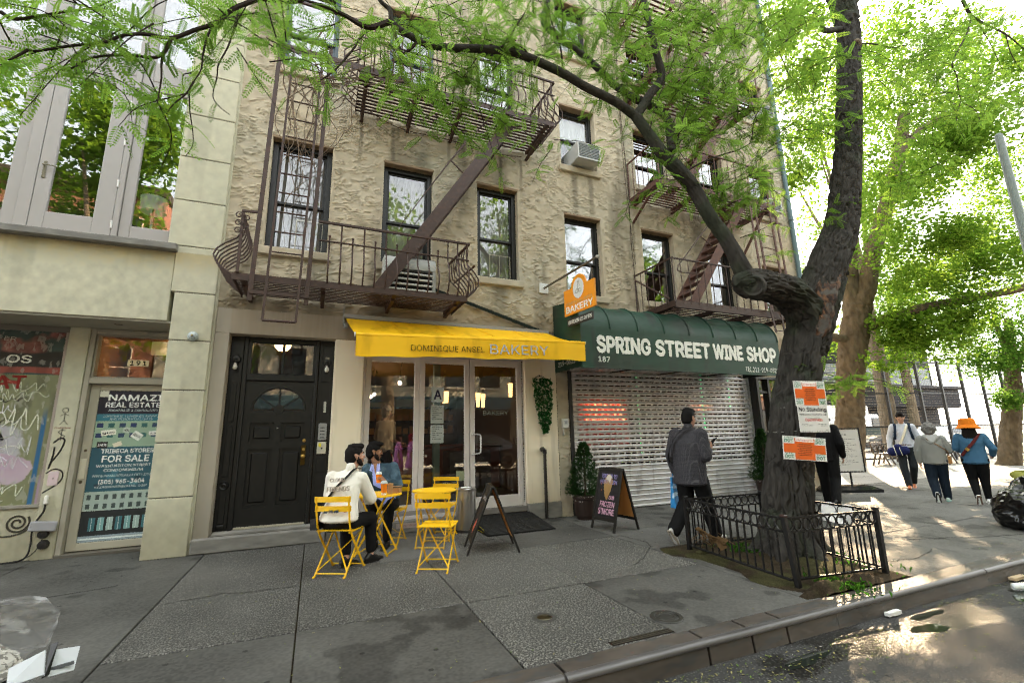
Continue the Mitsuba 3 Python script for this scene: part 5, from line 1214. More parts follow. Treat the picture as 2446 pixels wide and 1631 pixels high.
bistro_chair((0.335, 5.80, 0), 28.5, 'yellow folding chair with the man in the white jacket sitting on it')
bistro_chair((1.36, 5.46, 0), 28.5, 'empty yellow folding chair nearest the camera, left of the small sandwich board')
bistro_chair((1.78, 6.98, 0), 212, 'empty yellow folding chair behind the free round table, backed to the shop glass')
bistro_chair((1.03, 6.93, 0), 208, 'yellow folding chair with the man in the denim jacket sitting on it')
def bistro_table(c, deg, label):
    t = Thing('bistro_table', label, 'table', 'round yellow bistro tables')
    f = frame_of(c, deg)
    t.add('top', f(lathe([(0.001, 0.735), (0.292, 0.735), (0.300, 0.731), (0.302, 0.715), (0.296, 0.714), (0.294, 0.726), (0.001, 0.728)], 48)), 'satin', YEL, smooth=40)
    for s in (-1, 1):
        t.add('leg', f(bars([(s * 0.19, 0.17, 0.725), (s * 0.19, -0.02, 0.36), (s * 0.19, -0.21, 0.01)], 0.010, 0.022, (0, 1, 0))), 'satin', YEL)
        t.add('leg', f(bars([(s * 0.172, -0.17, 0.725), (s * 0.172, 0.02, 0.36), (s * 0.172, 0.21, 0.01)], 0.010, 0.022, (0, 1, 0))), 'satin', YEL)
    for y, ww in ((-0.2, 0.19), (0.2, 0.172)):
        t.add('foot_bar', f(tube([(-ww, y, 0.03), (ww, y, 0.03)], 0.007, 6)), 'satin', YEL)
    for y in (-0.168, 0.168):
        t.add('top_rail', f(bars([(-0.19, y, 0.722), (0.19, y, 0.722)], 0.014, 0.010)), 'satin', YEL)
    t.add('cross_brace', f(bars([(-0.18, 0.12, 0.62), (0.18, -0.12, 0.17)], 0.016, 0.005)), 'satin', YEL); t.add('cross_brace', f(bars([(0.18, 0.125, 0.62), (-0.18, -0.115, 0.17)], 0.016, 0.005)), 'satin', YEL)
TB1 = A3(0.80, 6.42, 0)
bistro_table(TB1, 118, 'round yellow table with cups between the two seated men')
bistro_table((1.55, 6.46, 0), 28, 'free round yellow table left of the steel bin')
def cup(c, r0, r1, h, col, label, lid='#d9dad6', name='paper_cup', band=None):
    t = Thing(name, label, 'cup')
    t.add('cup', lathe([(0.001, 0), (r0, 0), (r0 + (r1 - r0) * .5, h * .5), (r1, h), (r1 - .002, h), (0.001, h - .005)], 20, c), 'satin', col, smooth=40)
    if band:
        t.add('base_band', lathe([(r0 + 0.0008, 0.002), (r0 + (r1 - r0) * 0.2 + 0.0008, h * 0.2)], 20, c), 'satin', band, smooth=40)
    if lid:
        t.add('lid', lathe([(r1 + .003, h - .004), (r1 + .003, h + .008), (r1 - .004, h + .018), (r1 - 0.008, h + 0.03), (0.001, h + 0.032)], 20, c), 'gloss', lid, smooth=40)
    return t
zt1 = 0.736
cup((0.84, 6.20, zt1), 0.030, 0.042, 0.145, '#e87f12', 'tall orange paper cup standing nearest on the left yellow table', '#bfc4c2', band='#d8d5c8')
cup((0.93, 6.27, zt1), 0.027, 0.038, 0.13, '#a9825a', 'brown paper cup standing right of the tall orange cup', None, 'paper_cup')
t = Thing('takeaway_box', 'open brown cardboard takeaway box at the right edge of the left yellow table', 'box')
bx = frame_of((1.00, 6.39, zt1), 30)
t.add('tray', bx(cat(box(-0.075, 0.075, -0.055, 0.055, 0, 0.004), box(-0.079, -0.075, -0.055, 0.055, 0.0, 0.06), box(0.075, 0.079, -0.055, 0.055, 0.0, 0.06), box(-0.075, 0.075, -0.059, -0.055, 0.0, 0.06), box(-0.075, 0.075, 0.055, 0.059, 0, 0.06))), 'matte', '#a5794f')
t.add('flap', bx(bar((-0.075, 0.06, 0.075), (0.075, 0.062, 0.078), 0.05, 0.003)), 'matte', '#b48a60')
# mats and bin
def f_mat(p, n, uv):
    r_ = p.x * 0.87 - p.y * 0.5
    g = smoothstep(0.25, 0.4, dr.abs(r_ / 0.035 - dr.floor(r_ / 0.035) - 0.5))
    v = 0.075 + 0.055 * g + 0.04 * fbm(p.x * 12, p.y * 12, 0.0, 3)
    return mi.Color3f(v, v * 0.99, v * 0.93)
mat('ribbed_mat', base_color=proc(f_mat), roughness=0.9)
mp = frame_of((1.28, 6.42, 0.0), 0)
single('entrance_mat', 'flat grey ribbed mat under the yellow tables', 'mat', (hull([(0.78, 5.90, .002), (1.80, 5.98, .002), (2.0, 7.2, .002), (0.85, 7.2, .002), (0.79, 5.91, .012), (1.79, 5.99, .012), (1.99, 7.19, .012), (0.86, 7.19, .012)])), 'ribbed_mat')
t = Thing('rubber_ramp', 'black ribbed rubber ramp mat at the bakery door', 'mat')
rx0, rx1, ry0, ry1 = 2.40, 3.52, 6.66, 7.54
def rz(y):
    return 0.03 + 0.125 * (y - ry0) / (ry1 - ry0)
t.add('base', hull([(rx0, ry0, 0.001), (rx1, ry0, 0.001), (rx0, ry1, 0.001), (rx1, ry1, 0.001), (rx0, ry0, 0.015), (rx1, ry0, 0.015), (rx0, ry1, rz(ry1) - .02), (rx1, ry1, rz(ry1) - .02)]), 'matte', '#0f0f0f')
for i in range(18):
    y = ry0 + 0.025 + i * 0.05
    t.add('rib', box(rx0 + 0.03, rx1 - 0.03, y - 0.014, y + 0.014, rz(y) - 0.035, rz(y) - 0.006, 0.003), 'satin', '#151515')
for i in range(10):
    x = rx0 + 0.05 + i * 0.113
    t.add('web', bar((x, ry0 + 0.01, rz(ry0) - 0.02), (x, ry1 - 0.01, rz(ry1) - 0.016), 0.015, 0.015), 'matte', '#121212')
t.add('warning_stripe', hull([(rx0 - 0.002, ry0 + 0.2, 0.02), (rx0 + 0.02, ry0 + .2, 0.05), (rx0 - .002, ry0 + 0.5, 0.02), (rx0 + 0.02, ry0 + 0.5, 0.085)]), 'matte', '#a8931c')
t = Thing('steel_bin', 'cylindrical brushed steel bin by the bakery door', 'bin')
bc = (2.24, 7.22, 0)
mat('brushed_steel', base_color=rgb((0.56, 0.55, 0.53)), metallic=1.0, roughness=0.24, anisotropic=0.7)
t.add('body', lathe([(0.155, 0.03), (0.158, 0.035), (0.158, 0.60), (0.156, 0.61)], 40, bc), 'brushed_steel', smooth=40)
t.add('base', lathe([(0.001, 0.0), (0.162, 0.0), (0.164, 0.02), (0.157, 0.04)], 40, bc), 'satin', '#1b1b1b', smooth=40)
t.add('lid', lathe([(0.156, 0.605), (0.163, 0.61), (0.163, 0.63), (0.15, 0.645), (0.10, 0.65), (0.09, 0.63), (0.085, 0.56), (0.001, 0.55)], 40, bc), 'brushed_steel', smooth=40)

# folding chalk boards
def a_board(a, b, h, spread, label, face):
    """Two hinged framed panels; a, b: feet of the front panel (left, right as seen from its front)."""
    t = Thing('sandwich_board', label, 'sandwich board')
    a, b = A3(*a, 0), A3(*b, 0)
    u = (b - a) / np.linalg.norm(b - a); w = np.linalg.norm(b - a)
    back = np.cross(A3(0, 0, 1), u) * 1.0
    nrm = A3(u[1], -u[0], 0)           # out of the front
    for k, (off, sgn) in enumerate(((0, 1), (spread, -1))):
        o = a - nrm * off
        lean = (-nrm * (spread / 2 - 0.012) * sgn + A3(0, 0, h)); lean = lean / np.linalg.norm(lean)
        L = math.hypot(h, spread / 2)
        ux, og = (u, o) if sgn > 0 else (-u, o + u * w)
        pl_ = lambda m: place(m, og, ux, lean)
        t.add('stile', pl_(box(0, 0.038, 0, L, -0.012, 0.012, .003)), 'satin', '#15130f'); t.add('stile', pl_(box(w - 0.038, w, 0, L, -0.012, 0.012, .003)), 'satin', '#15130f')
        t.add('rail', pl_(box(0.038, w - 0.038, L - 0.045, L, -0.0115, 0.0115, .003)), 'satin', '#15130f'); t.add('rail', pl_(box(0.038, w - 0.038, 0.14, 0.185, -0.0115, 0.0115, .003)), 'satin', '#15130f')
        t.add('panel', pl_(box(0.036, w - 0.036, 0.18, L - 0.04, -0.004, 0.003)), 'satin', '#141216')
        t.add('panel_back', pl_(box(0.037, w - 0.037, 0.181, L - 0.041, -0.0075, -0.0045)), 'matte', '#b07c45')
        if sgn > 0:
            face(t, pl_, w, L, og, ux, lean)
    t.add('hinge', bar(tuple(a + u * 0.06 - nrm * spread / 2 + A3(0, 0, h)), tuple(a + u * (w - 0.06) - nrm * spread / 2 + A3(0, 0, h)), 0.03, 0.02), 'metal', '#5b574e')
    return t
def face_big(t, pl_, w, L, o, u, v):
    n = np.cross(u, v)
    at = lambda x, y: o + u * x + v * y + n * 0.0035
    PK, LV = '#cf9fb4', '#8d83b5'
    t.add('lettering', text('TORCHED TO', 0.062, at(w / 2, L - 0.16), u, v, width=w * 0.66, align='c', depth=.001, bold=True), 'matte', LV)
    t.add('lettering', text('PERFECTION', 0.058, at(w / 2, L - 0.245), u, v, width=w * 0.70, align='c', depth=.001, bold=True), 'matte', LV)
    t.add('lettering', text('OUR', 0.055, at(w * 0.70, 0.46), u, v, width=w * 0.22, align='c', depth=.001, bold=True), 'matte', PK)
    t.add('lettering', text('FROZEN', 0.078, at(w * 0.55, 0.345), u, v, width=w * 0.60, align='c', depth=.001, bold=True), 'matte', PK)
    t.add('lettering', text("S'MORE", 0.085, at(w * 0.54, 0.235), u, v, width=w * 0.66, align='c', depth=.001, bold=True), 'matte', PK)
    dr2 = Polygon([(w * .36, .62), (w * .33, .72), (w * .45, .82), (w * .58, .80), (w * .66, .72), (w * .58, .56), (w * .50, .46), (w * .42, .52)]).buffer(0.015)
    t.add('chalk_drawing', place(extr(dr2, 0.001), at(0, 0), u, v), 'matte', '#9c7a4c')
    t.add('chalk_drawing', place(extr(Polygon([(w * .40, .76), (w * .48, .83), (w * .60, .80), (w * .55, .72), (w * .48, .76)]).buffer(.01), 0.0015), at(0, 0), u, v), 'matte', '#c9bfae')
    t.add('chalk_drawing', place(extr(unary_union([sbox(w * .2, .66, w * .215, .70), sbox(w * .27, .69, w * .3, .70), sbox(w * .74, .68, w * .77, .72), sbox(w * .24, .57, w * .26, .6)]), 0.001), at(0, 0), u, v), 'matte', '#a5553c')
a_board((4.06, 6.50), (4.13, 5.97), 0.90, 0.50, 'chalk sandwich board about a frozen dessert standing before the shutter', face_big)
def face_small(t, pl_, w, L, o, u, v):
    n = np.cross(u, v); at = lambda x, y: o + u * x + v * y + n * 0.0035
    t.add('chalk_drawing', place(extr(Polygon([(w * .3, .30), (w * .5, .42), (w * .6, .36), (w * .45, .22)]), .001), at(0, 0), u, v), 'matte', '#a8503c')
    t.add('lettering', text('GARDEN', 0.05, at(w / 2, L - 0.2), u, v, width=w * .6, align='c', depth=.001), 'matte', '#8a8580')
a_board((1.93, 6.28), (1.80, 5.75), 0.80, 0.66, 'low black sandwich board seen edge on beside the rubber ramp', face_small)

# potted conifers by the shutter
def planter(c, label, hgt=1.25, seed=0):
    t = Thing('potted_conifer', label, 'potted tree')
    prof = [(0.001, 0.0), (0.16, 0.0), (0.165, 0.05), (0.19, 0.06), (0.215, 0.33), (0.235, 0.34), (0.24, 0.40), (0.222, 0.405), (0.21, 0.36), (0.001, 0.355)]
    t.add('pot', lathe(prof, 32, c), 'satin', '#2a1c17', smooth=35)
    r = np.random.default_rng(seed)
    ch = []
    for i in range(70):
        a, z = r.uniform(0, 2 * PI), r.uniform(0.30, 0.402)
        if r.random() < 0.6: z = r.uniform(0.375, 0.402)
        rr = 0.2405 if z > 0.34 else 0.218
        s = r.uniform(0.004, 0.013)
        ch.append(sphere((c[0] + rr * math.cos(a), c[1] + rr * math.sin(a), z), s, 5, (1, 1, .8)))
    t.add('peeling_paint', cat(ch), 'matte', '#cdc6bb', kind='stuff')
    t.add('soil', lathe([(0.001, 0.362), (0.208, 0.36)], 20, c), 'soil')
    t.add('trunk', tube([(c[0], c[1], 0.36), (c[0] + .01, c[1], hgt * 0.9)], 0.018, 7), 'matte', '#3b2c1f')
    V, F, C = [], [], []
    for i in range(3800):
        z = 0.40 + (hgt - 0.40) * r.random() ** 1.25
        R = 0.33 * (1 - (z - 0.36) / (hgt - 0.34)) ** 0.8 * r.uniform(0.25, 1.08) + 0.01
        a = r.uniform(0, 2 * PI) 
        if meshkit.noise(A3(math.cos(a) * 2.5 + 5, math.sin(a) * 2.5, z * 7)) < 0.34 and R > 0.08: continue
        p = A3(c[0] + R * math.cos(a), c[1] + R * math.sin(a), z)
        d = A3(math.cos(a), math.sin(a), r.uniform(0.1, 1.0)) + r.normal(0, .3, 3); d /= np.linalg.norm(d)
        s = np.cross(d, r.normal(0, 1, 3)); s /= np.linalg.norm(s) + 1e-9
        L, wd = r.uniform(0.03, 0.07), r.uniform(0.006, 0.012)
        n = len(V); V += [p - s * wd * .4, p + s * wd * .4, p + d * L * .6 + s * wd, p + d * L, p + d * L * .6 - s * wd]
        F += [[n, n + 1, n + 2], [n, n + 2, n + 3], [n, n + 3, n + 4]]
        C += [np.array([0.022, 0.055, 0.014]) * r.uniform(0.6, 1.7)] * 5
    t.add('foliage', (np.array(V), np.array(F)), 'leaf', np.array(C))
planter((4.42, 7.20, 0), 'potted conifer with peeling rim left of the shutter, behind the chalk board', 1.28, 1)
planter((8.98, 7.25, 0), 'potted conifer at the right end of the shutter, half behind the tree trunk', 1.45, 2)

# hanging ivy on the cream pier
iv = Thing('hanging_ivy', 'trailing green ivy hanging from a wire ring on the cream pier', 'ivy plant')
ic = A3(3.76, W - 0.03, 2.36)
iv.add('ring', tube([tuple(ic + A3(0.15 * math.cos(t), -0.02, 0.14 * math.sin(t))) for t in np.linspace(0.1, PI - 0.1, 14)], 0.006, 5), 'matte', '#2b2a1e'); iv.add('nail', sphere(tuple(ic + A3(0, 0.01, 0.15)), 0.014, 6), 'satin', '#1f1f1c')
r = np.random.default_rng(12)
V, F, C = [], [], []
for i in range(800):
    z = ic[2] + 0.10 - 0.98 * r.random() ** 1.1
    k = (ic[2] + 0.10 - z) / 0.98
    wd = 0.22 * (1 - k) ** 0.45 * (0.75 + 0.5 * k * (1 - k)) + 0.02
    x = ic[0] + r.uniform(-wd, wd) + 0.07 * k
    y = W - 0.05 - r.random() * 0.13 * (1 - k) ** 0.6
    s = r.uniform(0.024, 0.042)
    d = A3(r.normal(0, .5), -0.5 + r.normal(0, .3), -0.8 + r.normal(0, .3)); d /= np.linalg.norm(d)
    sd = np.cross(d, A3(r.normal(0, .4), -1, r.normal(0, .5))); sd /= np.linalg.norm(sd)
    p = A3(x, y, z); n = len(V)
    V += [p, p + d * s * .4 + sd * s * .62, p + d * s * 1.25, p + d * s * .4 - sd * s * .62]
    F += [[n, n + 1, n + 2], [n, n + 2, n + 3]]
    C += [np.array([0.022, 0.10, 0.022]) * r.uniform(0.5, 1.6)] * 4
iv.add('leaves', (np.array(V), np.array(F)), 'leaf', np.array(C))
for k in range(7):
    x = ic[0] - 0.1 + k * 0.035
    iv.add('stem', tube(catmull([(x, W - 0.07, 2.4), (x + .02, W - 0.09, 2.1), (ic[0] + 0.05 + (k - 3) * .01, W - 0.06, 1.75 - 0.03 * k), (ic[0] + 0.07, W - .05, 1.5 + .04 * k)], 3), 0.003, 4), 'matte', '#2c3a18')
# ================================================================ tree guard, posters, kerbside clutter
gd = Thing('tree_guard', 'low black iron tree guard with a row of rings above thin pickets', 'tree guard')
IR = '#0f0e0e'
CO = {'LF': A3(4.15, 3.22, 0), 'LB': A3(4.32, 4.68, 0), 'RF': A3(5.32, 3.08, 0), 'RB': A3(5.50, 4.56, 0)}
GH = 0.615
for n_, c in CO.items():
    ln = A3(0.02, -0.02, 0) if n_ == 'LF' else A3(0, 0, 0)
    gd.add('post', sweep([c + ln * 2 + A3(0, 0, -0.08), c + A3(0, 0, GH + 0.015)], [(-.022, -.022), (.022, -.022), (.022, .022), (-.022, .022)], (0, 1, 0)), 'satin', IR)
    gd.add('post_cap', shift(box(-0.027, 0.027, -0.027, 0.027, GH + 0.012, GH + 0.035, 0.006), *c), 'satin', '#33211d' if n_ == 'LF' else IR)
for a, b in (('LF', 'LB'), ('LF', 'RF'), ('LB', 'RB'), ('RF', 'RB')):
    p, q = CO[a], CO[b]
    u = (q - p) / np.linalg.norm(q - p); L = np.linalg.norm(q - p)
    for z, h in ((GH, 0.016), (GH - 0.125, 0.012), (0.075, 0.016)):
        gd.add('rail', bars([p + A3(0, 0, z), q + A3(0, 0, z)], 0.03 if h > .013 else 0.02, h), 'satin', IR)
    nr = int(round(L / 0.108))
    for k in range(nr):
        c = p + u * L * (k + 0.5) / nr + A3(0, 0, GH - 0.063)
        gd.add('ring', tube([c + u * 0.047 * math.cos(t) + A3(0, 0, 0.054 * math.sin(t)) for t in np.arange(16) * PI / 8], 0.0075, 6, closed=True), 'satin', '#191716', smooth=True)
    for k in range(1, nr):
        c = p + u * L * k / nr
        gd.add('picket', bar(c + A3(0, 0, 0.075), c + A3(0, 0, GH - 0.125), 0.013, 0.013, (0, 1, 0)), 'satin', IR)
# soil mound with surfacing roots and a crumbled concrete lip at the kerb side
gx, gy = np.meshgrid(np.linspace(3.92, 5.62, 86), np.linspace(2.945, 5.02, 104), indexing='ij')
P = np.stack([gx, gy, gx * 0], -1)
h = 0.008 + 0.05 * (meshkit.fbm(P * A3(2.6, 2.6, 1), 4, 3) - 0.35) + 0.018 * (meshkit.fbm(P * 14, 3, 4) - 0.5)
dc = np.hypot(gx - 5.22, gy - 4.02); h += 0.07 * np.exp(-(dc / 0.45) ** 2)
edge = np.minimum(np.minimum(gx - 4.12 - 0.12 * np.sin(gy * 5), 5.5 - gx), 4.98 - gy)
h = np.where(edge < 0.08, h * np.clip(edge / 0.08, 0, 1) - 0.03 * (edge < 0.0), h)
lip = np.exp(-((gy - 3.03) / 0.055) ** 2) * np.clip((gx - 3.95) / .1, 0, 1) * np.clip((5.15 - gx) / .2, 0, 1)
h += lip * (0.035 + 0.05 * (meshkit.fbm(P * A3(6, 6, 1), 3, 8)) + 0.02 * np.abs(np.sin(gx * 22)))
n0, n1 = gx.shape
i, j = np.meshgrid(np.arange(n0 - 1), np.arange(n1 - 1), indexing='ij'); a = (i * n1 + j).ravel()
put('tree_pit', (np.stack([gx, gy, h], -1).reshape(-1, 3), np.vstack([np.stack([a, a + n1, a + n1 + 1], 1), np.stack([a, a + n1 + 1, a + 1], 1)])), 'soil', smooth=True)
labels['tree_pit'] = {'kind': 'structure', 'label': 'bare soil with roots inside the tree guard'}
r = np.random.default_rng(9)
V, F, C = [], [], []
for k in range(420):
    cx, cy = (5.42, 3.35) if k < 70 else ((4.9, 4.4) if k < 250 else (4.55, 3.02))
    if k >= 400: cx, cy = 4.62, 2.97
    p = A3(cx + r.normal(0, .12 if k < 380 else .03), cy + r.normal(0, .16 if k < 380 else .02), 0.02)
    d = A3(r.normal(0, .5), r.normal(0, .5), 1); d /= np.linalg.norm(d); s = np.cross(d, r.normal(0, 1, 3)); s /= np.linalg.norm(s)
    L, w = r.uniform(.02, .08), r.uniform(.004, .010); n = len(V)
    V += [p, p + d * L * .6 + s * w, p + d * L + A3(r.normal(0, .02), r.normal(0, .02), -.005), p + d * L * .6 - s * w]; F += [[n, n + 1, n + 2], [n, n + 2, n + 3]]; C += [np.array([0.06, 0.17, 0.02]) * r.uniform(.5, 1.4)] * 4
put('pit_weeds', (np.array(V), np.array(F)), 'leaf', np.array(C)); labels['pit_weeds'] = {'kind': 'stuff', 'label': 'small green weeds in the tree pit', 'category': 'weeds'}
# cloth over the far rail, torn burlap caught on the left side
cx = A3(5.462, 3.72, 0)
u = (CO['RB'] - CO['RF']) / np.linalg.norm(CO['RB'] - CO['RF'])
V, F = [], []
for i in range(17):
    s = i / 16
    for j in range(15):
        t = j / 14 * 2 - 1
        c = CO['RF'] + u * (0.24 + 0.36 * s)
        n_ = A3(u[1], -u[0], 0)
        z = GH + 0.012 - max(abs(t) - 0.1, 0) * (0.22 if t > 0 else 0.10)
        V.append(c + n_ * (-t * 0.028 - 0.03 * max(abs(t) - .1, 0) * math.sin(7 * s + 3 * t)) + A3(0, 0, z + 0.006 * math.sin(11 * s)))
for i in range(16):
    for j in range(14):
        a = i * 15 + j; F += [[a, a + 15, a + 16], [a, a + 16, a + 1]]
single('draped_cloth', 'white cloth draped over the far rail of the tree guard', 'cloth', (np.array(V), np.array(F)), 'matte', '#e4e2dc', True)
bs = Thing('burlap_scrap', 'torn brown burlap scrap caught in the left side of the tree guard', 'burlap')
V, F = [], []
p0, p1 = CO['LB'] * 0.84 + CO['LF'] * 0.16, CO['LF'] * 0.48 + CO['LB'] * 0.52
w_, n_ = p1 - p0, A3(-1, 0.12, 0)
for i in range(31):
    s = i / 30
    for j in range(9):
        t = j / 8
        c = p0 + w_ * s + A3(0, 0, 0.33 - 0.07 * s + 0.01 * math.sin(9 * s)) + A3(0, 0, -t * (0.07 + 0.03 * s) * (1 + .3 * math.sin(17 * s))) + n_ * (0.035 + 0.02 * math.sin(5 * s + 4 * t) + 0.02 * math.sin(2 * PI * t))
        V.append(c + r.normal(0, .003, 3))
for i in range(30):
    for j in range(8):
        a = i * 9 + j; F += [[a, a + 9, a + 10], [a, a + 10, a + 1]]
bs.add('cloth', (np.array(V), np.array(F)), 'matte', '#4d3a22', True)
for k in range(14):
    s = r.uniform(0, 1); c = p0 + w_ * s + n_ * .05
    bs.add('loose_thread', tube(catmull([c + A3(0, 0, .3), c + A3(r.normal(0, .05), r.normal(0, .06), .24), c + A3(r.normal(0, .08), r.normal(0, .08), r.uniform(.1, .34))], 4), 0.0022, 4), 'matte', '#5a452c')
single('loose_stone', 'broken grey stone at the left back foot of the tree guard', 'stone', sphere((4.33, 4.47, 0.03), 0.075, 10, (1.5, .9, .55)), 'soil', smooth=False)

# paper notices tied to the trunk
def poster(c, w, h, u, label):
    t = Thing('paper_notice', label, 'notice')
    u = A3(*u) / np.linalg.norm(u); v = A3(0.02, 0, 1); v = v - u * (v @ u); v /= np.linalg.norm(v)
    o = A3(*c) - u * w / 2 - v * h / 2
    n_ = np.cross(u, v)
    q = np.linspace(0, w, 9)
    t.add('sheet', place(cat(box(0, w, 0, h, -0.002, 0)), o, u, v), 'satin', '#d9d9d6')
    return t, (lambda x, y, k=1: o + u * x + v * y + n_ * 0.0012 * k), u, v
pu = A3(0.97, -0.24, -0.02)
for nm, c, w, h, k in (('orange and green printed notice, topmost on the tree trunk', A3(5.50, 3.69, 1.865), 0.43, 0.30, 0), ('wide orange and green printed notice, lowest on the tree trunk', A3(5.22, 3.66, 1.222), 0.60, 0.265, 2)):
    t, at, u, v = poster(c, w, h, pu if k == 0 else A3(0.985, -0.17, -0.085), nm)
    m = 0.012
    t.add('print', place(box(m, w - m, h * .30, h * .68, 0, 0.0006), at(0, 0), u, v), 'matte', '#d9652a'); t.add('print', place(box(w * .27, w * .73, m * .6, h - m * 1.5, 0, 0.0009), at(0, 0), u, v), 'matte', '#d9652a')
    t.add('print', place(box(w * .29, w * .71, h * .78, h * .94, 0, 0.0012), at(0, 0), u, v), 'matte', '#efe6e0')
    t.add('print_lettering', text('OPENSTREETS', h * .06, at(w * .5, h * .82, 2), u, v, width=w * .36, align='c', depth=.0004, bold=True), 'matte', '#c0503a')
    for i in range(7):
        t.add('print_line', place(box(w * (.36 - .03 * (i % 2)), w * (.64 + .03 * (i % 2)), h * (.66 - .075 * i), h * (.685 - .075 * i), 0, 0.0012), at(0, 0), u, v), 'matte', '#5d2c1a')
    for x in (0.14, 0.86):
        for y in (0.83, 0.16):
            t.add('print_lettering', text('DOT', h * .13, at(w * x, h * (y - .09), 1), u, v, width=w * .20, align='c', depth=.0005, bold=True), 'matte', '#1f7a58')
            t.add('print_lettering', text('NYC', h * .05, at(w * x, h * (y + .08), 1), u, v, width=w * .18, align='c', depth=.0005, bold=True), 'matte', '#2a8a66')
t, at, u, v = poster(A3(5.46, 3.665, 1.56), 0.405, 0.31, A3(0.97, -0.24, -0.02), 'white No Standing notice with a double arrow on the tree trunk')
w, h = 0.405, 0.31
t.add('print_lettering', text('No Standing', 0.046, at(w / 2, h * .79), u, v, width=w * .92, align='c', depth=.0006, bold=True), 'matte', '#161616')
t.add('print', place(extr(unary_union([sbox(w * .1, h * .655, w * .9, h * .675), Polygon([(w * .04, h * .665), (w * .11, h * .70), (w * .11, h * .63)]), Polygon([(w * .96, h * .665), (w * .89, h * .70), (w * .89, h * .63)])]), .0006), at(0, 0), u, v), 'matte', '#161616')
t.add('print_lettering', text('NYC 4.8.5.4.8.5', 0.018, at(w / 2, h * .53), u, v, width=w * .45, align='c', depth=.0005), 'matte', '#777777') if False else None
t.add('print_lettering', text('Openstreets', 0.03, at(w / 2, h * .42), u, v, width=w * .58, align='c', depth=.0006, bold=True), 'matte', '#c2473a')
for i, (y, a, b) in enumerate(((.30, .06, .30), (.30, .62, .92), (.24, .06, .45), (.24, .7, .92), (.07, .85, .93), (.52, .30, .70))):
    t.add('print_line', place(box(w * a, w * b, h * y, h * (y + .015), 0, .0006), at(0, 0), u, v), 'matte', '#7d7d7d')
t.add('print_line', place(box(w * .04, w * .96, h * .05, h * .056, 0, .0006), at(0, 0), u, v), 'matte', '#2a2a2a')

# lower left corner: hydrant under clear plastic, broken boards
hc = A3(-1.39, 3.12, 0.0)
hy = Thing('fire_hydrant', 'black fire hydrant with peeling silver bonnet under clear plastic', 'hydrant')
def f_silver(p, n, uv):
    a = fbm(p.x * 30, p.y * 30, p.z * 30, 4); b = smoothstep(0.52, 0.6, fbm(p.x * 60, p.y * 60, p.z * 60, 3))
    return mix(mix((0.42, 0.41, 0.37), (0.62, 0.61, 0.57), a), (0.10, 0.095, 0.08), b * .8)
mat('silver_paint', base_color=proc(f_silver), metallic=0.25, roughness=0.45)
hz_ = -0.0
bon = [(0.001, 0.605), (0.02, 0.60), (0.024, 0.575), (0.045, 0.57), (0.06, 0.545), (0.085, 0.53), (0.098, 0.505), (0.118, 0.50), (0.14, 0.475), (0.155, 0.47), (0.16, 0.455), (0.155, 0.445), (0.172, 0.435), (0.178, 0.42), (0.17, 0.405)]
v, f = lathe(bon, 48, tuple(hc))
an = np.arctan2(v[:, 1] - hc[1], v[:, 0] - hc[0]); kk = 1 + 0.05 * np.cos(an * 12) * np.clip((0.57 - v[:, 2]) / .05, 0, 1) * (v[:, 2] > 0.5)
v[:, :2] = hc[:2] + (v[:, :2] - hc[:2]) * kk[:, None]
hy.add('bonnet', (v, f), 'silver_paint', smooth=40)
hy.add('barrel', lathe([(0.168, 0.40), (0.13, 0.38), (0.12, 0.15), (0.135, 0.12), (0.17, 0.10), (0.17, 0.0)], 32, tuple(hc)), 'satin', '#141513', smooth=40)
hy.add('outlet', place(lathe([(0.001, 0.19), (0.05, 0.185), (0.065, 0.16), (0.065, 0.1)], 20), hc + A3(0, 0, .28), (0, 1, 0), (0, 0, 1)), 'satin', '#171816', smooth=40)
pbg = Thing('plastic_sheet', 'crumpled clear plastic bag over the hydrant', 'plastic bag')
r = np.random.default_rng(6)
def crumple(P_, seed, amp):
    m = hull(P_); M_ = trimesh.Trimesh(*m); 
    for _ in range(4): M_ = M_.subdivide()
    vv = np.array(M_.vertices); nn_ = np.array(M_.vertex_normals)
    vv += nn_ * (amp * (np.abs(meshkit.fbm(vv * 7, 3, seed) - .5) * 2 - .4))[:, None]
    return vv, np.array(M_.faces)
mat('clear_plastic', base_color=rgb((0.75, 0.75, 0.76)), roughness=0.12, specular=0.8)
scene['crinkled_film'] = {'type': 'blendbsdf', 'weight': proc(lambda p, n, uv: 0.05 + 0.26 * smoothstep(0.54, 0.70, fbm(p.x * 9, p.y * 9, p.z * 16, 4))), 'a': {'type': 'null'}, 'b': {'type': 'ref', 'id': 'clear_plastic'}}
pm = crumple([(-1.9, 3.1, .48), (-1.9, 3.1, .70), (-1.25, 3.0, .745), (-1.12, 3.05, .72), (-1.08, 3.08, .66), (-1.14, 3.15, .5), (-1.25, 3.2, .42), (-1.9, 3.4, .45), (-1.9, 3.4, .72), (-1.2, 3.25, .70), (-1.16, 3.3, .55)], 3, 0.03)
pbg.add('film', pm, 'crinkled_film', smooth=True)
wb = Thing('broken_panel', 'white and black broken plastic panels leaning at the hydrant', 'panel')
def panel4(pts, th, col, part):
    q = A3(*pts); n_ = np.cross(q[1] - q[0], q[3] - q[0]); n_ /= np.linalg.norm(n_)
    wb.add(part, hull(list(q) + list(q - n_ * th)), 'gloss', col)
panel4([(-1.17, 2.92, 0.49), (-1.07, 2.96, 0.53), (-1.04, 2.90, 0.45), (-1.14, 2.85, 0.44)], 0.012, '#aeb3b6', 'white_panel')
panel4([(-1.06, 3.02, 0.51), (-0.98, 3.05, 0.50), (-0.97, 2.99, 0.42), (-1.05, 2.96, 0.42)], 0.012, '#aeb3b6', 'white_panel')
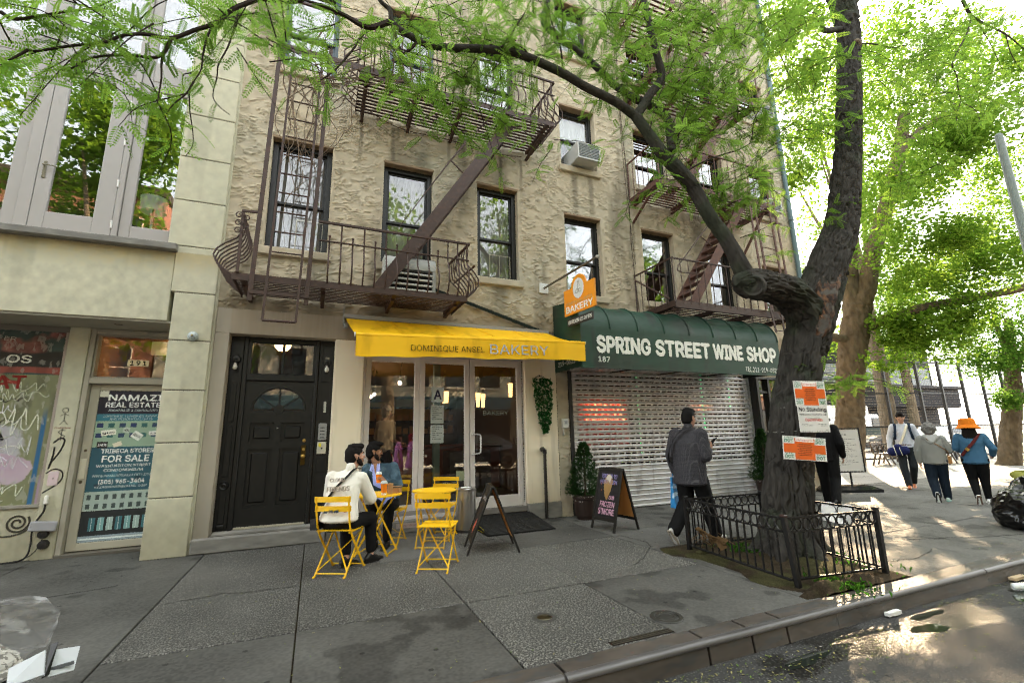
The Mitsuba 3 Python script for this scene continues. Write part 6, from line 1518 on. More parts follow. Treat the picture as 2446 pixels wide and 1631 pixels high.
panel4([(-1.08, 3.00, 0.54), (-1.06, 3.02, 0.54), (-1.05, 2.95, 0.43), (-1.06, 2.93, 0.43)], 0.02, '#0d0d0e', 'black_strip')
wb.add('grey_groove', bar((-1.05, 2.97, 0.45), (-0.97, 2.98, 0.46), 0.008, 0.014), 'satin', '#63686b')

# bottles and crumpled paper in the gutter
single('plastic_bottle', 'clear crushed bottle lying in the gutter by the kerb at the right', 'bottle', place(lathe([(0.001, 0), (0.032, 0.002), (0.034, 0.12), (0.03, 0.15), (0.013, 0.185), (0.013, 0.205), (0.001, 0.206)], 14), (6.39, 2.57, -0.11), (0.2, 0.5, 0.84), (-0.35, -0.75, 0.53)), 'gloss', '#dfe5e2', True)
single('crumpled_paper', 'crumpled white paper in the gutter near the puddle', 'litter', crumple([A3(*(4.69, 2.71, -0.14)) + A3(x, y, z) for x in (-.09, .09) for y in (-.02, .025) for z in (0, .03)], 2, .01), 'matte', '#d2d3cf')
single('torn_card', 'pale torn card in the gutter at the right edge', 'litter', crumple([A3(*(6.86, 2.71, -0.14)) + A3(x, y, z) for x in (-.12, .12) for y in (-.03, .03) for z in (0, .03)], 5, .012), 'matte', '#a9977a')
# ================================================================ people
_ico = np.array(trimesh.creation.icosphere(2, 1.0).vertices)
def ell(c, r):
    return A3(*c) + _ico * A3(*np.broadcast_to(r, (3,)))
def bone(*ends):
    """Hull of balls or ellipsoids: (centre, radius) pairs."""
    return m3.Manifold.hull_points(np.vstack([ell(c, r) for c, r in ends]))
def chain(pts, rads):
    return [bone((pts[i], rads[i]), (pts[i + 1], rads[i + 1])) for i in range(len(pts) - 1)]
def relax(t, edge, it):
    """Smooths without shrinking; a vertex that runs away stays where it was."""
    o = np.array(t.vertices)
    trimesh.smoothing.filter_taubin(t, 0.5, 0.52, it)
    v = np.array(t.vertices)
    far = np.linalg.norm(v - o, axis=1, keepdims=True) > edge * 1.2
    t.vertices = np.where(far | ~np.isfinite(v), o, v)
    return t
def fuse(parts, edge=0.022, it=8):
    m = m3.Manifold.batch_boolean(parts, m3.OpType.Add).refine_to_length(edge).to_mesh()
    t = trimesh.Trimesh(m.vert_properties[:, :3], m.tri_verts, process=True)
    relax(t, edge, it)
    return np.array(t.vertices), np.array(t.faces)
def wrinkle(m, amp, s, seed):
    t = trimesh.Trimesh(*m, process=False)
    v = np.array(t.vertices)
    w = np.abs(meshkit.fbm(v * A3(s, s, s * 0.55) + seed * 3.7, 3, seed) - 0.5) * 2
    return v + np.array(t.vertex_normals) * (amp * (w - 0.3))[:, None], m[1]
def hand(w, d, n, curl=0.6, side=1):
    """Palm, four unequal bent fingers and a thumb from the wrist w along d, palm facing n."""
    w, d, n = A3(*w), A3(*d), A3(*n)
    d /= np.linalg.norm(d); n = n - d * (n @ d); n /= np.linalg.norm(n); s = np.cross(d, n) * side
    P = [bone((w, .024), (w + d * .05 + s * .022, .017), (w + d * .05 - s * .022, .016), (w + d * .085 + s * .03, .012), (w + d * .085 - s * .03, .011))]
    for k, (o, L) in enumerate(((.030, .068), (.011, .078), (-.010, .072), (-.030, .056))):
        b = w + d * .088 + s * o
        q, a = [b], 0.25 * curl
        for f_ in (.42, .33, .25):
            q.append(q[-1] + (d * math.cos(a) + n * math.sin(a) + s * o * .6) * L * f_); a += 0.85 * curl
        P += chain(q, [.0095, .009, .008, .0065])
    b = w + d * .025 + s * .03
    P += chain([b, b + (s * .75 + d * .6 + n * .3) * .035, b + (s * .75 + d * .75 + n * .3) * .05 + (d + n * .5) * .025], [.013, .011, .008])
    return P
class Head:
    def __init__(s, c, yaw, pitch=0.0, roll=0.0, k=1.0):
        a, p = math.radians(yaw), math.radians(pitch)
        f = A3(math.sin(a) * math.cos(p), math.cos(a) * math.cos(p), math.sin(p)); r = A3(math.cos(a), -math.sin(a), 0)
        r = r * math.cos(roll) + np.cross(f, r) * math.sin(roll)
        s.M = np.stack([r, f, np.cross(r, f)]) * k; s.c = A3(*c)
    def w(s, m):
        return np.asarray(m[0]) @ s.M + s.c, m[1]
    def pt(s, *p):
        return A3(*p) @ s.M + s.c
    def parts(s):
        L = [bone(((0, -.012, .025), (.077, .097, .098)), ((0, .012, -.005), (.070, .082, .09))), bone(((0, .022, -.02), (.066, .070, .08)), ((0, .045, -.085), (.038, .036, .026))),
             bone(((0, .066, -.098), (.024, .02, .016)), ((0, .05, -.07), (.045, .035, .03))), bone(((0, .082, .038), (.052, .014, .012))), bone(((0, .086, .022), (.009, .01, .01)), ((0, .108, -.016), (.012, .011, .009)), ((.014, .092, -.024), (.007, .008, .006)), ((-.014, .092, -.024), (.007, .008, .006))),
             bone(((.028, .085, -.057), (.006, .006, .006)), ((0, .094, -.055), (.012, .008, .007)), ((-.028, .085, -.057), (.006, .006, .006))), bone(((.016, .086, -.066), (.008, .007, .006)), ((-.016, .086, -.066), (.008, .007, .006)))]
        for sg in (-1, 1):
            L += [bone(((sg * .077, -.005, .012), (.008, .02, .02)), ((sg * .077, .002, -.022), (.007, .011, .012)), ((sg * .088, -.016, .02), (.004, .014, .015))), bone(((sg * .045, .06, -.02), (.02, .02, .018)))]
        R = np.eye(4)[:3]; R = np.concatenate([s.M.T, s.c[:, None]], 1)
        return [p.transform(R) for p in L]
    def tf(s, m):
        return m.transform(np.concatenate([s.M.T, s.c[:, None]], 1))
    def details(s, t, skin, brow='#1c1512', beard=None, glasses=None):
        for sg in (-1, 1):
            t.add('eye', s.w(sphere((sg * .031, .078, .016), .0125, 10)), 'gloss', '#d8d2c8', True)
            t.add('pupil', s.w(sphere((sg * .032, .0865, .016), .0062, 8)), 'gloss', '#20150f', True)
            t.add('eyebrow', s.w(tube([(sg * .015, .094, .040), (sg * .032, .093, .046), (sg * .050, .080, .041)], .0048, 6)), 'matte', brow)
        t.add('mouth', s.w(tube([(-.024, .0915, -.0605), (0, .0995, -.0605), (.024, .0915, -.0605)], .0034, 6)), 'matte', '#6d3b33')
        if beard:
            q = [s.tf(bone(((sg * .055, .035, -.055), (.024, .030, .030)), ((sg * .030, .062, -.095), (.022, .022, .020)))) for sg in (-1, 1)] + [s.tf(bone(((-.03, .064, -.098), (.022, .022, .02)), ((.03, .064, -.098), (.022, .022, .02)))), s.tf(bone(((-.026, .0865, -.043), (.009, .008, .006)), ((.026, .0865, -.043), (.009, .008, .006))))] + [s.tf(bone(((sg * .068, .012, -.02), (.012, .016, .03)), ((sg * .06, .03, -.06), (.018, .022, .02)))) for sg in (-1, 1)]
            t.add('beard', wrinkle(fuse(q, .01, 4), .004, 60, 3), 'matte', beard, True)
        if glasses:
            for sg in (-1, 1):
                t.add('glasses_rim', s.w(tube([(sg * .034 + .026 * math.cos(a), .104 - .25 * abs(.026 * math.cos(a) + sg * .034) ** 1 * .25, .014 + .021 * math.sin(a)) for a in np.arange(14) * PI / 7], .003, 5, closed=True)), 'satin', glasses)
                t.add('glasses_arm', s.w(tube([(sg * .058, .095, .02), (sg * .08, .05, .02), (sg * .083, -.01, .012)], .0028, 5)), 'satin', glasses)
            t.add('glasses_bridge', s.w(tube([(-.010, .105, .018), (.010, .105, .018)], .003, 5)), 'satin', glasses)
    def hair(s, t, col, style='short', seed=1):
        cut = bone(((0, .16, -.02), (.10, .085, .085)), ((0, .15, -.10), (.10, .10, .06)))
        low = bone(((-.1, .05, -.14), .07), ((.1, .05, -.14), .07), ((-.1, .1, -.1), .07), ((.1, .1, -.1), .07))
        base = [bone(((0, -.02, .04), (.085, .104, .104)), ((0, -.045, -.02), (.074, .075, .08)))]
        if style in ('short', 'quiff'):
            base.append(bone(((0, .045, .115), (.055, .06, .04)), ((0, -.02, .12), (.065, .07, .035))))
        if style == 'quiff':
            base.append(bone(((0.0, .085, .120), (.048, .035, .03)), ((0, .0, .13), (.06, .06, .035))))
        if style == 'long':
            base.append(bone(((0, -.035, .0), (.092, .085, .09)), ((0, -.05, -.17), (.11, .06, .05))))
        if style == 'curly':
            base = [bone(((0, -.025, .035), (.102, .11, .108)))] + [bone((ell((0, -.025, .035), (.095, .10, .10))[k], .028)) for k in range(0, 162, 3) if ell((0, -.025, .035), (.095, .10, .10))[k][1] < .06]
        m = m3.Manifold.batch_boolean(base, m3.OpType.Add) - cut
        if style != 'long': m = m - low
        m = s.tf(m).refine_to_length(.012).to_mesh()
        tm = trimesh.Trimesh(m.vert_properties[:, :3], m.tri_verts, process=True); relax(tm, .012, 5)
        t.add('hair', wrinkle((np.array(tm.vertices), np.array(tm.faces)), .012 if style != 'curly' else .02, 34, seed), 'matte', col, True)
SKIN = {'light': '#b38a75', 'tan': '#96705a', 'brown': '#8d5d43'}
def shoe(t, ankle, dirv, col, sole=None, L=.27, name='shoe'):
    a, d = A3(*ankle), A3(*dirv); d /= np.linalg.norm(d)
    sd = np.cross(d, A3(0, 0, 1)); sd /= np.linalg.norm(sd); up = np.cross(sd, d)
    o = a - up * .075
    p = [bone((o - d * .05 + up * .035, (.034, .034, .034)), (o + up * .07 - d * .02, .036)), bone((o - d * .05 + up * .025, .032), (o + d * .09 + up * .025, .036), (o + up * .06, .036)), bone((o + d * .09 + up * .022, .037), (o + d * (L - .10) + up * .016, .030))]
    m = fuse(p, .016, 4)
    t.add(name, m, 'satin', col, True)
    if sole:
        q = [o + d * x + sd * y - up * z for x, y in ((-.085, .025), (-.085, -.025), (.08, .043), (.08, -.04), (L - .08, .03), (L - .08, -.03)) for z in (-.012, .006)]
        t.add(name + '_sole', hull(q), 'satin', sole)
def strap(t, pts, col, w=.035, name='strap', host_r=None, mat_='matte'):
    t.add(name, sweep(catmull(pts, 5), [(-w / 2, -.003), (w / 2, -.003), (w / 2, .003), (-w / 2, .003)], None), mat_, col)

class Person:
    """Joints in a local frame (x right, y forwards), turned by deg and moved to at."""
    def __init__(s, label, at, deg, J, k=1.0, group=None, cat='person'):
        a = math.radians(deg); s.R = np.stack([A3(math.cos(a), -math.sin(a), 0), A3(math.sin(a), math.cos(a), 0), A3(0, 0, 1)]) * k
        s.at, s.deg, s.k = A3(*at), deg, k
        s.J = {n: A3(*p) @ s.R + s.at for n, p in J.items()}
        s.t = Thing('person', label, 'person', group)
    def p(s, *q): return A3(*q) @ s.R + s.at
    def v(s, *q): return A3(*q) @ s.R / s.k
    def body(s, skin, head, fat=1.0, hl=None, hr=None, legs=True):
        J, P = s.J, []
        P += head.parts()
        P += chain([J['chest'], J['neck'], head.c + head.M[2] * -.06], [.09, .056, .052])
        P += [bone((J['pelvis'], (.11, .09, .09)), (J['chest'], (.12, .09, .11)))]
        for sd in 'lr':
            P += chain([J['sh' + sd], J['el' + sd], J['wr' + sd]], [.045, .036, .026])
            P += [bone((J['chest'], .07), (J['sh' + sd], .045))]
            if legs: P += chain([J['hip' + sd], J['kn' + sd], J['an' + sd]], [.07, .048, .036])
            h = hl if sd == 'l' else hr
            if h is not None:
                P += hand(J['wr' + sd], h[0], h[1], h[2] if len(h) > 2 else .6, 1 if sd == 'r' else -1)
        s.t.add('body', fuse(P, .0165, 5), 'matte', skin, True)
    def top(s, col, *a_, inner=False, **k_):
        if not inner: return s._top(col, *a_, **k_)
        J = s.J; s.J = dict(J)
        for q in ('shl', 'shr'): s.J[q] = J['neck'] + (J[q] - J['neck']) * .5 - A3(0, 0, .03)
        for q in 'lr': s.J['el' + q] = s.J['sh' + q] - A3(0, 0, .12); s.J['wr' + q] = s.J['sh' + q] - A3(0, 0, .2)
        k = s._top(col, *a_, **k_); s.J = J
        return k
    def _top(s, col, name='shirt', r=(.175, .115), hem=None, arm=(.068, .056, .042), sleeve=1.0, mat_='matte', wr=.010, seed=1, flare=1.0, collar=None):
        J = s.J
        w, d = r
        R = s.R / s.k
        def e(c, rx, ry, rz):   # an ellipsoid turned with the body
            return (_ico * A3(rx, ry, rz)) @ R + A3(*c)
        hemc = J['pelvis'] if hem is None else s.p(*hem)
        mid = (J['pelvis'] * .45 + J['chest'] * .55)
        P = [m3.Manifold.hull_points(np.vstack([e(hemc, w * flare, d * 1.12 * flare, .05), e(mid, w * .97, d * 1.05, .08)])), m3.Manifold.hull_points(np.vstack([e(mid, w * .97, d * 1.05, .08), e(J['chest'], w * 1.0, d * 1.05, .10)])),
             m3.Manifold.hull_points(np.vstack([e(J['chest'], w * .95, d, .10), e(J['shl'], .066, .062, .05), e(J['shr'], .066, .062, .05), e(J['neck'], .068, .066, .025)]))]
        for sd in 'lr':
            a, b, c = J['sh' + sd], J['el' + sd], J['wr' + sd]
            c = b + (c - b) * (sleeve if sleeve <= 1 else 1)
            if sleeve < 0.3:
                P += chain([a, a + (b - a) * .85], [arm[0], arm[1]])
            else:
                P += chain([a, b, c], list(arm))
        if collar: P += [bone((J['neck'] + A3(0, 0, .02), .064), (J['neck'] + A3(0, 0, .045), .06))]
        m = wrinkle(fuse(P, .02, 6), wr, 9, seed)
        return s.t.add(name, m, mat_, col, True)
    def trousers(s, col, r=(.105, .085, .07), w=.165, mat_='matte', wr=.008, seed=2, top=.05, cuff=1.0):
        J = s.J; P = []
        R = s.R / s.k
        P.append(m3.Manifold.hull_points(np.vstack([(_ico * A3(w, .115, .09)) @ R + J['pelvis'] + A3(0, 0, top), (_ico * A3(w, .12, .07)) @ R + (J['hipl'] + J['hipr']) / 2])))
        for sd in 'lr':
            a, b, c = J['hip' + sd], J['kn' + sd], J['an' + sd]
            c = b + (c - b) * cuff
            P += chain([a, b, c], list(r))
        return s.t.add('trousers', wrinkle(fuse(P, .02, 6), wr, 10, seed), mat_, col, True)
def stand(**k):
    J = dict(pelvis=(0, 0, .95), chest=(0, 0, 1.27), neck=(0, -.005, 1.455), shl=(-.175, 0, 1.40), shr=(.175, 0, 1.40), ell=(-.225, -.02, 1.12), elr=(.225, -.02, 1.12), wrl=(-.235, .05, .87), wrr=(.235, .05, .87), hipl=(-.09, 0, .90), hipr=(.09, 0, .90), knl=(-.10, .02, .49), knr=(.10, .02, .49), anl=(-.10, -.01, .085), anr=(.10, -.01, .085))
    J.update(k); return J

# man in the white jacket, seated with his back to us
JW = dict(pelvis=(0, -.10, .56), chest=(-.01, .02, .87), neck=(.03, .10, 1.075), shl=(-.165, .05, 1.005), shr=(.165, .09, .985), ell=(-.25, .16, .78), elr=(.255, .18, .75), wrl=(-.16, .36, .76), wrr=(.14, .38, .70), hipl=(-.10, -.05, .52), hipr=(.10, -.05, .52), knl=(-.12, .36, .50), knr=(.17, .40, .50), anl=(-.02, .19, .10), anr=(.20, .38, .10))
pw = Person('man with dark hair in a white jacket seated on a yellow chair, back turned', (0.335, 5.80, 0), 28.5, JW)
hw = Head(pw.p(.055, .15, 1.235), 82, 2)
pw.body(SKIN['light'], hw, hl=(pw.v(.5, .8, 0), (0, 0, -1), .9), hr=(pw.v(-.3, .9, 0), (0, 0, -1), .9))
hw.details(pw.t, None, beard='#1d1511'); hw.hair(pw.t, '#120e0c', 'short', 2)
pw.top('#ddd9cd', 'jacket', (.20, .125), hem=(0, -.09, .57), arm=(.078, .070, .050), wr=.012, seed=3, flare=1.12, collar=True)
pw.trousers('#0d0d0f', (.100, .078, .058), .175, top=.0, cuff=.86)
for a_, d_ in ((pw.J['anl'], pw.v(.35, .9, -.12)), (pw.J['anr'], pw.v(.45, .9, -.1))):
    shoe(pw.t, a_ + A3(0, 0, -.012), d_, '#0c0c0c', '#111111')
strap(pw.t, [pw.p(.13, .17, 1.09), pw.p(.10, .06, 1.10), pw.p(.05, -.035, 1.02), pw.p(-.05, -.105, .90), pw.p(-.13, -.165, .76), pw.p(-.19, -.19, .64), pw.p(-.215, -.14, .55)], '#161616', .034)
pw.t.add('bag', crumple([pw.p(x, y, z) for x in (-.27, -.18) for y in (-.2, .0) for z in (.47, .58)], 2, .01), 'satin', '#131314')
bu, bv = pw.v(1, 0, .05), pw.v(0, .22, .97)
for s_, h_, x_, z_, wd_ in (('CLOUD', .042, -.10, .985, .17), ('FRIENDS', .052, -.115, .885, .26)):
    pw.t.add('jacket_lettering', text(s_, h_, pw.p(x_, -.10 - .062 + .30 * (z_ - .88), z_ - .02), bu, bv, width=wd_, depth=.02), 'matte', '#a59a8d')
pw.t.add('jacket_lettering', text('nr 24 ett', .03, pw.p(-.08, -.262, .655), bu, pw.v(0, .1, 1), width=.16, depth=.02), 'matte', '#3b4a55')
pw.t.add('jacket_patch', place(box(0, .03, 0, .012, 0, .01), pw.p(.12, -.225, .66), bu, bv), 'matte', '#a82a2a')
# man in the denim jacket across the table
JD = dict(pelvis=(0, -.06, .55), chest=(.05, .02, .86), neck=(.13, .04, 1.07), shl=(-.10, .03, 1.03), shr=(.27, .03, 1.02), ell=(-.20, .16, .80), elr=(.31, .16, .80), wrl=(-.06, .40, .87), wrr=(.18, .38, .78), hipl=(-.10, -.02, .52), hipr=(.10, -.02, .52), knl=(-.13, .40, .52), knr=(.10, .40, .50), anl=(-.10, .34, .10), anr=(.06, .34, .10))
pdm = Person('bearded man in a blue denim jacket and amber glasses holding an orange cup', (0.98, 7.0, 0), 200, JD)
hd = Head(pdm.p(.17, .07, 1.245), 98, -4)
pdm.body(SKIN['tan'], hd, hl=(pdm.v(.35, .6, .5), pdm.v(1, .3, 0), 1.1), hr=(pdm.v(-.5, .8, 0), (0, 0, -1), .8))
hd.details(pdm.t, None, beard='#1a1310', glasses='#7a4a1c'); hd.hair(pdm.t, '#0c0a0a', 'quiff', 5)
def f_denim(p, n, uv):
    a = fbm(p.x * 9, p.y * 9, p.z * 9, 4); w = noise(p.x * 300, p.y * 300, p.z * 90)
    return mix((0.022, 0.05, 0.075), (0.075, 0.13, 0.17), smoothstep(0.35, 0.75, a)) * (0.8 + 0.4 * w)
mat('dark_denim', base_color=proc(f_denim), roughness=0.9)
pdm.top(None, 'denim_jacket', (.185, .12), hem=(0, -.05, .60), arm=(.075, .066, .048), wr=.012, seed=6, sleeve=.85, mat_='dark_denim')
pdm.top('#9aa6dd', 'shirt', (.13, .085), hem=(-.02, .02, .53), arm=(.04, .04, .03), wr=.006, seed=7, flare=1.2, inner=True)
pdm.t.add('shirt_front', hull([pdm.p(.085, .138, 1.08), pdm.p(.185, .138, 1.08), pdm.p(.085, .157, .92), pdm.p(.15, .157, .80), pdm.p(.03, .157, .74), pdm.p(.11, .11, 1.0), pdm.p(.06, .12, .8)]), 'matte', '#9fa9e2')
pdm.t.add('chest', hull([pdm.p(.11, .142, 1.09), pdm.p(.16, .142, 1.09), pdm.p(.125, .164, .94), pdm.p(.13, .12, 1.0), pdm.p(.12, .13, .95)]), 'matte', SKIN['tan'])
for q in ((.08, .095), (.19, .175)):
    pdm.t.add('collar', hull([pdm.p(q[0], .10, 1.10), pdm.p(q[0], .14, 1.08), pdm.p(q[1], .165, .98), pdm.p(q[0] - .02 * (1 if q[0] < .1 else -1), .15, 1.0), pdm.p(q[0], .12, 1.09)]), 'matte', '#aab4ea')
pdm.trousers('#0b0b0d', (.095, .075, .056), .17, top=.0, cuff=.9)
for a_ in ('anl', 'anr'):
    shoe(pdm.t, pdm.J[a_] + A3(0, 0, -.012), pdm.v(.1, 1, -.05), '#0d0d0d', '#161616')
hcup = pdm.J['wrl'] + pdm.v(.35, .6, .5) * .09 + pdm.v(1, .2, 0) * .035
cup(tuple(hcup - A3(0, 0, .06)), .028, .040, .115, '#e87f12', 'orange paper cup held in the hand of the man in the denim jacket', '#c7cac8')

# passer-by in the checked shirt looking at a phone
def f_check(p, n, uv):
    u, v = (p.x * 0.6 + p.y * 0.8) / 0.017, p.z / 0.017
    g = smoothstep(0.38, 0.46, dr.abs(u - dr.floor(u) - 0.5)) + smoothstep(0.38, 0.46, dr.abs(v - dr.floor(v) - 0.5))
    return mix((0.020, 0.019, 0.024), (0.095, 0.09, 0.098), dr.minimum(g, 1.0) * 0.7)
mat('check_cloth', base_color=proc(f_check), roughness=0.9)
JK = stand(pelvis=(0, 0, .98), chest=(0, .03, 1.27), neck=(.0, .05, 1.475), shl=(-.195, .03, 1.41), shr=(.195, .04, 1.40), ell=(-.27, -.02, 1.12), elr=(.25, .02, 1.11), wrl=(-.26, .03, .88), wrr=(.14, .27, 1.18), hipl=(-.10, 0, .91), hipr=(.10, 0, .91), knl=(-.11, .02, .50), knr=(.11, .16, .50), anl=(-.10, -.32, .16), anr=(.11, .30, .085))
pk = Person('person in a grey checked overshirt and black trousers walking with a phone', (4.76, 5.02, 0), 78, JK, 1.0)
hk = Head(pk.p(.0, .095, 1.62), 84, -10)
pk.body(SKIN['light'], hk, hl=(pk.v(0, .2, -1), pk.v(1, 0, 0), .7), hr=(pk.v(.1, .7, .6), pk.v(-.6, .2, .4), .9))
hk.details(pk.t, None); hk.hair(pk.t, '#0e0c0c', 'short', 8)
pk.top(None, 'overshirt', (.235, .17), hem=(0, -.01, .76), arm=(.092, .080, .056), wr=.018, seed=9, flare=1.0, mat_='check_cloth', collar=True)
pk.trousers('#0b0b0c', (.125, .10, .085), .18, wr=.014, seed=4, cuff=.96)
shoe(pk.t, pk.J['anl'], pk.v(0, .62, -.78), '#b9b8b4', '#8f8474'); shoe(pk.t, pk.J['anr'] + A3(0, 0, -.01), pk.v(.05, 1, .05), '#b9b8b4', '#8f8474')
ph = pk.J['wrr'] + pk.v(.1, .7, .6) * .12 + pk.v(-.6, .2, .4) * .03
pt_ = Thing('phone', 'black phone held up by the person in the checked overshirt', 'phone')
pt_.add('body', place(box(-.036, .036, -.02, .13, -.005, .005, .003), ph, pk.v(.9, -.1, .3), pk.v(.1, .75, .6)), 'gloss', '#101114')
strap(pk.t, [pk.p(.10, -.02, 1.50), pk.p(.0, -.10, 1.46), pk.p(-.10, -.165, 1.33), pk.p(-.19, -.17, 1.16), pk.p(-.245, -.10, 1.02)], '#121212', .05)
bb = Thing('shopping_bag', 'bright blue patterned bag hanging at the side of the person in the checked overshirt', 'bag')
mat('blue_bag', base_color=proc(lambda p, n, uv: mix((0.02, 0.20, 0.48), (0.45, 0.62, 0.78), smoothstep(0.62, 0.68, noise(p.x * 22, p.y * 22, p.z * 22)))), roughness=0.5)
bb.add('bag', crumple([pk.p(x, y, z) for x, z in ((-.29, .82), (-.27, .82), (-.33, .40), (-.23, .40)) for y in (-.05, .10)], 4, .015), 'blue_bag', smooth=True)
bb.add('handle', tube(catmull([pk.p(-.28, -.03, .81), pk.p(-.262, 0, .88), pk.p(-.28, .08, .81)], 5), .006, 6), 'matte', '#1a6fae')

# man in black half hidden by the tree
JB = stand(wrr=(.24, .16, .90), elr=(.25, -.04, 1.13), wrl=(-.25, -.10, .90), knl=(-.10, .14, .50), anl=(-.10, .26, .085), knr=(.10, -.03, .49), anr=(.10, -.32, .14))
pb_ = Person('person in a black jacket and black trousers walking behind the tree trunk', (9.05, 5.95, 0), 65, JB, 1.03)
hb = Head(pb_.p(0, .03, 1.60), 55, 0)
pb_.body(SKIN['light'], hb, hl=(pb_.v(0, 0, -1), pb_.v(1, 0, 0)), hr=(pb_.v(0, .3, -1), pb_.v(-1, 0, 0)))
hb.details(pb_.t, None); hb.hair(pb_.t, '#3b2b20', 'short', 3)
pb_.top('#08080a', 'jacket', (.215, .14), hem=(0, 0, .83), arm=(.085, .075, .055), wr=.014, seed=12, collar=True)
pb_.trousers('#060607', (.115, .09, .078), .175, wr=.01, seed=5)
shoe(pb_.t, pb_.J['anl'], pb_.v(0, 1, 0), '#101010', '#161616'); shoe(pb_.t, pb_.J['anr'], pb_.v(0, .7, -.6), '#101010', '#161616')

# man in the white shirt coming towards us
JM = stand(knl=(-.08, .05, .49), anl=(-.03, -.22, .13), knr=(.10, .10, .50), anr=(.06, .16, .085), wrr=(.29, .05, .88), elr=(.27, -.03, 1.13), ell=(-.26, -.03, 1.12), wrl=(-.28, .04, .86))
pm_ = Person('man in a white shirt with a backpack and blue shoulder bag walking towards us', (13.2, 6.72, 0), 243, JM, 1.03)
hm = Head(pm_.p(0, .04, 1.605), 240, -14)
pm_.body(SKIN['light'], hm, hl=(pm_.v(0, .1, -1), pm_.v(1, 0, 0)), hr=(pm_.v(0, .1, -1), pm_.v(-1, 0, 0)))
hm.details(pm_.t, None); hm.hair(pm_.t, '#17110e', 'short', 4)
pm_.top('#c3c8d2', 'shirt', (.185, .12), hem=(0, 0, .94), arm=(.075, .064, .046), wr=.012, seed=13, collar=True)
pm_.trousers('#23282c', (.10, .08, .066), .165, wr=.008, seed=6)
pm_.t.add('belt', tube([pm_.p(.155 * math.cos(a), .118 * math.sin(a), .985) for a in np.arange(20) * PI / 10], .016, 6, closed=True), 'satin', '#5d2f1c')
for x in (-.13, .13):
    strap(pm_.t, [pm_.p(x, -.10, 1.40), pm_.p(x, .0, 1.475), pm_.p(x, .095, 1.38), pm_.p(x * 1.15, .125, 1.22), pm_.p(x * 1.3, .05, 1.10)], '#1d2a3c', .05, 'backpack_strap')
pm_.t.add('backpack', fuse([bone((pm_.p(-.1, -.2, 1.05), .07), (pm_.p(.1, -.2, 1.05), .07), (pm_.p(-.1, -.2, 1.35), .07), (pm_.p(.1, -.2, 1.35), .07))], .04, 3), 'matte', '#1c2736', True)
strap(pm_.t, [pm_.p(-.10, .0, 1.47), pm_.p(-.07, .11, 1.38), pm_.p(.0, .142, 1.2), pm_.p(.09, .15, 1.0)], '#d8d3be', .05, 'bag_strap')
bg = Thing('shoulder_bag', 'navy blue round bag with white piping carried by the man in the white shirt', 'bag')
bg.add('bag', fuse([bone((pm_.p(.02, .18, .86), (.09, .09, .10)), (pm_.p(.26, .17, .83), (.10, .09, .10))), bone((pm_.p(.14, .19, .93), .08))], .03, 4), 'matte', '#1b2350', True)
for a0_ in (.10, .2):
    bg.add('piping', tube([pm_.p(a0_ + .02 * math.sin(a), .175 + .105 * math.cos(a), .86 + .115 * math.sin(a)) for a in np.arange(18) * PI / 9], .008, 5, closed=True), 'matte', '#d5d2c6')
shoe(pm_.t, pm_.J['anl'] + A3(0, 0, -.01), pm_.v(0, .8, -.5), '#b3683a', '#8a5a38'); shoe(pm_.t, pm_.J['anr'], pm_.v(0, 1, 0), '#b3683a', '#8a5a38')

# two women seen from behind
JH = stand(shl=(-.185, 0, 1.40), shr=(.185, 0, 1.40), ell=(-.27, -.02, 1.13), wrl=(-.27, .02, .88), elr=(.29, .02, 1.14), wrr=(.20, .22, 1.12), knl=(-.10, .0, .49), anl=(-.08, -.24, .15), knr=(.10, .1, .5), anr=(.11, .14, .085))
pg = Person('grey haired woman in a pale grey hooded jacket and jeans walking away', (11.38, 5.34, 0), 62, JH, .85)
hg = Head(pg.p(0, .02, 1.60), 62, -4, 0, 1.05)
pg.body(SKIN['light'], hg, hl=(pg.v(0, 0, -1), pg.v(1, 0, 0)), hr=(pg.v(0, 1, 0), pg.v(0, 0, -1)))
hg.details(pg.t, None); hg.hair(pg.t, '#7d7b78', 'curly', 5)
pg.top('#8d8e89', 'jacket', (.195, .14), hem=(0, 0, .86), arm=(.075, .066, .05), wr=.014, seed=14)
pg.t.add('hood', wrinkle(fuse([bone((pg.p(-.10, -.08, 1.45), .045), (pg.p(.10, -.08, 1.45), .045), (pg.p(0, -.15, 1.34), .05)), bone((pg.p(-.09, .02, 1.48), .035), (pg.p(-.10, -.08, 1.45), .05)), bone((pg.p(.09, .02, 1.48), .035), (pg.p(.10, -.08, 1.45), .05))], .02, 4), .008, 14, 2), 'matte', '#a9aaa6', True)
pg.trousers('#16222f', (.115, .084, .066), .18, wr=.008, seed=7)
shoe(pg.t, pg.J['anl'], pg.v(0, .35, -.95), '#dfe1de', '#2c2b2a'); shoe(pg.t, pg.J['anr'], pg.v(.1, 1, 0), '#cfe0dc', '#7dc3b8')
gb = Thing('shoulder_bag', 'small tan bag at the right hip of the grey haired woman', 'bag')
gb.add('bag', crumple([pg.p(x, y, z) for x in (.24, .30) for y in (-.02, .2) for z in (.84, 1.0)], 3, .01), 'satin', '#a5753f'); gb.add('strap', tube(catmull([pg.p(.27, .09, 1.0), pg.p(.22, -.1, 1.15), pg.p(-.05, -.17, 1.38), pg.p(-.12, -.05, 1.47)], 5), .008, 5), 'satin', '#7a5530')
JO = stand(shl=(-.195, 0, 1.40), shr=(.195, 0, 1.40), ell=(-.27, .02, 1.15), wrl=(-.20, .22, 1.10), elr=(.31, -.03, 1.15), wrr=(.30, .14, 1.02), knl=(-.09, .06, .49), anl=(-.08, -.20, .14), knr=(.09, .06, .5), anr=(.09, .08, .085))
po = Person('woman in an orange bucket hat, blue denim shirt and black leggings walking away', (11.62, 4.82, 0), 64, JO, .875)
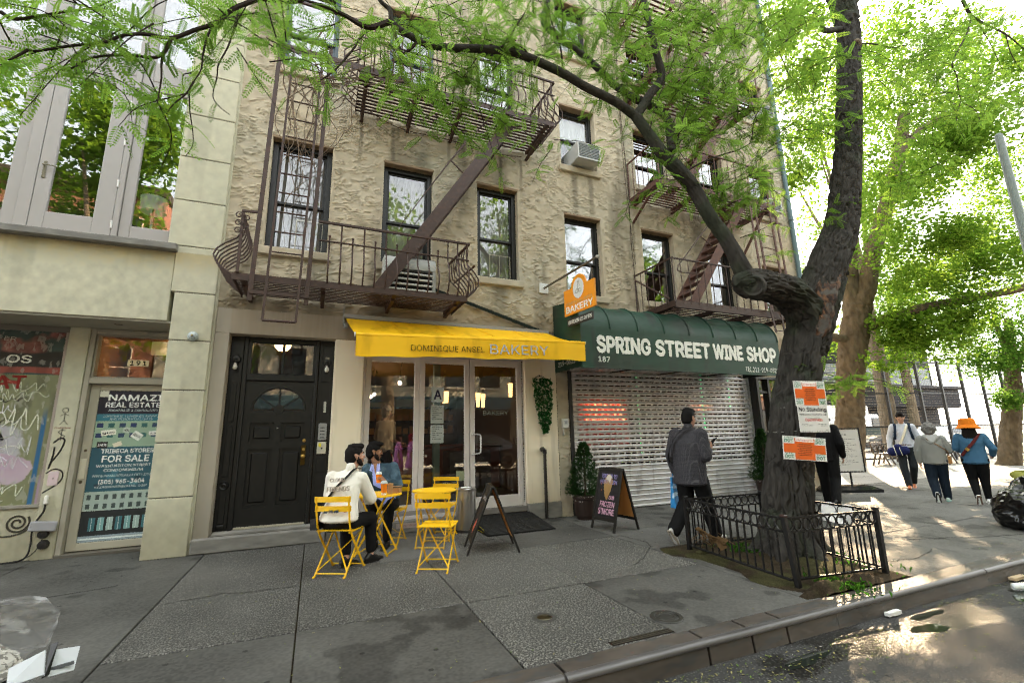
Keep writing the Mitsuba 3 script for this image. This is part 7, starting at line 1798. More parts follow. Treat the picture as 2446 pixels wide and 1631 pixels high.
ho = Head(po.p(0, .02, 1.60), 64, -4, 0, 1.05)
po.body(SKIN['tan'], ho, hl=(po.v(0, 1, 0), po.v(0, 0, -1)), hr=(po.v(0, 1, -.4), po.v(-1, 0, 0)))
ho.details(po.t, None); ho.hair(po.t, '#17110f', 'long', 6)
po.top('#3f6684', 'denim_shirt', (.185, .13), hem=(0, -.01, .86), arm=(.070, .060, .046), wr=.016, seed=15, flare=1.05)
po.trousers('#08090b', (.118, .074, .046), .18, wr=.004, seed=8)
hp = [(.001, .172), (.075, .17), (.108, .15), (.124, .05), (.13, .045), (.172, -.012), (.173, -.017), (.13, .035), (.115, .04)]
po.t.add('hat', ho.w(lathe(hp, 28)), 'matte', '#d9781a', 40)
strap(po.t, [po.p(.15, .03, 1.47), po.p(.12, -.08, 1.44), po.p(.03, -.165, 1.30), po.p(-.10, -.17, 1.14), po.p(-.20, -.10, 1.0)], '#5a2423', .055)
po.t.add('strap_buckle', place(box(-.025, .025, -.03, .03, 0, .012), po.p(-.095, -.185, 1.14), po.v(.7, .1, .7), po.v(-.7, 0, .7)), 'metal', '#b39a5a')
shoe(po.t, po.J['anl'], po.v(0, .45, -.9), '#dedfdc', '#6d5a4c'); shoe(po.t, po.J['anr'], po.v(0, 1, 0), '#dedfdc', '#cfcfca')

# shop assistant inside the bakery, passers-by mirrored in the panes
JS = stand(wrr=(.16, .2, 1.05), wrl=(-.2, .2, 1.0))
pst = Person('shop assistant in a beige shirt and cap behind the left bakery pane', (1.24, 9.2, 0.22), 60, JS, 1.06)
hs2 = Head(pst.p(0, .02, 1.60), 50)
pst.body(SKIN['light'], hs2, hl=(pst.v(0, 1, 0), pst.v(0, 0, -1)), hr=(pst.v(0, 1, 0), pst.v(0, 0, -1)))
hs2.details(pst.t, None); hs2.hair(pst.t, '#3a2a20', 'short', 2)
pst.top('#b3a58c', 'shirt', (.19, .13), hem=(0, 0, .92), arm=(.075, .068, .06), sleeve=.1, seed=16); pst.trousers('#26211f')
pst.t.add('cap', hs2.w(cat(lathe([(.001, .15), (.06, .145), (.093, .09), (.098, .045)], 20, (0, -.012, 0)), hull([(-.07, .07, .055), (.07, .07, .055), (-.05, .15, .04), (.05, .15, .04), (0, .16, .045)]))), 'matte', '#8d8a84', 40)
shoe(pst.t, pst.J['anl'], pst.v(0, 1, 0), '#222222'); shoe(pst.t, pst.J['anr'], pst.v(0, 1, 0), '#222222')
for i, (x, y) in enumerate(((2.62, -.75), (3.02, -.60))):
    pp = Person(['young woman in a pink dress mirrored in the bakery pane, left of the two', 'young woman in a pink dress mirrored in the bakery pane, right of the two'][i], (x, y, -.15), 80, stand(knl=(-.1, .14, .5), anl=(-.1, .22, .085), knr=(.1, -.02, .49), anr=(.1, -.28, .13)), .98)
    h_ = Head(pp.p(0, .02, 1.6), 80)
    pp.body(SKIN['light'], h_, hl=(pp.v(0, .2, -1), pp.v(1, 0, 0)), hr=(pp.v(0, .2, -1), pp.v(-1, 0, 0)))
    h_.details(pp.t, None); h_.hair(pp.t, ['#2b1a14', '#8d2430'][i], 'long', 3)
    pp.top('#d98ac4', 'dress', (.175, .12), hem=(0, 0, .62), arm=(.08, .07, .06), sleeve=.1, seed=17 + i, flare=1.45)
    shoe(pp.t, pp.J['anl'], pp.v(0, 1, 0), '#d8d4d4'); shoe(pp.t, pp.J['anr'], pp.v(0, .7, -.6), '#d8d4d4')
# ================================================================ trees
def f_bark(p, n, uv):
    a = fbm(p.x * 16, p.y * 16, p.z * 4, 4)
    m = smoothstep(0.5, 0.7, fbm(p.x * 3, p.y * 3, p.z * 2.5, 3))
    v = 0.010 + 0.046 * a
    return mix(mi.Color3f(1.0, 0.90, 0.78), mi.Color3f(0.86, 0.98, 0.66), m) * v
mat('dark_bark', base_color=proc(f_bark), roughness=0.85, specular=0.25, bump=(proc(lambda p, n, uv: fbm(p.x * 40, p.y * 40, p.z * 12, 3), 4e-3), 0.02))
def f_bark2(p, n, uv):
    a = fbm(p.x * 11, p.y * 11, p.z * 3, 4)
    return mix((0.045, 0.033, 0.021), (0.20, 0.155, 0.10), a)
mat('pale_bark', base_color=proc(f_bark2), roughness=0.9)
def f_wound(p, n, uv):
    a = fbm(p.x * 30, p.y * 30, p.z * 7, 4); b = fbm(p.x * 9, p.y * 9, p.z * 9, 3)
    v = mix((0.02, 0.010, 0.006), (0.15, 0.07, 0.032), smoothstep(0.35, 0.75, a))
    return mix(v, (0.075, 0.068, 0.058), smoothstep(0.45, 0.62, b))
mat('torn_wood', base_color=proc(f_wound), roughness=0.9, bump=(proc(lambda p, n, uv: fbm(p.x * 60, p.y * 60, p.z * 14, 3), 4e-3), 0.02))

def trunk(pts, rad, k=56, step=0.02, amp=0.018, seed=0):
    """A tapered stem with upright bark furrows; one radius per point."""
    p = catmull(pts, 8); L = np.concatenate([[0], np.cumsum(np.linalg.norm(np.diff(p, axis=0), axis=1))])
    rr = np.interp(L, L[np.arange(len(pts)) * 8], rad)
    n = max(4, int(L[-1] / step)); s = np.linspace(0, L[-1], n)
    q = np.stack([np.interp(s, L, p[:, i]) for i in range(3)], 1); r = np.interp(s, L, rr)
    v, f = sweep(q, np.stack([np.cos(np.arange(k) * 2 * PI / k), np.sin(np.arange(k) * 2 * PI / k)], 1), None, True, scale=r)
    a = np.tile(np.arange(k) * 2 * PI / k, n); ss = np.repeat(s, k); R = np.repeat(r, k)
    c = np.repeat(q, k, 0)
    U = np.stack([np.cos(a) * R, np.sin(a) * R, ss], 1)
    w = meshkit.fbm(U * A3(7, 7, 5.0), 2, seed) - 0.5
    e = meshkit.fbm(U * A3(21, 21, 2.6) + w[:, None] * 1.6, 2, seed + 3)
    e2 = meshkit.fbm(U * A3(40, 40, 6) + w[:, None] * 3, 2, seed + 5)
    rid = np.clip(np.abs(e - 0.5) / 0.16, 0, 1) ** 0.8
    big = meshkit.fbm(U * A3(4.5, 4.5, 2.4), 3, seed + 7) - 0.5
    d = amp * np.minimum(R / 0.2, 1) * (1.3 * rid - 0.8 + 0.6 * (e2 - 0.5)) + 0.06 * R * big * 2
    o = v - c; o /= np.linalg.norm(o, axis=1, keepdims=True) + 1e-9
    return v + o * d[:, None], f

tr = Thing('street_tree', 'dark furrowed street tree with a forked trunk inside the iron guard', 'tree')
base = [(5.22, 4.02, -0.05), (5.23, 4.02, 0.06), (5.25, 4.00, 0.51), (5.39, 4.00, 1.07), (5.55, 4.00, 1.57), (5.75, 4.00, 2.06), (6.10, 4.00, 2.70), (6.34, 3.98, 3.13), (6.76, 3.95, 3.73)]
tr.add('trunk', trunk(base, [0.40, 0.345, 0.268, 0.248, 0.24, 0.242, 0.262, 0.275, 0.21], 170, 0.013, 0.036, 1), 'dark_bark', smooth=True)
rg = []
for k in range(6):
    a = k * 1.05 + 0.4
    rg.append(trunk([(5.22 + 0.18 * math.cos(a), 4.02 + 0.18 * math.sin(a), 0.30), (5.22 + 0.32 * math.cos(a), 4.02 + 0.32 * math.sin(a), 0.10), (5.22 + 0.52 * math.cos(a), 4.02 + 0.52 * math.sin(a), -0.03)], [0.10, 0.085, 0.03], 16, 0.03, 0.012, k + 20))
for m_ in rg:
    tr.add('root_flare', m_, 'dark_bark', smooth=True)
stub = [(6.12, 3.97, 2.69), (6.03, 3.95, 3.00), (5.73, 3.92, 3.22), (5.32, 3.88, 3.26), (4.95, 3.84, 3.24), (4.74, 3.82, 3.24), (4.62, 3.81, 3.23)]
tr.add('limb', trunk(stub, [0.24, 0.235, 0.215, 0.19, 0.185, 0.15, 0.05], 120, 0.013, 0.03, 2), 'dark_bark', smooth=True)
kc = A3(*(4.78, 3.70, 3.15)); kn = A3(*(EYE - kc)); kn[2] += 0.4; kn /= np.linalg.norm(kn)
kx = np.cross([0, 0, 1], kn); kx /= np.linalg.norm(kx)
tr.add('knot', place(cat(lathe([(0.001, 0.0), (0.05, 0.008), (0.085, 0.0), (0.095, 0.02), (0.115, 0.026), (0.135, 0.0), (0.145, -0.08)], 28)), kc, kx, np.cross(kn, kx)), 'dark_bark', smooth=60)
left = [(5.03, 3.84, 3.19), (4.81, 3.82, 3.36), (4.64, 3.86, 3.76), (4.42, 3.92, 4.14), (4.31, 4.00, 4.51), (4.09, 4.00, 4.71), (3.86, 4.03, 4.94), (3.70, 4.06, 5.19), (3.55, 4.10, 5.43)]
tr.add('limb', trunk(left, [0.15, 0.108, 0.088, 0.084, 0.086, 0.094, 0.078, 0.066, 0.064], 64, 0.014, 0.013, 3), 'dark_bark', smooth=True)
across = [(3.57, 4.10, 5.42), (3.25, 4.10, 5.55), (2.82, 4.10, 5.63), (2.47, 4.12, 5.75), (1.98, 4.15, 5.84), (1.72, 4.18, 5.84), (1.32, 4.20, 5.74), (1.02, 4.20, 5.65), (0.78, 4.20, 5.64), (0.51, 4.20, 5.75), (0.46, 4.20, 5.91), (0.35, 4.20, 6.00), (0.23, 4.20, 6.27)]
tr.add('limb', trunk(across, [0.060, 0.052, 0.052, 0.05, 0.047, 0.044, 0.042, 0.040, 0.036, 0.026, 0.024, 0.02, 0.018], 24, 0.02, 0.006, 4), 'dark_bark', smooth=True)
upfork = [(3.57, 4.10, 5.44), (3.80, 4.05, 5.81), (3.97, 4.02, 6.07), (3.90, 4.00, 6.46), (3.82, 4.00, 6.89), (3.78, 4.00, 7.23), (3.75, 4.00, 7.84)]
tr.add('limb', trunk(upfork, [0.06, 0.056, 0.055, 0.045, 0.043, 0.04, 0.036], 24, 0.02, 0.006, 5), 'dark_bark', smooth=True)
behind = [(4.00, 4.00, 4.96), (4.30, 4.30, 5.56), (4.41, 4.50, 6.01), (4.04, 4.60, 6.20), (3.74, 4.70, 6.43), (3.61, 4.75, 6.60), (3.28, 4.80, 6.88), (2.90, 4.80, 7.04), (2.65, 4.80, 7.22), (2.74, 4.80, 7.63), (2.70, 4.80, 8.21)]
tr.add('limb', trunk(behind, [0.055, 0.058, 0.06, 0.055, 0.05, 0.05, 0.046, 0.048, 0.045, 0.035, 0.03], 24, 0.02, 0.008, 6), 'dark_bark', smooth=True)
right = [(6.18, 3.98, 2.81), (6.48, 3.98, 3.39), (6.85, 3.97, 3.94), (7.22, 3.97, 4.47), (7.64, 3.97, 5.57), (7.83, 3.97, 6.14), (8.05, 3.97, 6.89), (8.31, 3.97, 7.86), (8.45, 3.97, 8.46), (8.44, 3.97, 8.96), (8.33, 3.97, 9.37), (8.31, 3.97, 9.95)]
tr.add('limb', trunk(right, [0.25, 0.25, 0.24, 0.215, 0.19, 0.178, 0.175, 0.17, 0.168, 0.19, 0.17, 0.15], 100, 0.016, 0.032, 7), 'dark_bark', smooth=True)
tr.add('limb', trunk([(8.44, 3.97, 8.96), (8.98, 3.90, 9.51), (9.51, 3.80, 10.11)], [0.12, 0.1, 0.09], 30, 0.02, 0.014, 8), 'dark_bark', smooth=True)
tr.add('stub', trunk([(8.22, 3.97, 8.43), (7.64, 3.90, 8.11), (7.45, 3.85, 8.05), (7.47, 3.84, 8.22)], [0.05, 0.045, 0.035, 0.028], 16, 0.02, 0.006, 9), 'dark_bark', smooth=True)
kc = A3(*(8.30, 3.83, 8.01)); kn = EYE - kc; kn /= np.linalg.norm(kn); kx = np.cross([0, 0, 1], kn); kx /= np.linalg.norm(kx)
tr.add('knot', place(lathe([(0.001, -0.02), (0.02, -0.015), (0.035, 0.01), (0.06, 0.012), (0.078, -0.01), (0.085, -0.06)], 20), kc, kx, np.cross(kn, kx)), 'pale_bark', smooth=60)
# torn wound on the camera side of the fork
wp = [(6.96, 3.93, 4.07), (6.70, 3.86, 3.69), (6.28, 3.78, 3.30), (6.10, 3.74, 2.98), (6.01, 3.76, 2.70), (5.96, 3.82, 2.59)]
wl = catmull(wp, 8); ws_ = np.interp(np.linspace(0, 1, len(wl)), [0, .15, .5, .8, 1], [0.10, 0.145, 0.13, 0.09, 0.02])
V, F = [], []
r = np.random.default_rng(2)
for i, (c, h) in enumerate(zip(wl, ws_)):
    t = wl[min(i + 1, len(wl) - 1)] - wl[max(i - 1, 0)]; t /= np.linalg.norm(t)
    nn_ = EYE - c; nn_ -= t * (nn_ @ t); nn_ /= np.linalg.norm(nn_); sd = np.cross(t, nn_)
    for j in range(17):
        u = j / 8 - 1
        lip = 0.035 * math.exp(-((abs(u) - 0.72) / 0.22) ** 2) - 0.02 * (1 - u * u) + 0.035 * (meshkit.fbm(A3(i * 0.55, u * 4, 3), 3) - 0.5)
        V.append(c + sd * h * u * (1 + 0.25 * (meshkit.noise(A3(i * .6, np.sign(u) * 3, 0)) - .5)) + nn_ * (lip + 0.065 - 0.085 * u * u))
for i in range(len(wl) - 1):
    for j in range(16):
        a = i * 17 + j; F += [[a, a + 1, a + 18], [a, a + 18, a + 17]]
tr.add('wound', (np.array(V), np.array(F)), 'torn_wood', smooth=True)
tr.add('tie_wire', cat(*[tube([(c_[0] + 0.262 * math.cos(t), c_[1] + 0.262 * math.sin(t), c_[2] + 0.03 * math.cos(t * 1)) for t in np.arange(28) * 2 * PI / 28], 0.004, 5, closed=True) for c_ in ((5.62, 4.00, 1.74), (5.50, 4.00, 1.44))]), 'satin', '#8d8c84')

# twigs and pinnate leaves
def frond_template(pairs=11, curl=0.25):
    V, F = [], []
    def leafl(b, d, s, L, wd):
        n = len(V); V.extend([b, b + d * L * .5 + s * wd, b + d * L, b + d * L * .5 - s * wd]); F.extend([[n, n + 1, n + 2], [n, n + 2, n + 3]])
    for i in range(pairs):
        t = 0.12 + 0.86 * i / (pairs - 1)
        b = A3(t, 0, -curl * t * t)
        L = 0.215 * (0.55 + 0.45 * math.sin(PI * min(1, 0.2 + 0.72 * t)))
        for sgn in (-1, 1):
            d = A3(0.42, sgn * 0.9, -0.12); d /= np.linalg.norm(d)
            leafl(b, d, A3(-d[1] * sgn, d[0] * sgn, 0) * sgn, L, 0.040)
    leafl(A3(1, 0, -curl), A3(1, 0, -.4), A3(0, 1, 0), 0.13, 0.03)
    n = len(V); V += [A3(0, -.008, 0), A3(0, .008, 0), A3(0.55, 0.005, -curl * .3), A3(1.0, 0, -curl), A3(0.55, -.005, -curl * .3)]; F += [[n, n + 1, n + 2], [n, n + 2, n + 4], [n + 4, n + 2, n + 3]]
    return np.array(V), np.array(F)
TEMPL = [frond_template(8, 0.08), frond_template(10, 0.18), frond_template(11, 0.32)]
class Fol:
    def __init__(s, seed):
        s.r = np.random.default_rng(seed); s.b, s.d, s.L, s.tw = [], [], [], []
    def twig(s, pts, r0, dens=14, L=(0.12, 0.2), start=0.0):
        q = catmull(pts, 4) if len(pts) > 2 else np.asarray(pts, float)
        s.tw.append(tube(q, np.linspace(r0, max(0.0016, r0 * 0.35), len(q)), 5, cap=False))
        seg = np.linalg.norm(np.diff(q, axis=0), axis=1); tot = seg.sum()
        n = int(dens * tot)
        if n < 1: return
        cum = np.concatenate([[0], np.cumsum(seg)])
        for u in s.r.uniform(start, 1, n) * tot:
            p = A3(*[np.interp(u, cum, q[:, k]) for k in range(3)])
            k = min(np.searchsorted(cum, u), len(seg)) - 1
            t = q[k + 1] - q[k]; t /= np.linalg.norm(t) + 1e-9
            d = t * 0.5 + s.r.normal(0, 0.75, 3) + A3(0, 0, -0.25)
            d[2] *= 0.6; d /= np.linalg.norm(d)
            s.b.append(p); s.d.append(d); s.L.append(s.r.uniform(*L))
    def clump(s, c, rad, n, twl=(0.4, 0.8), dens=16, L=(0.13, 0.2), lean=(0, 0, 0)):
        c, rad = A3(*c), A3(*rad)
        for i in range(n):
            o = s.r.normal(0, 1, 3); o /= np.linalg.norm(o); o *= s.r.random() ** 0.45
            p = c + o * rad
            d = s.r.normal(0, 1, 3) * A3(1, 1, 0.35) + A3(*lean); d /= np.linalg.norm(d)
            l = s.r.uniform(*twl)
            e = p + d * l
            s.twig([p, p + d * l * .5 + s.r.normal(0, .04, 3), e + A3(0, 0, -0.22 * l) + s.r.normal(0, .04, 3)], 0.005, dens, L)
    def build(s, th, col0, col1, leafm='leaf'):
        b, d, L = np.array(s.b), np.array(s.d), np.array(s.L)
        N = len(b)
        up = s.r.normal(0, 0.42, (N, 3)) + A3(0, 0, 1)
        y = np.cross(up, d); y /= np.linalg.norm(y, axis=1, keepdims=True) + 1e-9
        z = np.cross(d, y)
        t = s.r.integers(0, len(TEMPL), N)
        VV, FF, CC, at = [], [], [], 0
        tone = s.r.random(N)
        for k, (tv, tf) in enumerate(TEMPL):
            i = np.where(t == k)[0]
            if not len(i): continue
            P = b[i][:, None] + L[i][:, None, None] * (tv[None, :, :1] * d[i][:, None] + tv[None, :, 1:2] * y[i][:, None] + tv[None, :, 2:] * z[i][:, None])
            VV.append(P.reshape(-1, 3)); FF.append((tf[None] + (np.arange(len(i)) * len(tv))[:, None, None]).reshape(-1, 3) + at); at += len(i) * len(tv)
            c = A3(*col0) + (A3(*col1) - A3(*col0)) * tone[i][:, None]
            c = c * s.r.uniform(0.8, 1.2, (len(i), 1))
            CC.append(np.repeat(c, len(tv), 0))
        th.add('foliage', (np.vstack(VV), np.vstack(FF)), leafm, np.vstack(CC), kind='stuff', label='feathery pinnate green leaves')
        th.add('twigs', cat(s.tw), 'matte', '#2a211b', kind='stuff', label='fine dark twigs')
        return N
fo = Fol(21)
YT = 3.3
for pts, r0, dn in (
    ([(-0.56, 3.10, 4.46), (-0.69, 3.10, 4.33), (-0.78, 3.10, 4.18), (-0.89, 3.10, 4.08), (-1.00, 3.10, 3.98), (-1.13, 3.10, 3.96), (-1.24, 3.10, 3.91), (-1.32, 3.10, 3.83), (-1.47, 3.10, 3.75), (-1.60, 3.10, 3.67), (-1.65, 3.10, 3.66)], 0.016, 20),
    ([(-1.00, 3.10, 3.98), (-1.03, 3.10, 3.85), (-1.09, 3.10, 3.80), (-1.17, 3.10, 3.79), (-1.28, 3.10, 3.75), (-1.37, 3.10, 3.70), (-1.43, 3.10, 3.62), (-1.49, 3.10, 3.57)], 0.012, 24),
    ([(-1.79, 3.10, 3.86), (-1.75, 3.10, 3.84), (-1.70, 3.10, 3.85), (-1.54, 3.10, 3.96), (-1.40, 3.10, 4.05), (-1.32, 3.10, 4.14)], 0.012, 22), ([(-1.03, 3.10, 3.85), (-1.03, 3.10, 3.77), (-1.02, 3.10, 3.68), (-1.02, 3.10, 3.57), (-1.02, 3.10, 3.50)], 0.008, 18),
    ([(-0.70, 3.30, 4.52), (-0.72, 3.30, 4.31), (-0.74, 3.30, 4.18), (-0.78, 3.30, 4.03), (-0.78, 3.30, 3.92), (-0.79, 3.30, 3.78), (-0.75, 3.30, 3.71), (-0.68, 3.30, 3.66)], 0.007, 5),
    ([(-0.81, 3.20, 4.27), (-0.84, 3.20, 4.14), (-0.85, 3.20, 4.00), (-0.85, 3.20, 3.88), (-0.88, 3.20, 3.78)], 0.009, 26), ([(-0.88, 3.20, 3.78), (-0.91, 3.20, 3.68), (-0.97, 3.20, 3.58), (-1.00, 3.20, 3.50)], 0.007, 20),
    ([(-0.90, 3.20, 3.71), (-0.88, 3.20, 3.56), (-0.85, 3.20, 3.42), (-0.84, 3.20, 3.32), (-0.87, 3.20, 3.23)], 0.005, 14), ([(-1.59, 3.00, 3.59), (-1.64, 3.00, 3.52), (-1.66, 3.00, 3.50)], 0.008, 30),
    ([(0.44, 3.90, 5.46), (0.23, 3.90, 5.31), (0.03, 3.90, 5.36), (-0.15, 3.90, 5.39), (-0.34, 3.90, 5.39)], 0.03, 16), ([(-0.34, 3.90, 5.39), (-0.44, 3.90, 5.32), (-0.73, 3.90, 5.23)], 0.02, 20),
    ([(0.48, 4.20, 5.77), (0.26, 4.20, 5.58), (0.18, 4.20, 5.46), (0.13, 4.20, 5.32), (-0.03, 4.20, 5.01), (-0.17, 4.20, 4.83)], 0.018, 6), ([(0.03, 4.20, 5.66), (-0.06, 4.20, 5.53), (-0.17, 4.20, 5.45), (-0.29, 4.20, 5.37)], 0.010, 26),
    ([(0.48, 4.20, 5.77), (0.54, 4.20, 5.59), (0.58, 4.20, 5.48), (0.61, 4.20, 5.42)], 0.02, 8), ([(0.78, 4.20, 5.64), (0.66, 4.20, 5.47), (0.60, 4.20, 5.42), (0.56, 4.20, 5.53), (0.50, 4.20, 5.72)], 0.02, 6),
    ([(2.02, 4.10, 5.85), (1.96, 4.10, 5.89), (1.78, 4.10, 5.90), (1.67, 4.10, 5.78)], 0.010, 26), ([(1.70, 4.10, 5.80), (1.87, 4.10, 6.12), (2.02, 4.10, 6.42), (2.10, 4.10, 6.63)], 0.012, 24), ([(2.50, 4.10, 5.77), (2.48, 4.10, 6.10), (2.37, 4.10, 6.42), (2.32, 4.10, 6.72)], 0.013, 14),
    ([(3.09, 4.30, 6.46), (3.30, 4.30, 6.84), (3.46, 4.30, 7.14), (3.60, 4.30, 7.34)], 0.013, 20), ([(1.02, 4.10, 5.61), (0.97, 4.10, 5.87), (0.96, 4.10, 6.03), (0.92, 4.10, 6.13)], 0.006, 18),
    ([(4.13, 4.00, 4.68), (4.51, 4.00, 4.93), (4.88, 4.00, 5.13), (5.24, 4.00, 5.30), (5.66, 4.00, 5.57), (6.09, 4.00, 5.78)], 0.013, 7), ([(4.02, 3.90, 5.08), (4.20, 3.90, 5.53), (4.45, 3.90, 5.94), (4.75, 3.90, 6.41)], 0.008, 14), ([(3.58, 3.90, 5.09), (3.72, 3.90, 5.50), (4.09, 3.90, 6.27), (4.24, 3.90, 6.67), (4.63, 3.90, 7.33)], 0.007, 16),
    ([(5.39, 3.90, 5.42), (5.52, 3.90, 5.80), (5.80, 3.90, 6.19), (6.09, 3.90, 6.61)], 0.008, 16), ([(12.16, 3.60, 10.33), (12.37, 3.60, 10.01), (12.98, 3.60, 10.02), (13.90, 3.60, 10.11), (14.69, 3.60, 10.00)], 0.034, 9), ([(12.37, 3.60, 10.01), (11.95, 3.60, 9.40), (11.00, 3.60, 8.37), (11.04, 3.60, 8.09), (10.96, 3.60, 7.52), (11.46, 3.60, 7.44), (11.53, 3.60, 7.11)], 0.018, 14),
    ([(12.61, 3.60, 9.88), (12.94, 3.60, 9.52), (13.15, 3.60, 9.04), (13.37, 3.60, 8.71)], 0.010, 18), ([(13.88, 3.60, 10.06), (13.87, 3.60, 9.63), (14.07, 3.60, 9.35), (14.31, 3.60, 9.24)], 0.012, 18), ([(10.96, 3.60, 7.52), (10.64, 3.60, 7.08), (10.58, 3.60, 6.82), (10.75, 3.60, 6.62)], 0.008, 20),
    ([(8.62, 3.90, 8.21), (9.18, 3.90, 8.39), (9.67, 3.90, 8.50), (10.23, 3.90, 8.77), (10.97, 3.90, 9.18)], 0.014, 14), ([(7.78, 3.90, 7.61), (7.49, 3.90, 7.23), (7.27, 3.90, 6.77), (7.10, 3.90, 6.40)], 0.013, 8), ([(6.69, 3.90, 7.78), (6.49, 3.90, 7.43), (6.31, 3.90, 7.23), (6.37, 3.90, 7.04), (6.46, 3.90, 6.83), (6.66, 3.90, 6.69), (6.69, 3.90, 6.49)], 0.012, 12), ([(6.42, 3.90, 6.61), (6.09, 3.90, 6.40), (5.88, 3.90, 6.29)], 0.008, 22),
    ([(8.75, 3.90, 8.23), (8.82, 3.90, 8.04), (9.06, 3.90, 7.96), (9.50, 3.90, 7.96), (9.77, 3.90, 7.67)], 0.008, 18), ([(5.69, 3.70, 2.05), (6.08, 3.70, 2.04), (6.30, 3.70, 1.99), (6.53, 3.70, 1.96)], 0.006, 26), ([(4.91, 3.90, 3.88), (5.26, 3.90, 4.03), (5.62, 3.90, 4.20), (5.97, 3.90, 4.19)], 0.006, 18), ([(5.19, 3.90, 3.65), (5.41, 3.90, 3.71), (5.71, 3.90, 3.81), (5.96, 3.90, 3.87)], 0.004, 22),
    ([(7.31, 3.85, 6.21), (7.55, 3.85, 6.31), (7.87, 3.85, 6.40), (8.15, 3.85, 6.55)], 0.005, 30), ([(7.40, 3.85, 6.00), (7.83, 3.85, 6.25), (8.06, 3.85, 6.39)], 0.004, 26), ([(6.70, 3.85, 4.57), (7.01, 3.85, 4.75), (7.30, 3.85, 4.80), (7.59, 3.85, 4.96)], 0.005, 34), ([(6.63, 3.85, 4.44), (6.84, 3.85, 4.48), (7.03, 3.85, 4.39)], 0.005, 30), ([(6.25, 3.80, 5.74), (6.77, 3.80, 5.88), (7.35, 3.80, 5.85), (7.93, 3.80, 5.82)], 0.009, 12)):
    fo.twig(pts, r0, dn, (0.11, 0.17))
CL = [  # clump centres, radii, twig counts
    ((-0.44, 4.20, 5.47), (0.5, 0.4, 0.3), 16), ((0.35, 4.20, 5.37), (0.35, 0.3, 0.25), 12), ((0.83, 4.30, 6.08), (0.4, 0.4, 0.3), 14),
    ((1.69, 4.30, 6.12), (0.55, 0.4, 0.45), 42), ((1.20, 4.40, 5.30), (0.35, 0.3, 0.2), 12), ((2.44, 4.30, 6.59), (0.4, 0.4, 0.3), 20), ((1.47, 4.30, 5.47), (0.3, 0.3, 0.25), 12),
    ((1.06, 4.20, 4.78), (0.22, 0.2, 0.10), 7), ((1.64, 4.20, 5.00), (0.25, 0.2, 0.15), 7), ((2.31, 4.20, 4.75), (0.12, 0.2, 0.12), 3),
    ((3.42, 4.10, 6.84), (0.6, 0.4, 0.35), 30), ((3.44, 4.20, 6.22), (0.5, 0.4, 0.3), 26), ((4.74, 4.20, 7.39), (0.5, 0.5, 0.4), 36), ((5.86, 4.20, 7.90), (0.6, 0.5, 0.4), 44),
    ((4.70, 4.20, 6.43), (0.55, 0.4, 0.35), 40), ((5.19, 4.20, 5.88), (0.5, 0.4, 0.25), 30), ((4.13, 4.10, 5.58), (0.35, 0.3, 0.25), 14), ((4.27, 4.00, 5.17), (0.3, 0.3, 0.2), 12), ((5.76, 4.00, 5.62), (0.4, 0.3, 0.22), 18),
    ((3.85, 4.00, 4.48), (0.12, 0.2, 0.15), 5), ((4.72, 3.90, 4.43), (0.28, 0.3, 0.15), 14), ((5.23, 3.90, 4.78), (0.3, 0.3, 0.16), 12), ((5.50, 4.00, 6.60), (0.4, 0.4, 0.25), 16),
    ((7.00, 4.00, 8.07), (0.7, 0.5, 0.35), 26), ((7.01, 4.00, 6.71), (0.6, 0.4, 0.3), 18), ((6.52, 4.00, 5.82), (0.5, 0.4, 0.22), 14),
    ((10.17, 3.70, 8.45), (0.9, 0.6, 0.5), 46), ((12.81, 3.70, 10.04), (0.9, 0.5, 0.4), 30), ((9.81, 3.70, 7.42), (0.8, 0.5, 0.3), 36), ((11.98, 3.70, 8.09), (0.7, 0.5, 0.35), 26), ((13.68, 3.70, 8.41), (0.5, 0.5, 0.35), 14), ((8.76, 3.80, 5.56), (0.5, 0.4, 0.2), 12), ((9.80, 3.80, 6.79), (0.6, 0.4, 0.2), 16),
    ((-1.73, 3.20, 3.84), (0.5, 0.3, 0.25), 8), ((-1.19, 3.20, 3.91), (0.35, 0.3, 0.2), 5), ((-1.02, 3.20, 3.72), (0.25, 0.3, 0.18), 3), ((-1.51, 3.20, 3.98), (0.4, 0.3, 0.2), 7), ((-0.62, 3.20, 4.33), (0.35, 0.3, 0.25), 9),
    ((6.15, 3.60, 2.02), (0.16, 0.15, 0.08), 6), ((5.85, 3.40, 6.62), (1.2, 0.5, 0.3), 20)]
for c_, rad, n in CL:
    fo.clump(c_, rad, n)
fo.build(tr, (0.115, 0.235, 0.028), (0.23, 0.38, 0.055))

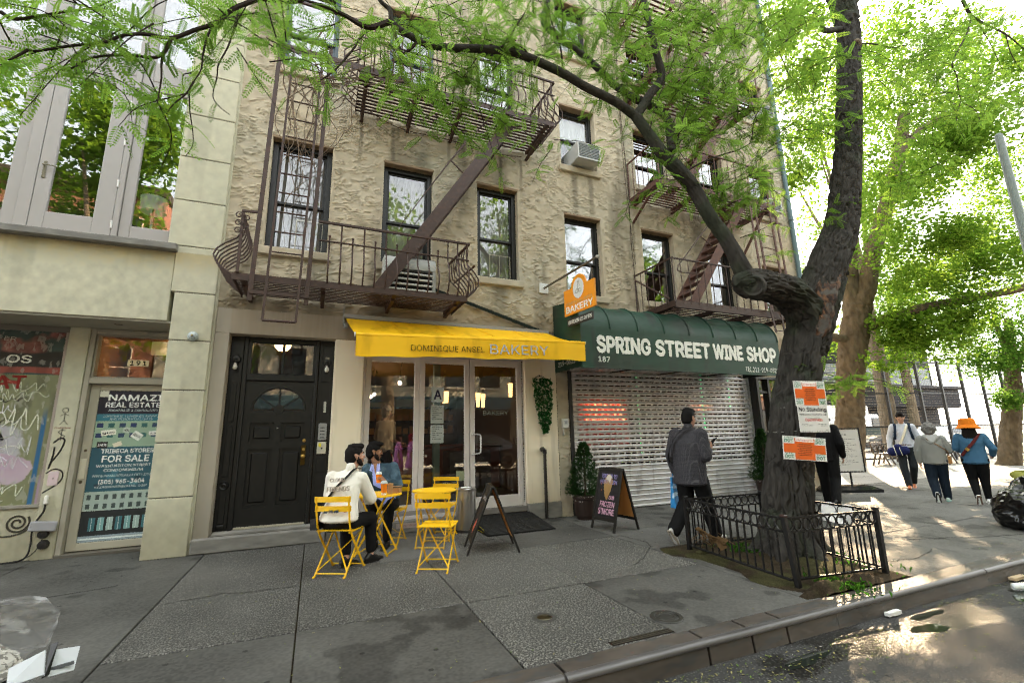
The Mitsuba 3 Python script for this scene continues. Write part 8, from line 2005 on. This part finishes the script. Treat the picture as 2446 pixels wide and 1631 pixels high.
def leaf_cloud(clumps, size, seed, col0, col1, mult=1.0):
    """Many small leaves spread through clumps (centre, radii, count)."""
    r = np.random.default_rng(seed)
    P = []
    for c, rad, n in clumps:
        n = int(n * mult)
        o = r.normal(0, 1, (n, 3)); o /= np.linalg.norm(o, axis=1, keepdims=True); o *= r.random((n, 1)) ** 0.5
        p = A3(*c) + o * A3(*rad) * A3(1, 1, 1.35)
        k = meshkit.fbm(p * 1.3 + seed, 3)
        P.append(p[k > 0.44])
    p = np.vstack(P); n = len(p)
    d = r.normal(0, 1, (n, 3)) * A3(1, 1, 0.55) + A3(0, 0, -0.25); d /= np.linalg.norm(d, axis=1, keepdims=True)
    s = np.cross(d, r.normal(0, 1, (n, 3)) * A3(.6, .6, 0.4) + A3(0, 0, 1.0)); s /= np.linalg.norm(s, axis=1, keepdims=True) + 1e-9
    L = size * r.uniform(0.6, 1.3, (n, 1))
    V = np.stack([p, p + d * L * .5 + s * L * .36, p + d * L, p + d * L * .5 - s * L * .36], 1).reshape(-1, 3)
    i = np.arange(n)[:, None] * 4
    F = np.vstack([i + [0, 1, 2], i + [0, 2, 3]])
    c = A3(*col0) + (A3(*col1) - A3(*col0)) * r.random((n, 1))
    return (V, F), np.repeat(c * r.uniform(.8, 1.2, (n, 1)), 4, 0)

t2 = Thing('plane_tree', 'stout pale barked tree behind the standing notice, with a long limb to the right', 'tree', 'trees round the plaza')
D2 = 16.0
t2.add('trunk', trunk([(17.30, 10.73, -0.20), (17.31, 10.66, 0.09), (17.27, 10.31, 1.75), (17.19, 10.02, 3.19), (17.23, 9.69, 4.63), (17.33, 9.42, 5.63)], [0.58, 0.47, 0.42, 0.40, 0.42, 0.38], 48, 0.05, 0.05, 31), 'pale_bark', smooth=True)
t2.add('limb', trunk([(17.27, 9.54, 5.20), (17.54, 9.20, 6.21), (17.66, 8.86, 7.50), (17.88, 8.58, 8.36), (18.13, 8.15, 9.79), (18.33, 7.81, 10.94), (18.39, 7.50, 12.23)], [0.32, 0.28, 0.25, 0.24, 0.22, 0.2, 0.16], 32, 0.06, 0.03, 32), 'pale_bark', smooth=True)
t2.add('limb', trunk([(17.14, 9.60, 5.21), (17.33, 9.57, 6.45), (17.55, 9.52, 7.74), (17.86, 9.39, 9.73), (17.91, 9.03, 11.26), (17.82, 8.45, 14.02)], [0.28, 0.24, 0.22, 0.2, 0.16, 0.12], 28, 0.06, 0.03, 33), 'pale_bark', smooth=True)
t2.add('limb', trunk([(17.48, 9.53, 4.84), (17.56, 9.02, 4.98), (17.74, 8.47, 5.12), (18.51, 7.87, 5.32), (19.89, 7.23, 5.56), (21.27, 6.57, 5.87), (22.63, 5.89, 6.31)], [0.2, 0.17, 0.15, 0.14, 0.13, 0.12, 0.1], 24, 0.06, 0.02, 34), 'pale_bark', smooth=True)
t2.add('limb', trunk([(18.33, 7.81, 10.94), (18.97, 7.38, 11.64), (19.62, 7.01, 12.06), (20.27, 6.64, 12.48)], [0.14, 0.12, 0.09, 0.06], 16, 0.08, 0.02, 35), 'pale_bark', smooth=True)
t2.add('limb', trunk([(16.96, 9.83, 4.49), (16.14, 9.74, 4.49), (15.60, 9.74, 4.53)], [0.16, 0.14, 0.11], 16, 0.08, 0.02, 36), 'pale_bark', smooth=True)
cl2 = [((21.52, 10.08, 7.09), (1.6, 1.0, 1.0), 3600), ((18.44, 7.66, 6.40), (1.7, 1.4, 0.8), 4000), ((19.81, 6.99, 6.78), (1.6, 1.4, 1.0), 4200), ((20.78, 6.40, 7.56), (1.6, 1.4, 1.0), 3000), ((17.53, 8.44, 4.67), (1.0, 1.0, 0.6), 2400), ((18.69, 8.01, 4.37), (1.4, 1.2, 0.7), 3600),
       ((17.21, 8.78, 3.73), (0.8, 0.8, 0.4), 1500), ((19.41, 7.55, 5.03), (1.2, 1.0, 0.5), 2600), ((17.00, 10.30, 7.31), (0.8, 1.2, 0.8), 1300), ((17.15, 10.78, 4.85), (0.6, 1, 0.7), 1200), ((21.73, 10.56, 9.52), (1.4, 1.0, 0.9), 2200), ((21.30, 10.39, 11.11), (1.2, 1.0, 0.9), 1700), ((16.89, 9.93, 9.14), (0.6, 1, 0.7), 800),
       ((19.98, 8.32, 10.45), (1.5, 1.4, 0.8), 2200), ((20.86, 7.51, 12.42), (1.8, 1.5, 1.2), 3000), ((18.95, 8.15, 13.23), (1.6, 1.5, 1.2), 2600), ((22.83, 7.02, 10.84), (1.5, 1.3, 0.7), 1800), ((16.43, 9.48, 12.06), (0.9, 1.2, 0.9), 1600), ((17.96, 8.12, 15.24), (1.6, 1.5, 1.2), 2200), ((21.43, 6.69, 15.01), (1.8, 1.5, 1.3), 2500), ((16.16, 9.15, 14.05), (0.7, 1.2, 0.6), 800), ((25.33, 7.84, 7.32), (1, 1.5, 1.2), 1500), ((13.27, 7.41, 12.46), (.9, 1.4, 1.3), 2600), ((16.21, 5.76, 9.25), (1.0, 1.0, .6), 2000), ((16.84, 5.37, 9.82), (1.4, 1.2, .9), 2600), ((17.72, 4.60, 11.55), (1.2, 1.2, 1.0), 2200), ((15.26, 5.51, 12.19), (1.4, 1.2, 1.0), 2400), ((12.19, 7.65, 8.52), (.5, 1.0, .4), 700), ((16.47, 6.20, 6.78), (1.2, 1, .4), 1800), ((24.25, 7.68, 10.10), (1.6, 1.5, .6), 1200), ((12.60, 7.39, 13.86), (.8, 1.2, .8), 1600), ((15.0, 6.6, 8.4), (1.5, 1.3, 1.0), 2600), ((16.5, 7.5, 7.2), (1.6, 1.4, 1.0), 2200)]
m_, c_ = leaf_cloud(cl2, 0.12, 5, (0.12, 0.245, 0.022), (0.25, 0.385, 0.055), 1.45)
t2.add('foliage', m_, 'leaf', c_, kind='stuff', label='sunlit yellow green leaves')
t3 = Thing('plane_tree', 'slimmer tree at the right edge beyond the woman in the orange hat', 'tree', 'trees round the plaza')
t3.add('trunk', trunk([(23.25, 8.73, -0.15), (23.24, 8.68, 0.08), (23.20, 8.45, 1.19), (23.19, 8.22, 2.23), (23.17, 8.04, 3.12), (22.98, 7.85, 4.31), (22.87, 7.70, 5.21)], [0.40, 0.31, 0.28, 0.25, 0.22, 0.15, 0.1], 40, 0.05, 0.04, 41), 'pale_bark', smooth=True)
t3.add('limb', trunk([(23.17, 8.04, 3.12), (23.34, 7.83, 3.71), (23.51, 7.62, 4.30)], [0.14, 0.11, 0.08], 16, 0.08, 0.02, 42), 'pale_bark', smooth=True)
t3.add('limb', trunk([(23.01, 7.94, 3.87), (22.58, 7.92, 4.77), (22.32, 7.86, 5.52)], [0.1, 0.08, 0.05], 16, 0.08, 0.02, 43), 'pale_bark', smooth=True)
cl3 = [((22.11, 7.62, 4.52), (1.3, 1.2, 0.9), 2800), ((21.21, 8.19, 3.67), (1.0, 1.0, 0.6), 1900), ((22.57, 7.65, 3.50), (0.9, 1, 0.5), 1300), ((22.38, 8.01, 2.28), (0.5, 0.5, 0.3), 800), ((23.32, 7.51, 5.20), (1, 1, 0.8), 1600), ((22.06, 7.96, 3.08), (0.6, 0.6, 0.4), 900)]
m_, c_ = leaf_cloud(cl3, 0.10, 6, (0.07, 0.18, 0.02), (0.16, 0.28, 0.05), 1.4)
t3.add('foliage', m_, 'leaf', c_, kind='stuff', label='soft green leaves')
# taller park trees farther back and the row across the street that the panes mirror
def park_tree(x, y, h, R, n, label, seed, size=0.22, group='park trees beyond the fence', lo=0.42):
    n = n * 2 if h > 15 and y < 0 else n
    t = Thing('park_tree', label, 'tree', group)
    t.add('trunk', trunk([(x, y, -0.1), (x + .1, y, h * .25), (x - 0.1, y, h * .5), (x, y, h * .8)], [0.4, 0.3, 0.24, 0.08], 20, 0.15, 0.03, seed), 'pale_bark', smooth=True)
    r = np.random.default_rng(seed)
    cs = []
    for k in range(11):
        a, zz_ = r.uniform(0, 2 * PI), h * r.uniform(lo, 0.98)
        q = R * 0.62 * r.uniform(0.3, 1) * (1 if zz_ < h * .8 else .6)
        cs.append(((x + q * math.cos(a), y + q * math.sin(a), zz_), (R * .5, R * .5, R * .34), n // 11))
    for k in range(4):
        c = cs[k][0]; t.add('limb', trunk([(x, y, h * (.3 + .08 * k)), ((x + c[0]) / 2, (y + c[1]) / 2, (h * .4 + c[2]) / 2), c], [0.14, 0.1, 0.03], 10, 0.2, 0.01, seed + k), 'pale_bark', smooth=True)
    m_, c_ = leaf_cloud(cs, size, seed, (0.10, 0.21, 0.015), (0.22, 0.36, 0.035))
    t.add('foliage', m_, 'leaf', c_, kind='stuff')
park_tree(25.5, 13.5, 20, 5.5, 3800, 'added tall tree, its high crown set to shade the road', 57, lo=0.70)  # added tree; crown kept high to shade the road but not the plaza
park_tree(33, 24, 15, 5.5, 16000, 'tall tree far behind the fence, left of the others', 51)
park_tree(43, 21, 16, 6.5, 16000, 'tall tree far behind the fence at the right', 52)
park_tree(26, 30, 14, 5, 12000, 'tall tree beyond the drainpipe corner of the tan building', 53)
# ================================================================ beyond the corner: notice stand, fence, benches, street, vehicles
ns = Thing('notice_stand', 'black framed printed notice on a stand with a black water base', 'notice stand')
q = A3(*[(10.03, 6.47, 0.99), (10.26, 6.08, 1.07), (10.36, 6.14, 0.34), (10.07, 6.58, 0.41)])
sa, sb_ = A3(*(9.37, 6.09, 0.46)), A3(*(9.83, 5.84, 0.40))
na, nb_ = A3(11.0, 7.40, 0), A3(11.9, 6.95, 0)
u = (nb_ - na) / np.linalg.norm(nb_ - na); w = np.linalg.norm(nb_ - na); v = A3(0, 0, 1)
ux, ug = u, na + A3(0, 0, 0.42)
n_ = np.cross(u, v)
ns.add('frame', place(cat(box(0, 0.03, 0, 1.02, -.02, .02, .004), box(w - .03, w, 0, 1.02, -.02, .02, .004), box(.03, w - .03, 0, 0.03, -.019, .019, .004), box(.03, w - .03, 0.99, 1.02, -.019, .019, .004)), ug, u, v), 'satin', '#121212')
ns.add('sheet', place(box(0.028, w - 0.028, 0.028, 0.992, -0.006, 0.006), ug, u, v), 'matte', '#d3d0c8')
for i in range(14):
    ns.add('print_line', place(box(0.12, w - 0.12 - 0.1 * ((i * 5) % 3), 0.76 - i * .045, 0.768 - i * .045, .006, .0068), ug, u, v), 'matte', '#77736c')
ns.add('print_line', place(box(w * .35, w * .7, .86, .875, .006, .0068), ug, u, v), 'matte', '#3d3b38')
for s in (0.35, 0.65):
    ns.add('leg', bar(na + u * w * s + A3(0, 0, .05), na + u * w * s + A3(0, 0, .43), .03, .03, (0, 1, 0)), 'satin', '#151515')
bm = place(box(-0.1, w + .12, -.28, .28, 0, .1, 0.05), na, u, n_)
bm = (np.array([na + u * a + n_ * b + A3(0, 0, c) for a in (-.1, w + .14) for b in (-.28, .28) for c in (0.0, .06)] + [na + u * a + n_ * b + A3(0, 0, .13) for a in (0.05, w) for b in (-.15, .15)]))
ns.add('water_base', hull(bm), 'gloss', '#17181b')
# sofa and rubbish bags
so = Thing('sofa', 'discarded olive green upholstered sofa behind the black bags', 'sofa')
OL = '#6f7028'
_sf = frame_of((12.55, 4.25, 0), 62)
sfm = lambda m: _sf((np.asarray(m[0]) * A3(1, 1, .74), m[1]))
def ss(*a, **k): return sfm(box(*a, **k))
so.add('seat_base', ss(-0.2, 1.9, -0.42, 0.40, 0.10, 0.36, b=0.04), 'matte', OL)
so.add('backrest', sfm(hull([(-0.22, 0.28, .2), (1.95, .28, .2), (-.30, .52, .74), (2.0, .52, .74), (-.24, .44, .2), (1.95, .44, .2), (-.30, .62, .72), (2.0, .62, .72)])), 'matte', OL)
for k in range(4):
    so.add('back_cushion', sfm(sphere((0.05 + k * .5, 0.42, .66), .27, 14, (1.0, .42, .62))), 'matte', '#7b7d33', True)
so.add('arm_roll', sfm(cat(tube([(-.28, -.40, .56), (-.28, .5, .62)], .11, 14), hull([(-.3, -.4, .1), (-.22, -.4, .1), (-.3, .45, .1), (-.2, .45, .1), (-.36, -.4, .55), (-.2, -.4, .55), (-.36, .45, .6), (-.2, .45, .6)]))), 'matte', OL)
for x in (-.12, 1.8):
    for y in (-.35, .38):
        so.add('foot', sfm(lathe([(0.001, 0), (.02, 0), (.03, .1), (.001, .11)], 10, (x, y, 0))), 'satin', '#2b1c10')
def bag(c, s, seed, label):
    M_ = trimesh.creation.icosphere(5, 1.0)
    v = np.array(M_.vertices); d = v.copy()
    k = 1 + 0.16 * (meshkit.fbm(d * 2 + seed, 3, seed) - .5) * 2 + 0.14 * (np.abs(meshkit.fbm(d * 2.6 + seed, 2, seed + 4) - .5) * -2 + .3)
    v = v * k[:, None] * A3(*s)
    v[:, 2] = np.where(v[:, 2] < -0.55 * s[2], -0.55 * s[2] + (v[:, 2] + .55 * s[2]) * .1, v[:, 2])
    v += A3(c[0], c[1], 0.60 * s[2])
    t = Thing('rubbish_bag', label, 'rubbish bag', 'black rubbish bags on the pavement')
    t.add('bag', (v, np.array(M_.faces)), 'gloss', '#0b0b0d', True)
    top = v[np.argmax(v[:, 2])]
    t.add('knot', crumple([top + A3(x, y, z) for x in (-.06, .06) for y in (-.05, .05) for z in (-.03, .07)], seed, .02), 'gloss', '#0c0c0e')
bag((9.44, 3.40), (0.46, 0.42, 0.36), 1, 'shiny black rubbish bag on the pavement, left one in front of the sofa')
bag((9.95, 3.05), (0.5, 0.40, 0.42), 2, 'shiny black rubbish bag at the right edge of the picture')
bag((10.35, 3.55), (0.5, 0.45, 0.40), 3, 'black rubbish bag behind the other two')

# tall dark park fence with posts, rails and mesh
pf = Thing('park_fence', 'tall dark steel park fence of posts, three rails and mesh', 'fence')
DK = '#19191a'
fa, fb = A3(19.2, 12.9, 0), A3(31.5, 11.0, 0)
fl = [A3(17.3, 14.6, 0), A3(19.6, 12.8, 0), A3(24.0, 11.3, 0), A3(33.0, 10.6, 0)]
for p, q in zip(fl[:-1], fl[1:]):
    L = np.linalg.norm(q - p); n = max(2, int(L / 1.5))
    for k in range(n + (1 if q is fl[-1] else 0)):
        c = p + (q - p) * k / n
        pf.add('post', bar(c, c + A3(0, 0, 4.3), 0.10, 0.10, (0, 1, 0)), 'satin', DK)
    for z in (0.15, 1.45, 2.85, 4.2):
        pf.add('rail', bars([p + A3(0, 0, z), q + A3(0, 0, z)], 0.06, 0.06), 'satin', DK)
    ms = []
    for k in range(int(L / 0.11)):
        s = k * 0.11 / L
        ms.append(tube([p + (q - p) * s, p + (q - p) * s + A3(0, 0, 4.2)], 0.004, 3, cap=False))
    for z in np.arange(0.1, 4.2, 0.11):
        ms.append(tube([p + A3(0, 0, z), q + A3(0, 0, z)], 0.004, 3, cap=False))
    pf.add('mesh_panel', cat(ms), 'satin', '#3a3b3d', kind='stuff')
def bench(c, deg, label):
    t = Thing('park_bench', label, 'bench', 'park benches along the fence')
    f = frame_of(c, deg)
    for k in range(4):
        t.add('seat_slat', f(box(-.9, .9, -.25 + k * .115, -.15 + k * .115, .43, .46, .006)), 'satin', '#4c3a2e')
    for k in range(3):
        t.add('back_slat', f(box(-.9, .9, .24, .27, .55 + k * .11, .64 + k * .11, .006)), 'satin', '#4c3a2e')
    for x in (-.85, 0, .85):
        t.add('arm_ring', f(tube([(x, .0 + .2 * math.cos(a), .62 + .17 * math.sin(a)) for a in np.arange(16) * PI / 8], .016, 6, closed=True)), 'satin', '#1e1e1f')
        t.add('leg', f(cat(bar((x, -.25, 0), (x, -.1, .43), .05, .05, (0, 1, 0)), bar((x, .28, 0), (x, .15, .43), .05, .05, (0, 1, 0)), bar((x, .2, .43), (x, .28, .9), .04, .05, (0, 1, 0)))), 'satin', '#58504a')
bench((17.9, 12.4, 0), -35, 'slatted park bench with ring arms left of the man in the white shirt')
bench((20.6, 11.2, 0), -18, 'slatted park bench behind the man in the white shirt')
bench((22.9, 10.3, 0), -10, 'slatted park bench behind the women, before the fence')
t = Thing('lamp_post', 'grey steel lamp post rising out of the trees at the right', 'lamp post')
la, lb = A3(*(13.46, 3.99, 5.06)), A3(*(12.69, 3.76, 7.56))
t.add('pole', tube([(la[0], la[1], 0), (la[0] + .02, la[1], lb[2] + 0.1)], [0.105, 0.07], 16), 'satin', '#77827f', 40)
t.add('base', lathe([(0.2, 0), (.2, .3), (.13, .5), (.105, .9)], 16, (la[0], la[1], 0)), 'satin', '#5f6866', 40)
t.add('cap', sphere((la[0] + .02, la[1], lb[2] + 0.1), 0.075, 10), 'satin', '#77827f', True)

# street behind the fence: long dark shop building, white bus, parked cars
def facade_block(name, label, x0, x1, y, h, d, wall_col, floors, win_w, gap, z0=1.2, fh=3.3, glass='#2b3237', face=-1, group=None, band=None):
    t = Thing(name, label, 'building', group)
    t.add('wall', box(x0, x1, y, y + d * -face, 0, h), 'brick' if wall_col is None else 'matte', wall_col if wall_col else None)
    t.add('roof_cornice', box(x0 - .1, x1 + .1, y + .35 * face, y + d * -face, h, h + .5, .04), 'matte', '#4a453f')
    n = int((x1 - x0) / (win_w + gap))
    off = ((x1 - x0) - n * (win_w + gap) + gap) / 2
    for k in range(floors):
        z = z0 + k * fh
        for i in range(n):
            wx = x0 + off + i * (win_w + gap)
            w_ = t.sub('window')
            w_.add('frame', cat(box(wx - .06, wx, y + .05 * face, y, z, z + 2, .01), box(wx + win_w, wx + win_w + .06, y + .05 * face, y, z, z + 2, .01), box(wx, wx + win_w, y + .048 * face, y, z + 1.94, z + 2.0, .01), box(wx, wx + win_w, y + .048 * face, y, z + 0.95, z + 1.0, .01)), 'matte', '#cfcac0' if wall_col is None else '#3b3936')
            w_.add('glass', box(wx, wx + win_w, y + .012 * face, y + .02 * face, z, z + 1.94), 'gloss', glass)
            w_.add('sill', box(wx - .1, wx + win_w + .1, y + .12 * face, y, z - .12, z - .001, .01), 'matte', '#b5ada0')
    if band:
        t.add('shop_front', box(x0 + .3, x1 - .3, y + .08 * face, y, 0.4, 3.0, .01), 'gloss', '#1d2124'); t.add('shop_sign', box(x0 + .3, x1 - .3, y + .2 * face, y, 3.05, 3.8, .02), 'satin', band)
    return t
def f_brick(p, n, uv):
    h = p.z / 0.075; row = dr.floor(h); u = (p.x + p.y) / 0.22 + 0.5 * (row - 2 * dr.floor(row / 2))
    m = dr.minimum(smoothstep(0.0, 0.1, h - row) , smoothstep(0.0, 0.05, u - dr.floor(u)))
    c = mix((0.22, 0.085, 0.055), (0.33, 0.14, 0.09), cell_rand(dr.floor(u), row))
    return mix((0.34, 0.30, 0.25), c, m)
mat('brick', base_color=proc(f_brick), roughness=0.9)
facade_block('dark_shop_building', 'long dark glazed shop building far behind the park fence', 30, 60, 27.0, 9.5, 10, '#2d2d30', 1, 3.4, 0.3, z0=5.4, glass='#3d444a')
t = Thing('shop_canopy', 'dark fascia with small white lettering behind the park fence', 'canopy')
t.add('fascia', box(28, 60, 25.0, 26.9, 3.2, 5.0, .05), 'matte', '#26262a'); t.add('roof_edge', box(27.5, 60.5, 24.6, 26.95, 5.0, 5.25, .03), 'matte', '#3c3c41')
for k, s in enumerate(('HOUSING', 'WORKS', 'BOOKS')):
    t.add('lettering', text(s, 0.22, (41, 24.98, 4.2 - k * .32), width=1.9 - .3 * k, depth=.02, bold=True), 'matte', '#c9c4b8')
facade_block('brick_building', 'red brick building far off above the dark shop', 26, 62, 39.0, 17, 10, None, 4, 1.2, 1.3, z0=4.5)
bt = Thing('white_truck', 'long white box truck parked behind the fence', 'truck')
yb_ = 21.0
bt.add('box_body', box(29.5, 37.5, yb_, yb_ + 2.4, 0.75, 3.0, .06), 'satin', '#d9dadb'); bt.add('cab', hull([(37.6, yb_ + .1, .5), (39.6, yb_ + .1, .5), (39.6, yb_ + 2.3, .5), (37.6, yb_ + 2.3, .5), (37.6, yb_ + .15, 2.4), (38.7, yb_ + .15, 2.4), (38.7, yb_ + 2.25, 2.4), (37.6, yb_ + 2.25, 2.4), (39.5, yb_ + .1, 1.4), (39.5, yb_ + 2.3, 1.4)]), 'satin', '#cfd0d2')
bt.add('side_window', box(37.9, 38.9, yb_ + .06, yb_ + .12, 1.45, 2.1), 'gloss', '#20262b'); bt.add('side_print', box(31.2, 33, yb_ - .01, yb_, 1.9, 2.1), 'matte', '#3b3b3b'); bt.add('side_print', box(34.6, 36.0, yb_ - .01, yb_, 1.85, 2.15), 'matte', '#a33a2c')
def wheel(t, c, R=0.34, w=0.22):
    wt = t.sub('wheel')
    wt.add('tyre', place(lathe([(R * .6, 0), (R * .95, 0.0), (R, .03), (R, w - .03), (R * .95, w), (R * .6, w)], 20), c, (1, 0, 0), (0, 0, 1)), 'matte', '#121212', 40)
    wt.add('rim', place(lathe([(0.001, w - .03), (R * .3, w - .02), (R * .6, w - .01), (R * .62, w - .06)], 14), c, (1, 0, 0), (0, 0, 1)), 'metal', '#8d9092', 40)
for x in (31.0, 36.3, 38.9):
    wheel(bt, (x, yb_ + .24, .45), .45)
def car(x, y, col, label, face=1, group='parked cars'):
    t = Thing('parked_car', label, 'car', group)
    L, Wd = 4.5, 1.78
    side = Polygon([(0, .35), (.05, .75), (.5, .86), (1.25, .95), (1.75, 1.40), (3.1, 1.43), (3.95, 1.0), (4.4, .92), (4.5, .6), (4.47, .32)]).buffer(.04)
    v, f = extr(side, Wd)
    k = np.clip((v[:, 1] - .95) / .5, 0, 1); v = v.copy(); v[:, 2] = Wd / 2 + (v[:, 2] - Wd / 2) * (1 - .24 * k)
    t.add('body', place((v, f), (x, y + Wd, 0), (1, 0, 0), (0, 0, 1)), 'gloss', col)
    for s, yy in ((0, y - .004), (1, y + Wd - .02 + .004)):
        for a, b, c_, d_ in ((1.55, 2.3, 1.82, 2.3), (2.38, 3.45, 2.38, 3.05)):
            wp_ = Polygon([(a, .99), (b, .99), (d_, 1.34), (c_, 1.34)])
            g = place(extr(wp_, .012), (x, y + (0.02 if s == 0 else Wd), 0), (1, 0, 0), (0, 0, 1))
            vv = np.array(g[0]); kk = np.clip((vv[:, 2] - .95) / .5, 0, 1); vv[:, 1] += (1 if s == 0 else -1) * (kk * .24 * Wd / 2 - .01)
            t.add('side_window', (vv, g[1]), 'gloss', '#14181b')
    t.add('windscreen', hull([(x + 1.32, y + .2, 1.0), (x + 1.32, y + Wd - .2, 1.0), (x + 1.72, y + .28, 1.40), (x + 1.72, y + Wd - .28, 1.40), (x + 1.30, y + .2, .99), (x + 1.70, y + .28, 1.39)]), 'gloss', '#171c20')
    for xx in (.85, 3.6):
        wheel(t, (x + xx, y + .2, .33)); wheel(t, (x + xx, y + Wd + .02, .33))
    for yy in (y + .2, y + Wd - .5):
        t.add('headlight', box(x - .05, x + .03, yy, yy + .3, .58, .7, .02), 'gloss', '#d8d8d0'); t.add('tail_light', box(x + 4.46, x + 4.55, yy, yy + .3, .65, .8, .02), 'gloss', '#6d1414')
    t.add('bumper', box(x - .07, x + .1, y + .05, y + Wd - .05, .25, .45, .04), 'satin', '#1c1d1e')
    return t
car(24.0, 17.3, '#c9cbcc', 'silver parked car behind the fence, nearest the stout tree', group='cars behind the fence'); car(29.6, 16.6, '#3b3f42', 'dark grey parked car behind the fence', group='cars behind the fence'); car(35.2, 16.2, '#d5d6d4', 'pale parked car behind the fence at the right', group='cars behind the fence')
# across the road, mirrored in the panes
car(-1.6, -5.9, '#1a1d22', 'black parked car across the road', group='cars across the road'); car(4.4, -5.9, '#16181c', 'glossy black parked car across the road, further right', group='cars across the road'); car(-8, -5.9, '#7d8184', 'grey parked car across the road at the left', group='cars across the road')
facade_block('brick_row_house', 'red brick row house across the road at the left', -34, -8, -12.0, 14, 8, None, 3, 1.1, 1.0, z0=4.2, face=1, group='row houses across the road', band='#46504c')
facade_block('pale_row_house', 'pale row house across the road facing the bakery', -7.9, 12, -12.0, 9, 8, '#b5aea0', 1, 1.2, 1.1, z0=4.4, face=1, group='row houses across the road', band='#3d5560')
facade_block('brick_row_house', 'brick row house across the road at the right', 12.1, 40, -12.0, 11, 8, None, 2, 1.1, 1.2, z0=4.3, face=1, group='row houses across the road', band='#56423a')
for i, (x, h) in enumerate(((-16, 18), (-8.5, 16), (3.0, 13.5), (9.8, 14.5), (19, 12), (29, 12))):
    park_tree(x, -7.3, h, 4.6, 9000 if i not in (2, 3) else 6500, ['street tree across the road, first from the left', 'street tree across the road, second from the left', 'street tree across the road facing the bakery', 'street tree across the road facing the wine shop', 'street tree across the road, second from the right', 'street tree across the road, first from the right'][i], 60 + i, 0.26, 'street trees across the road')
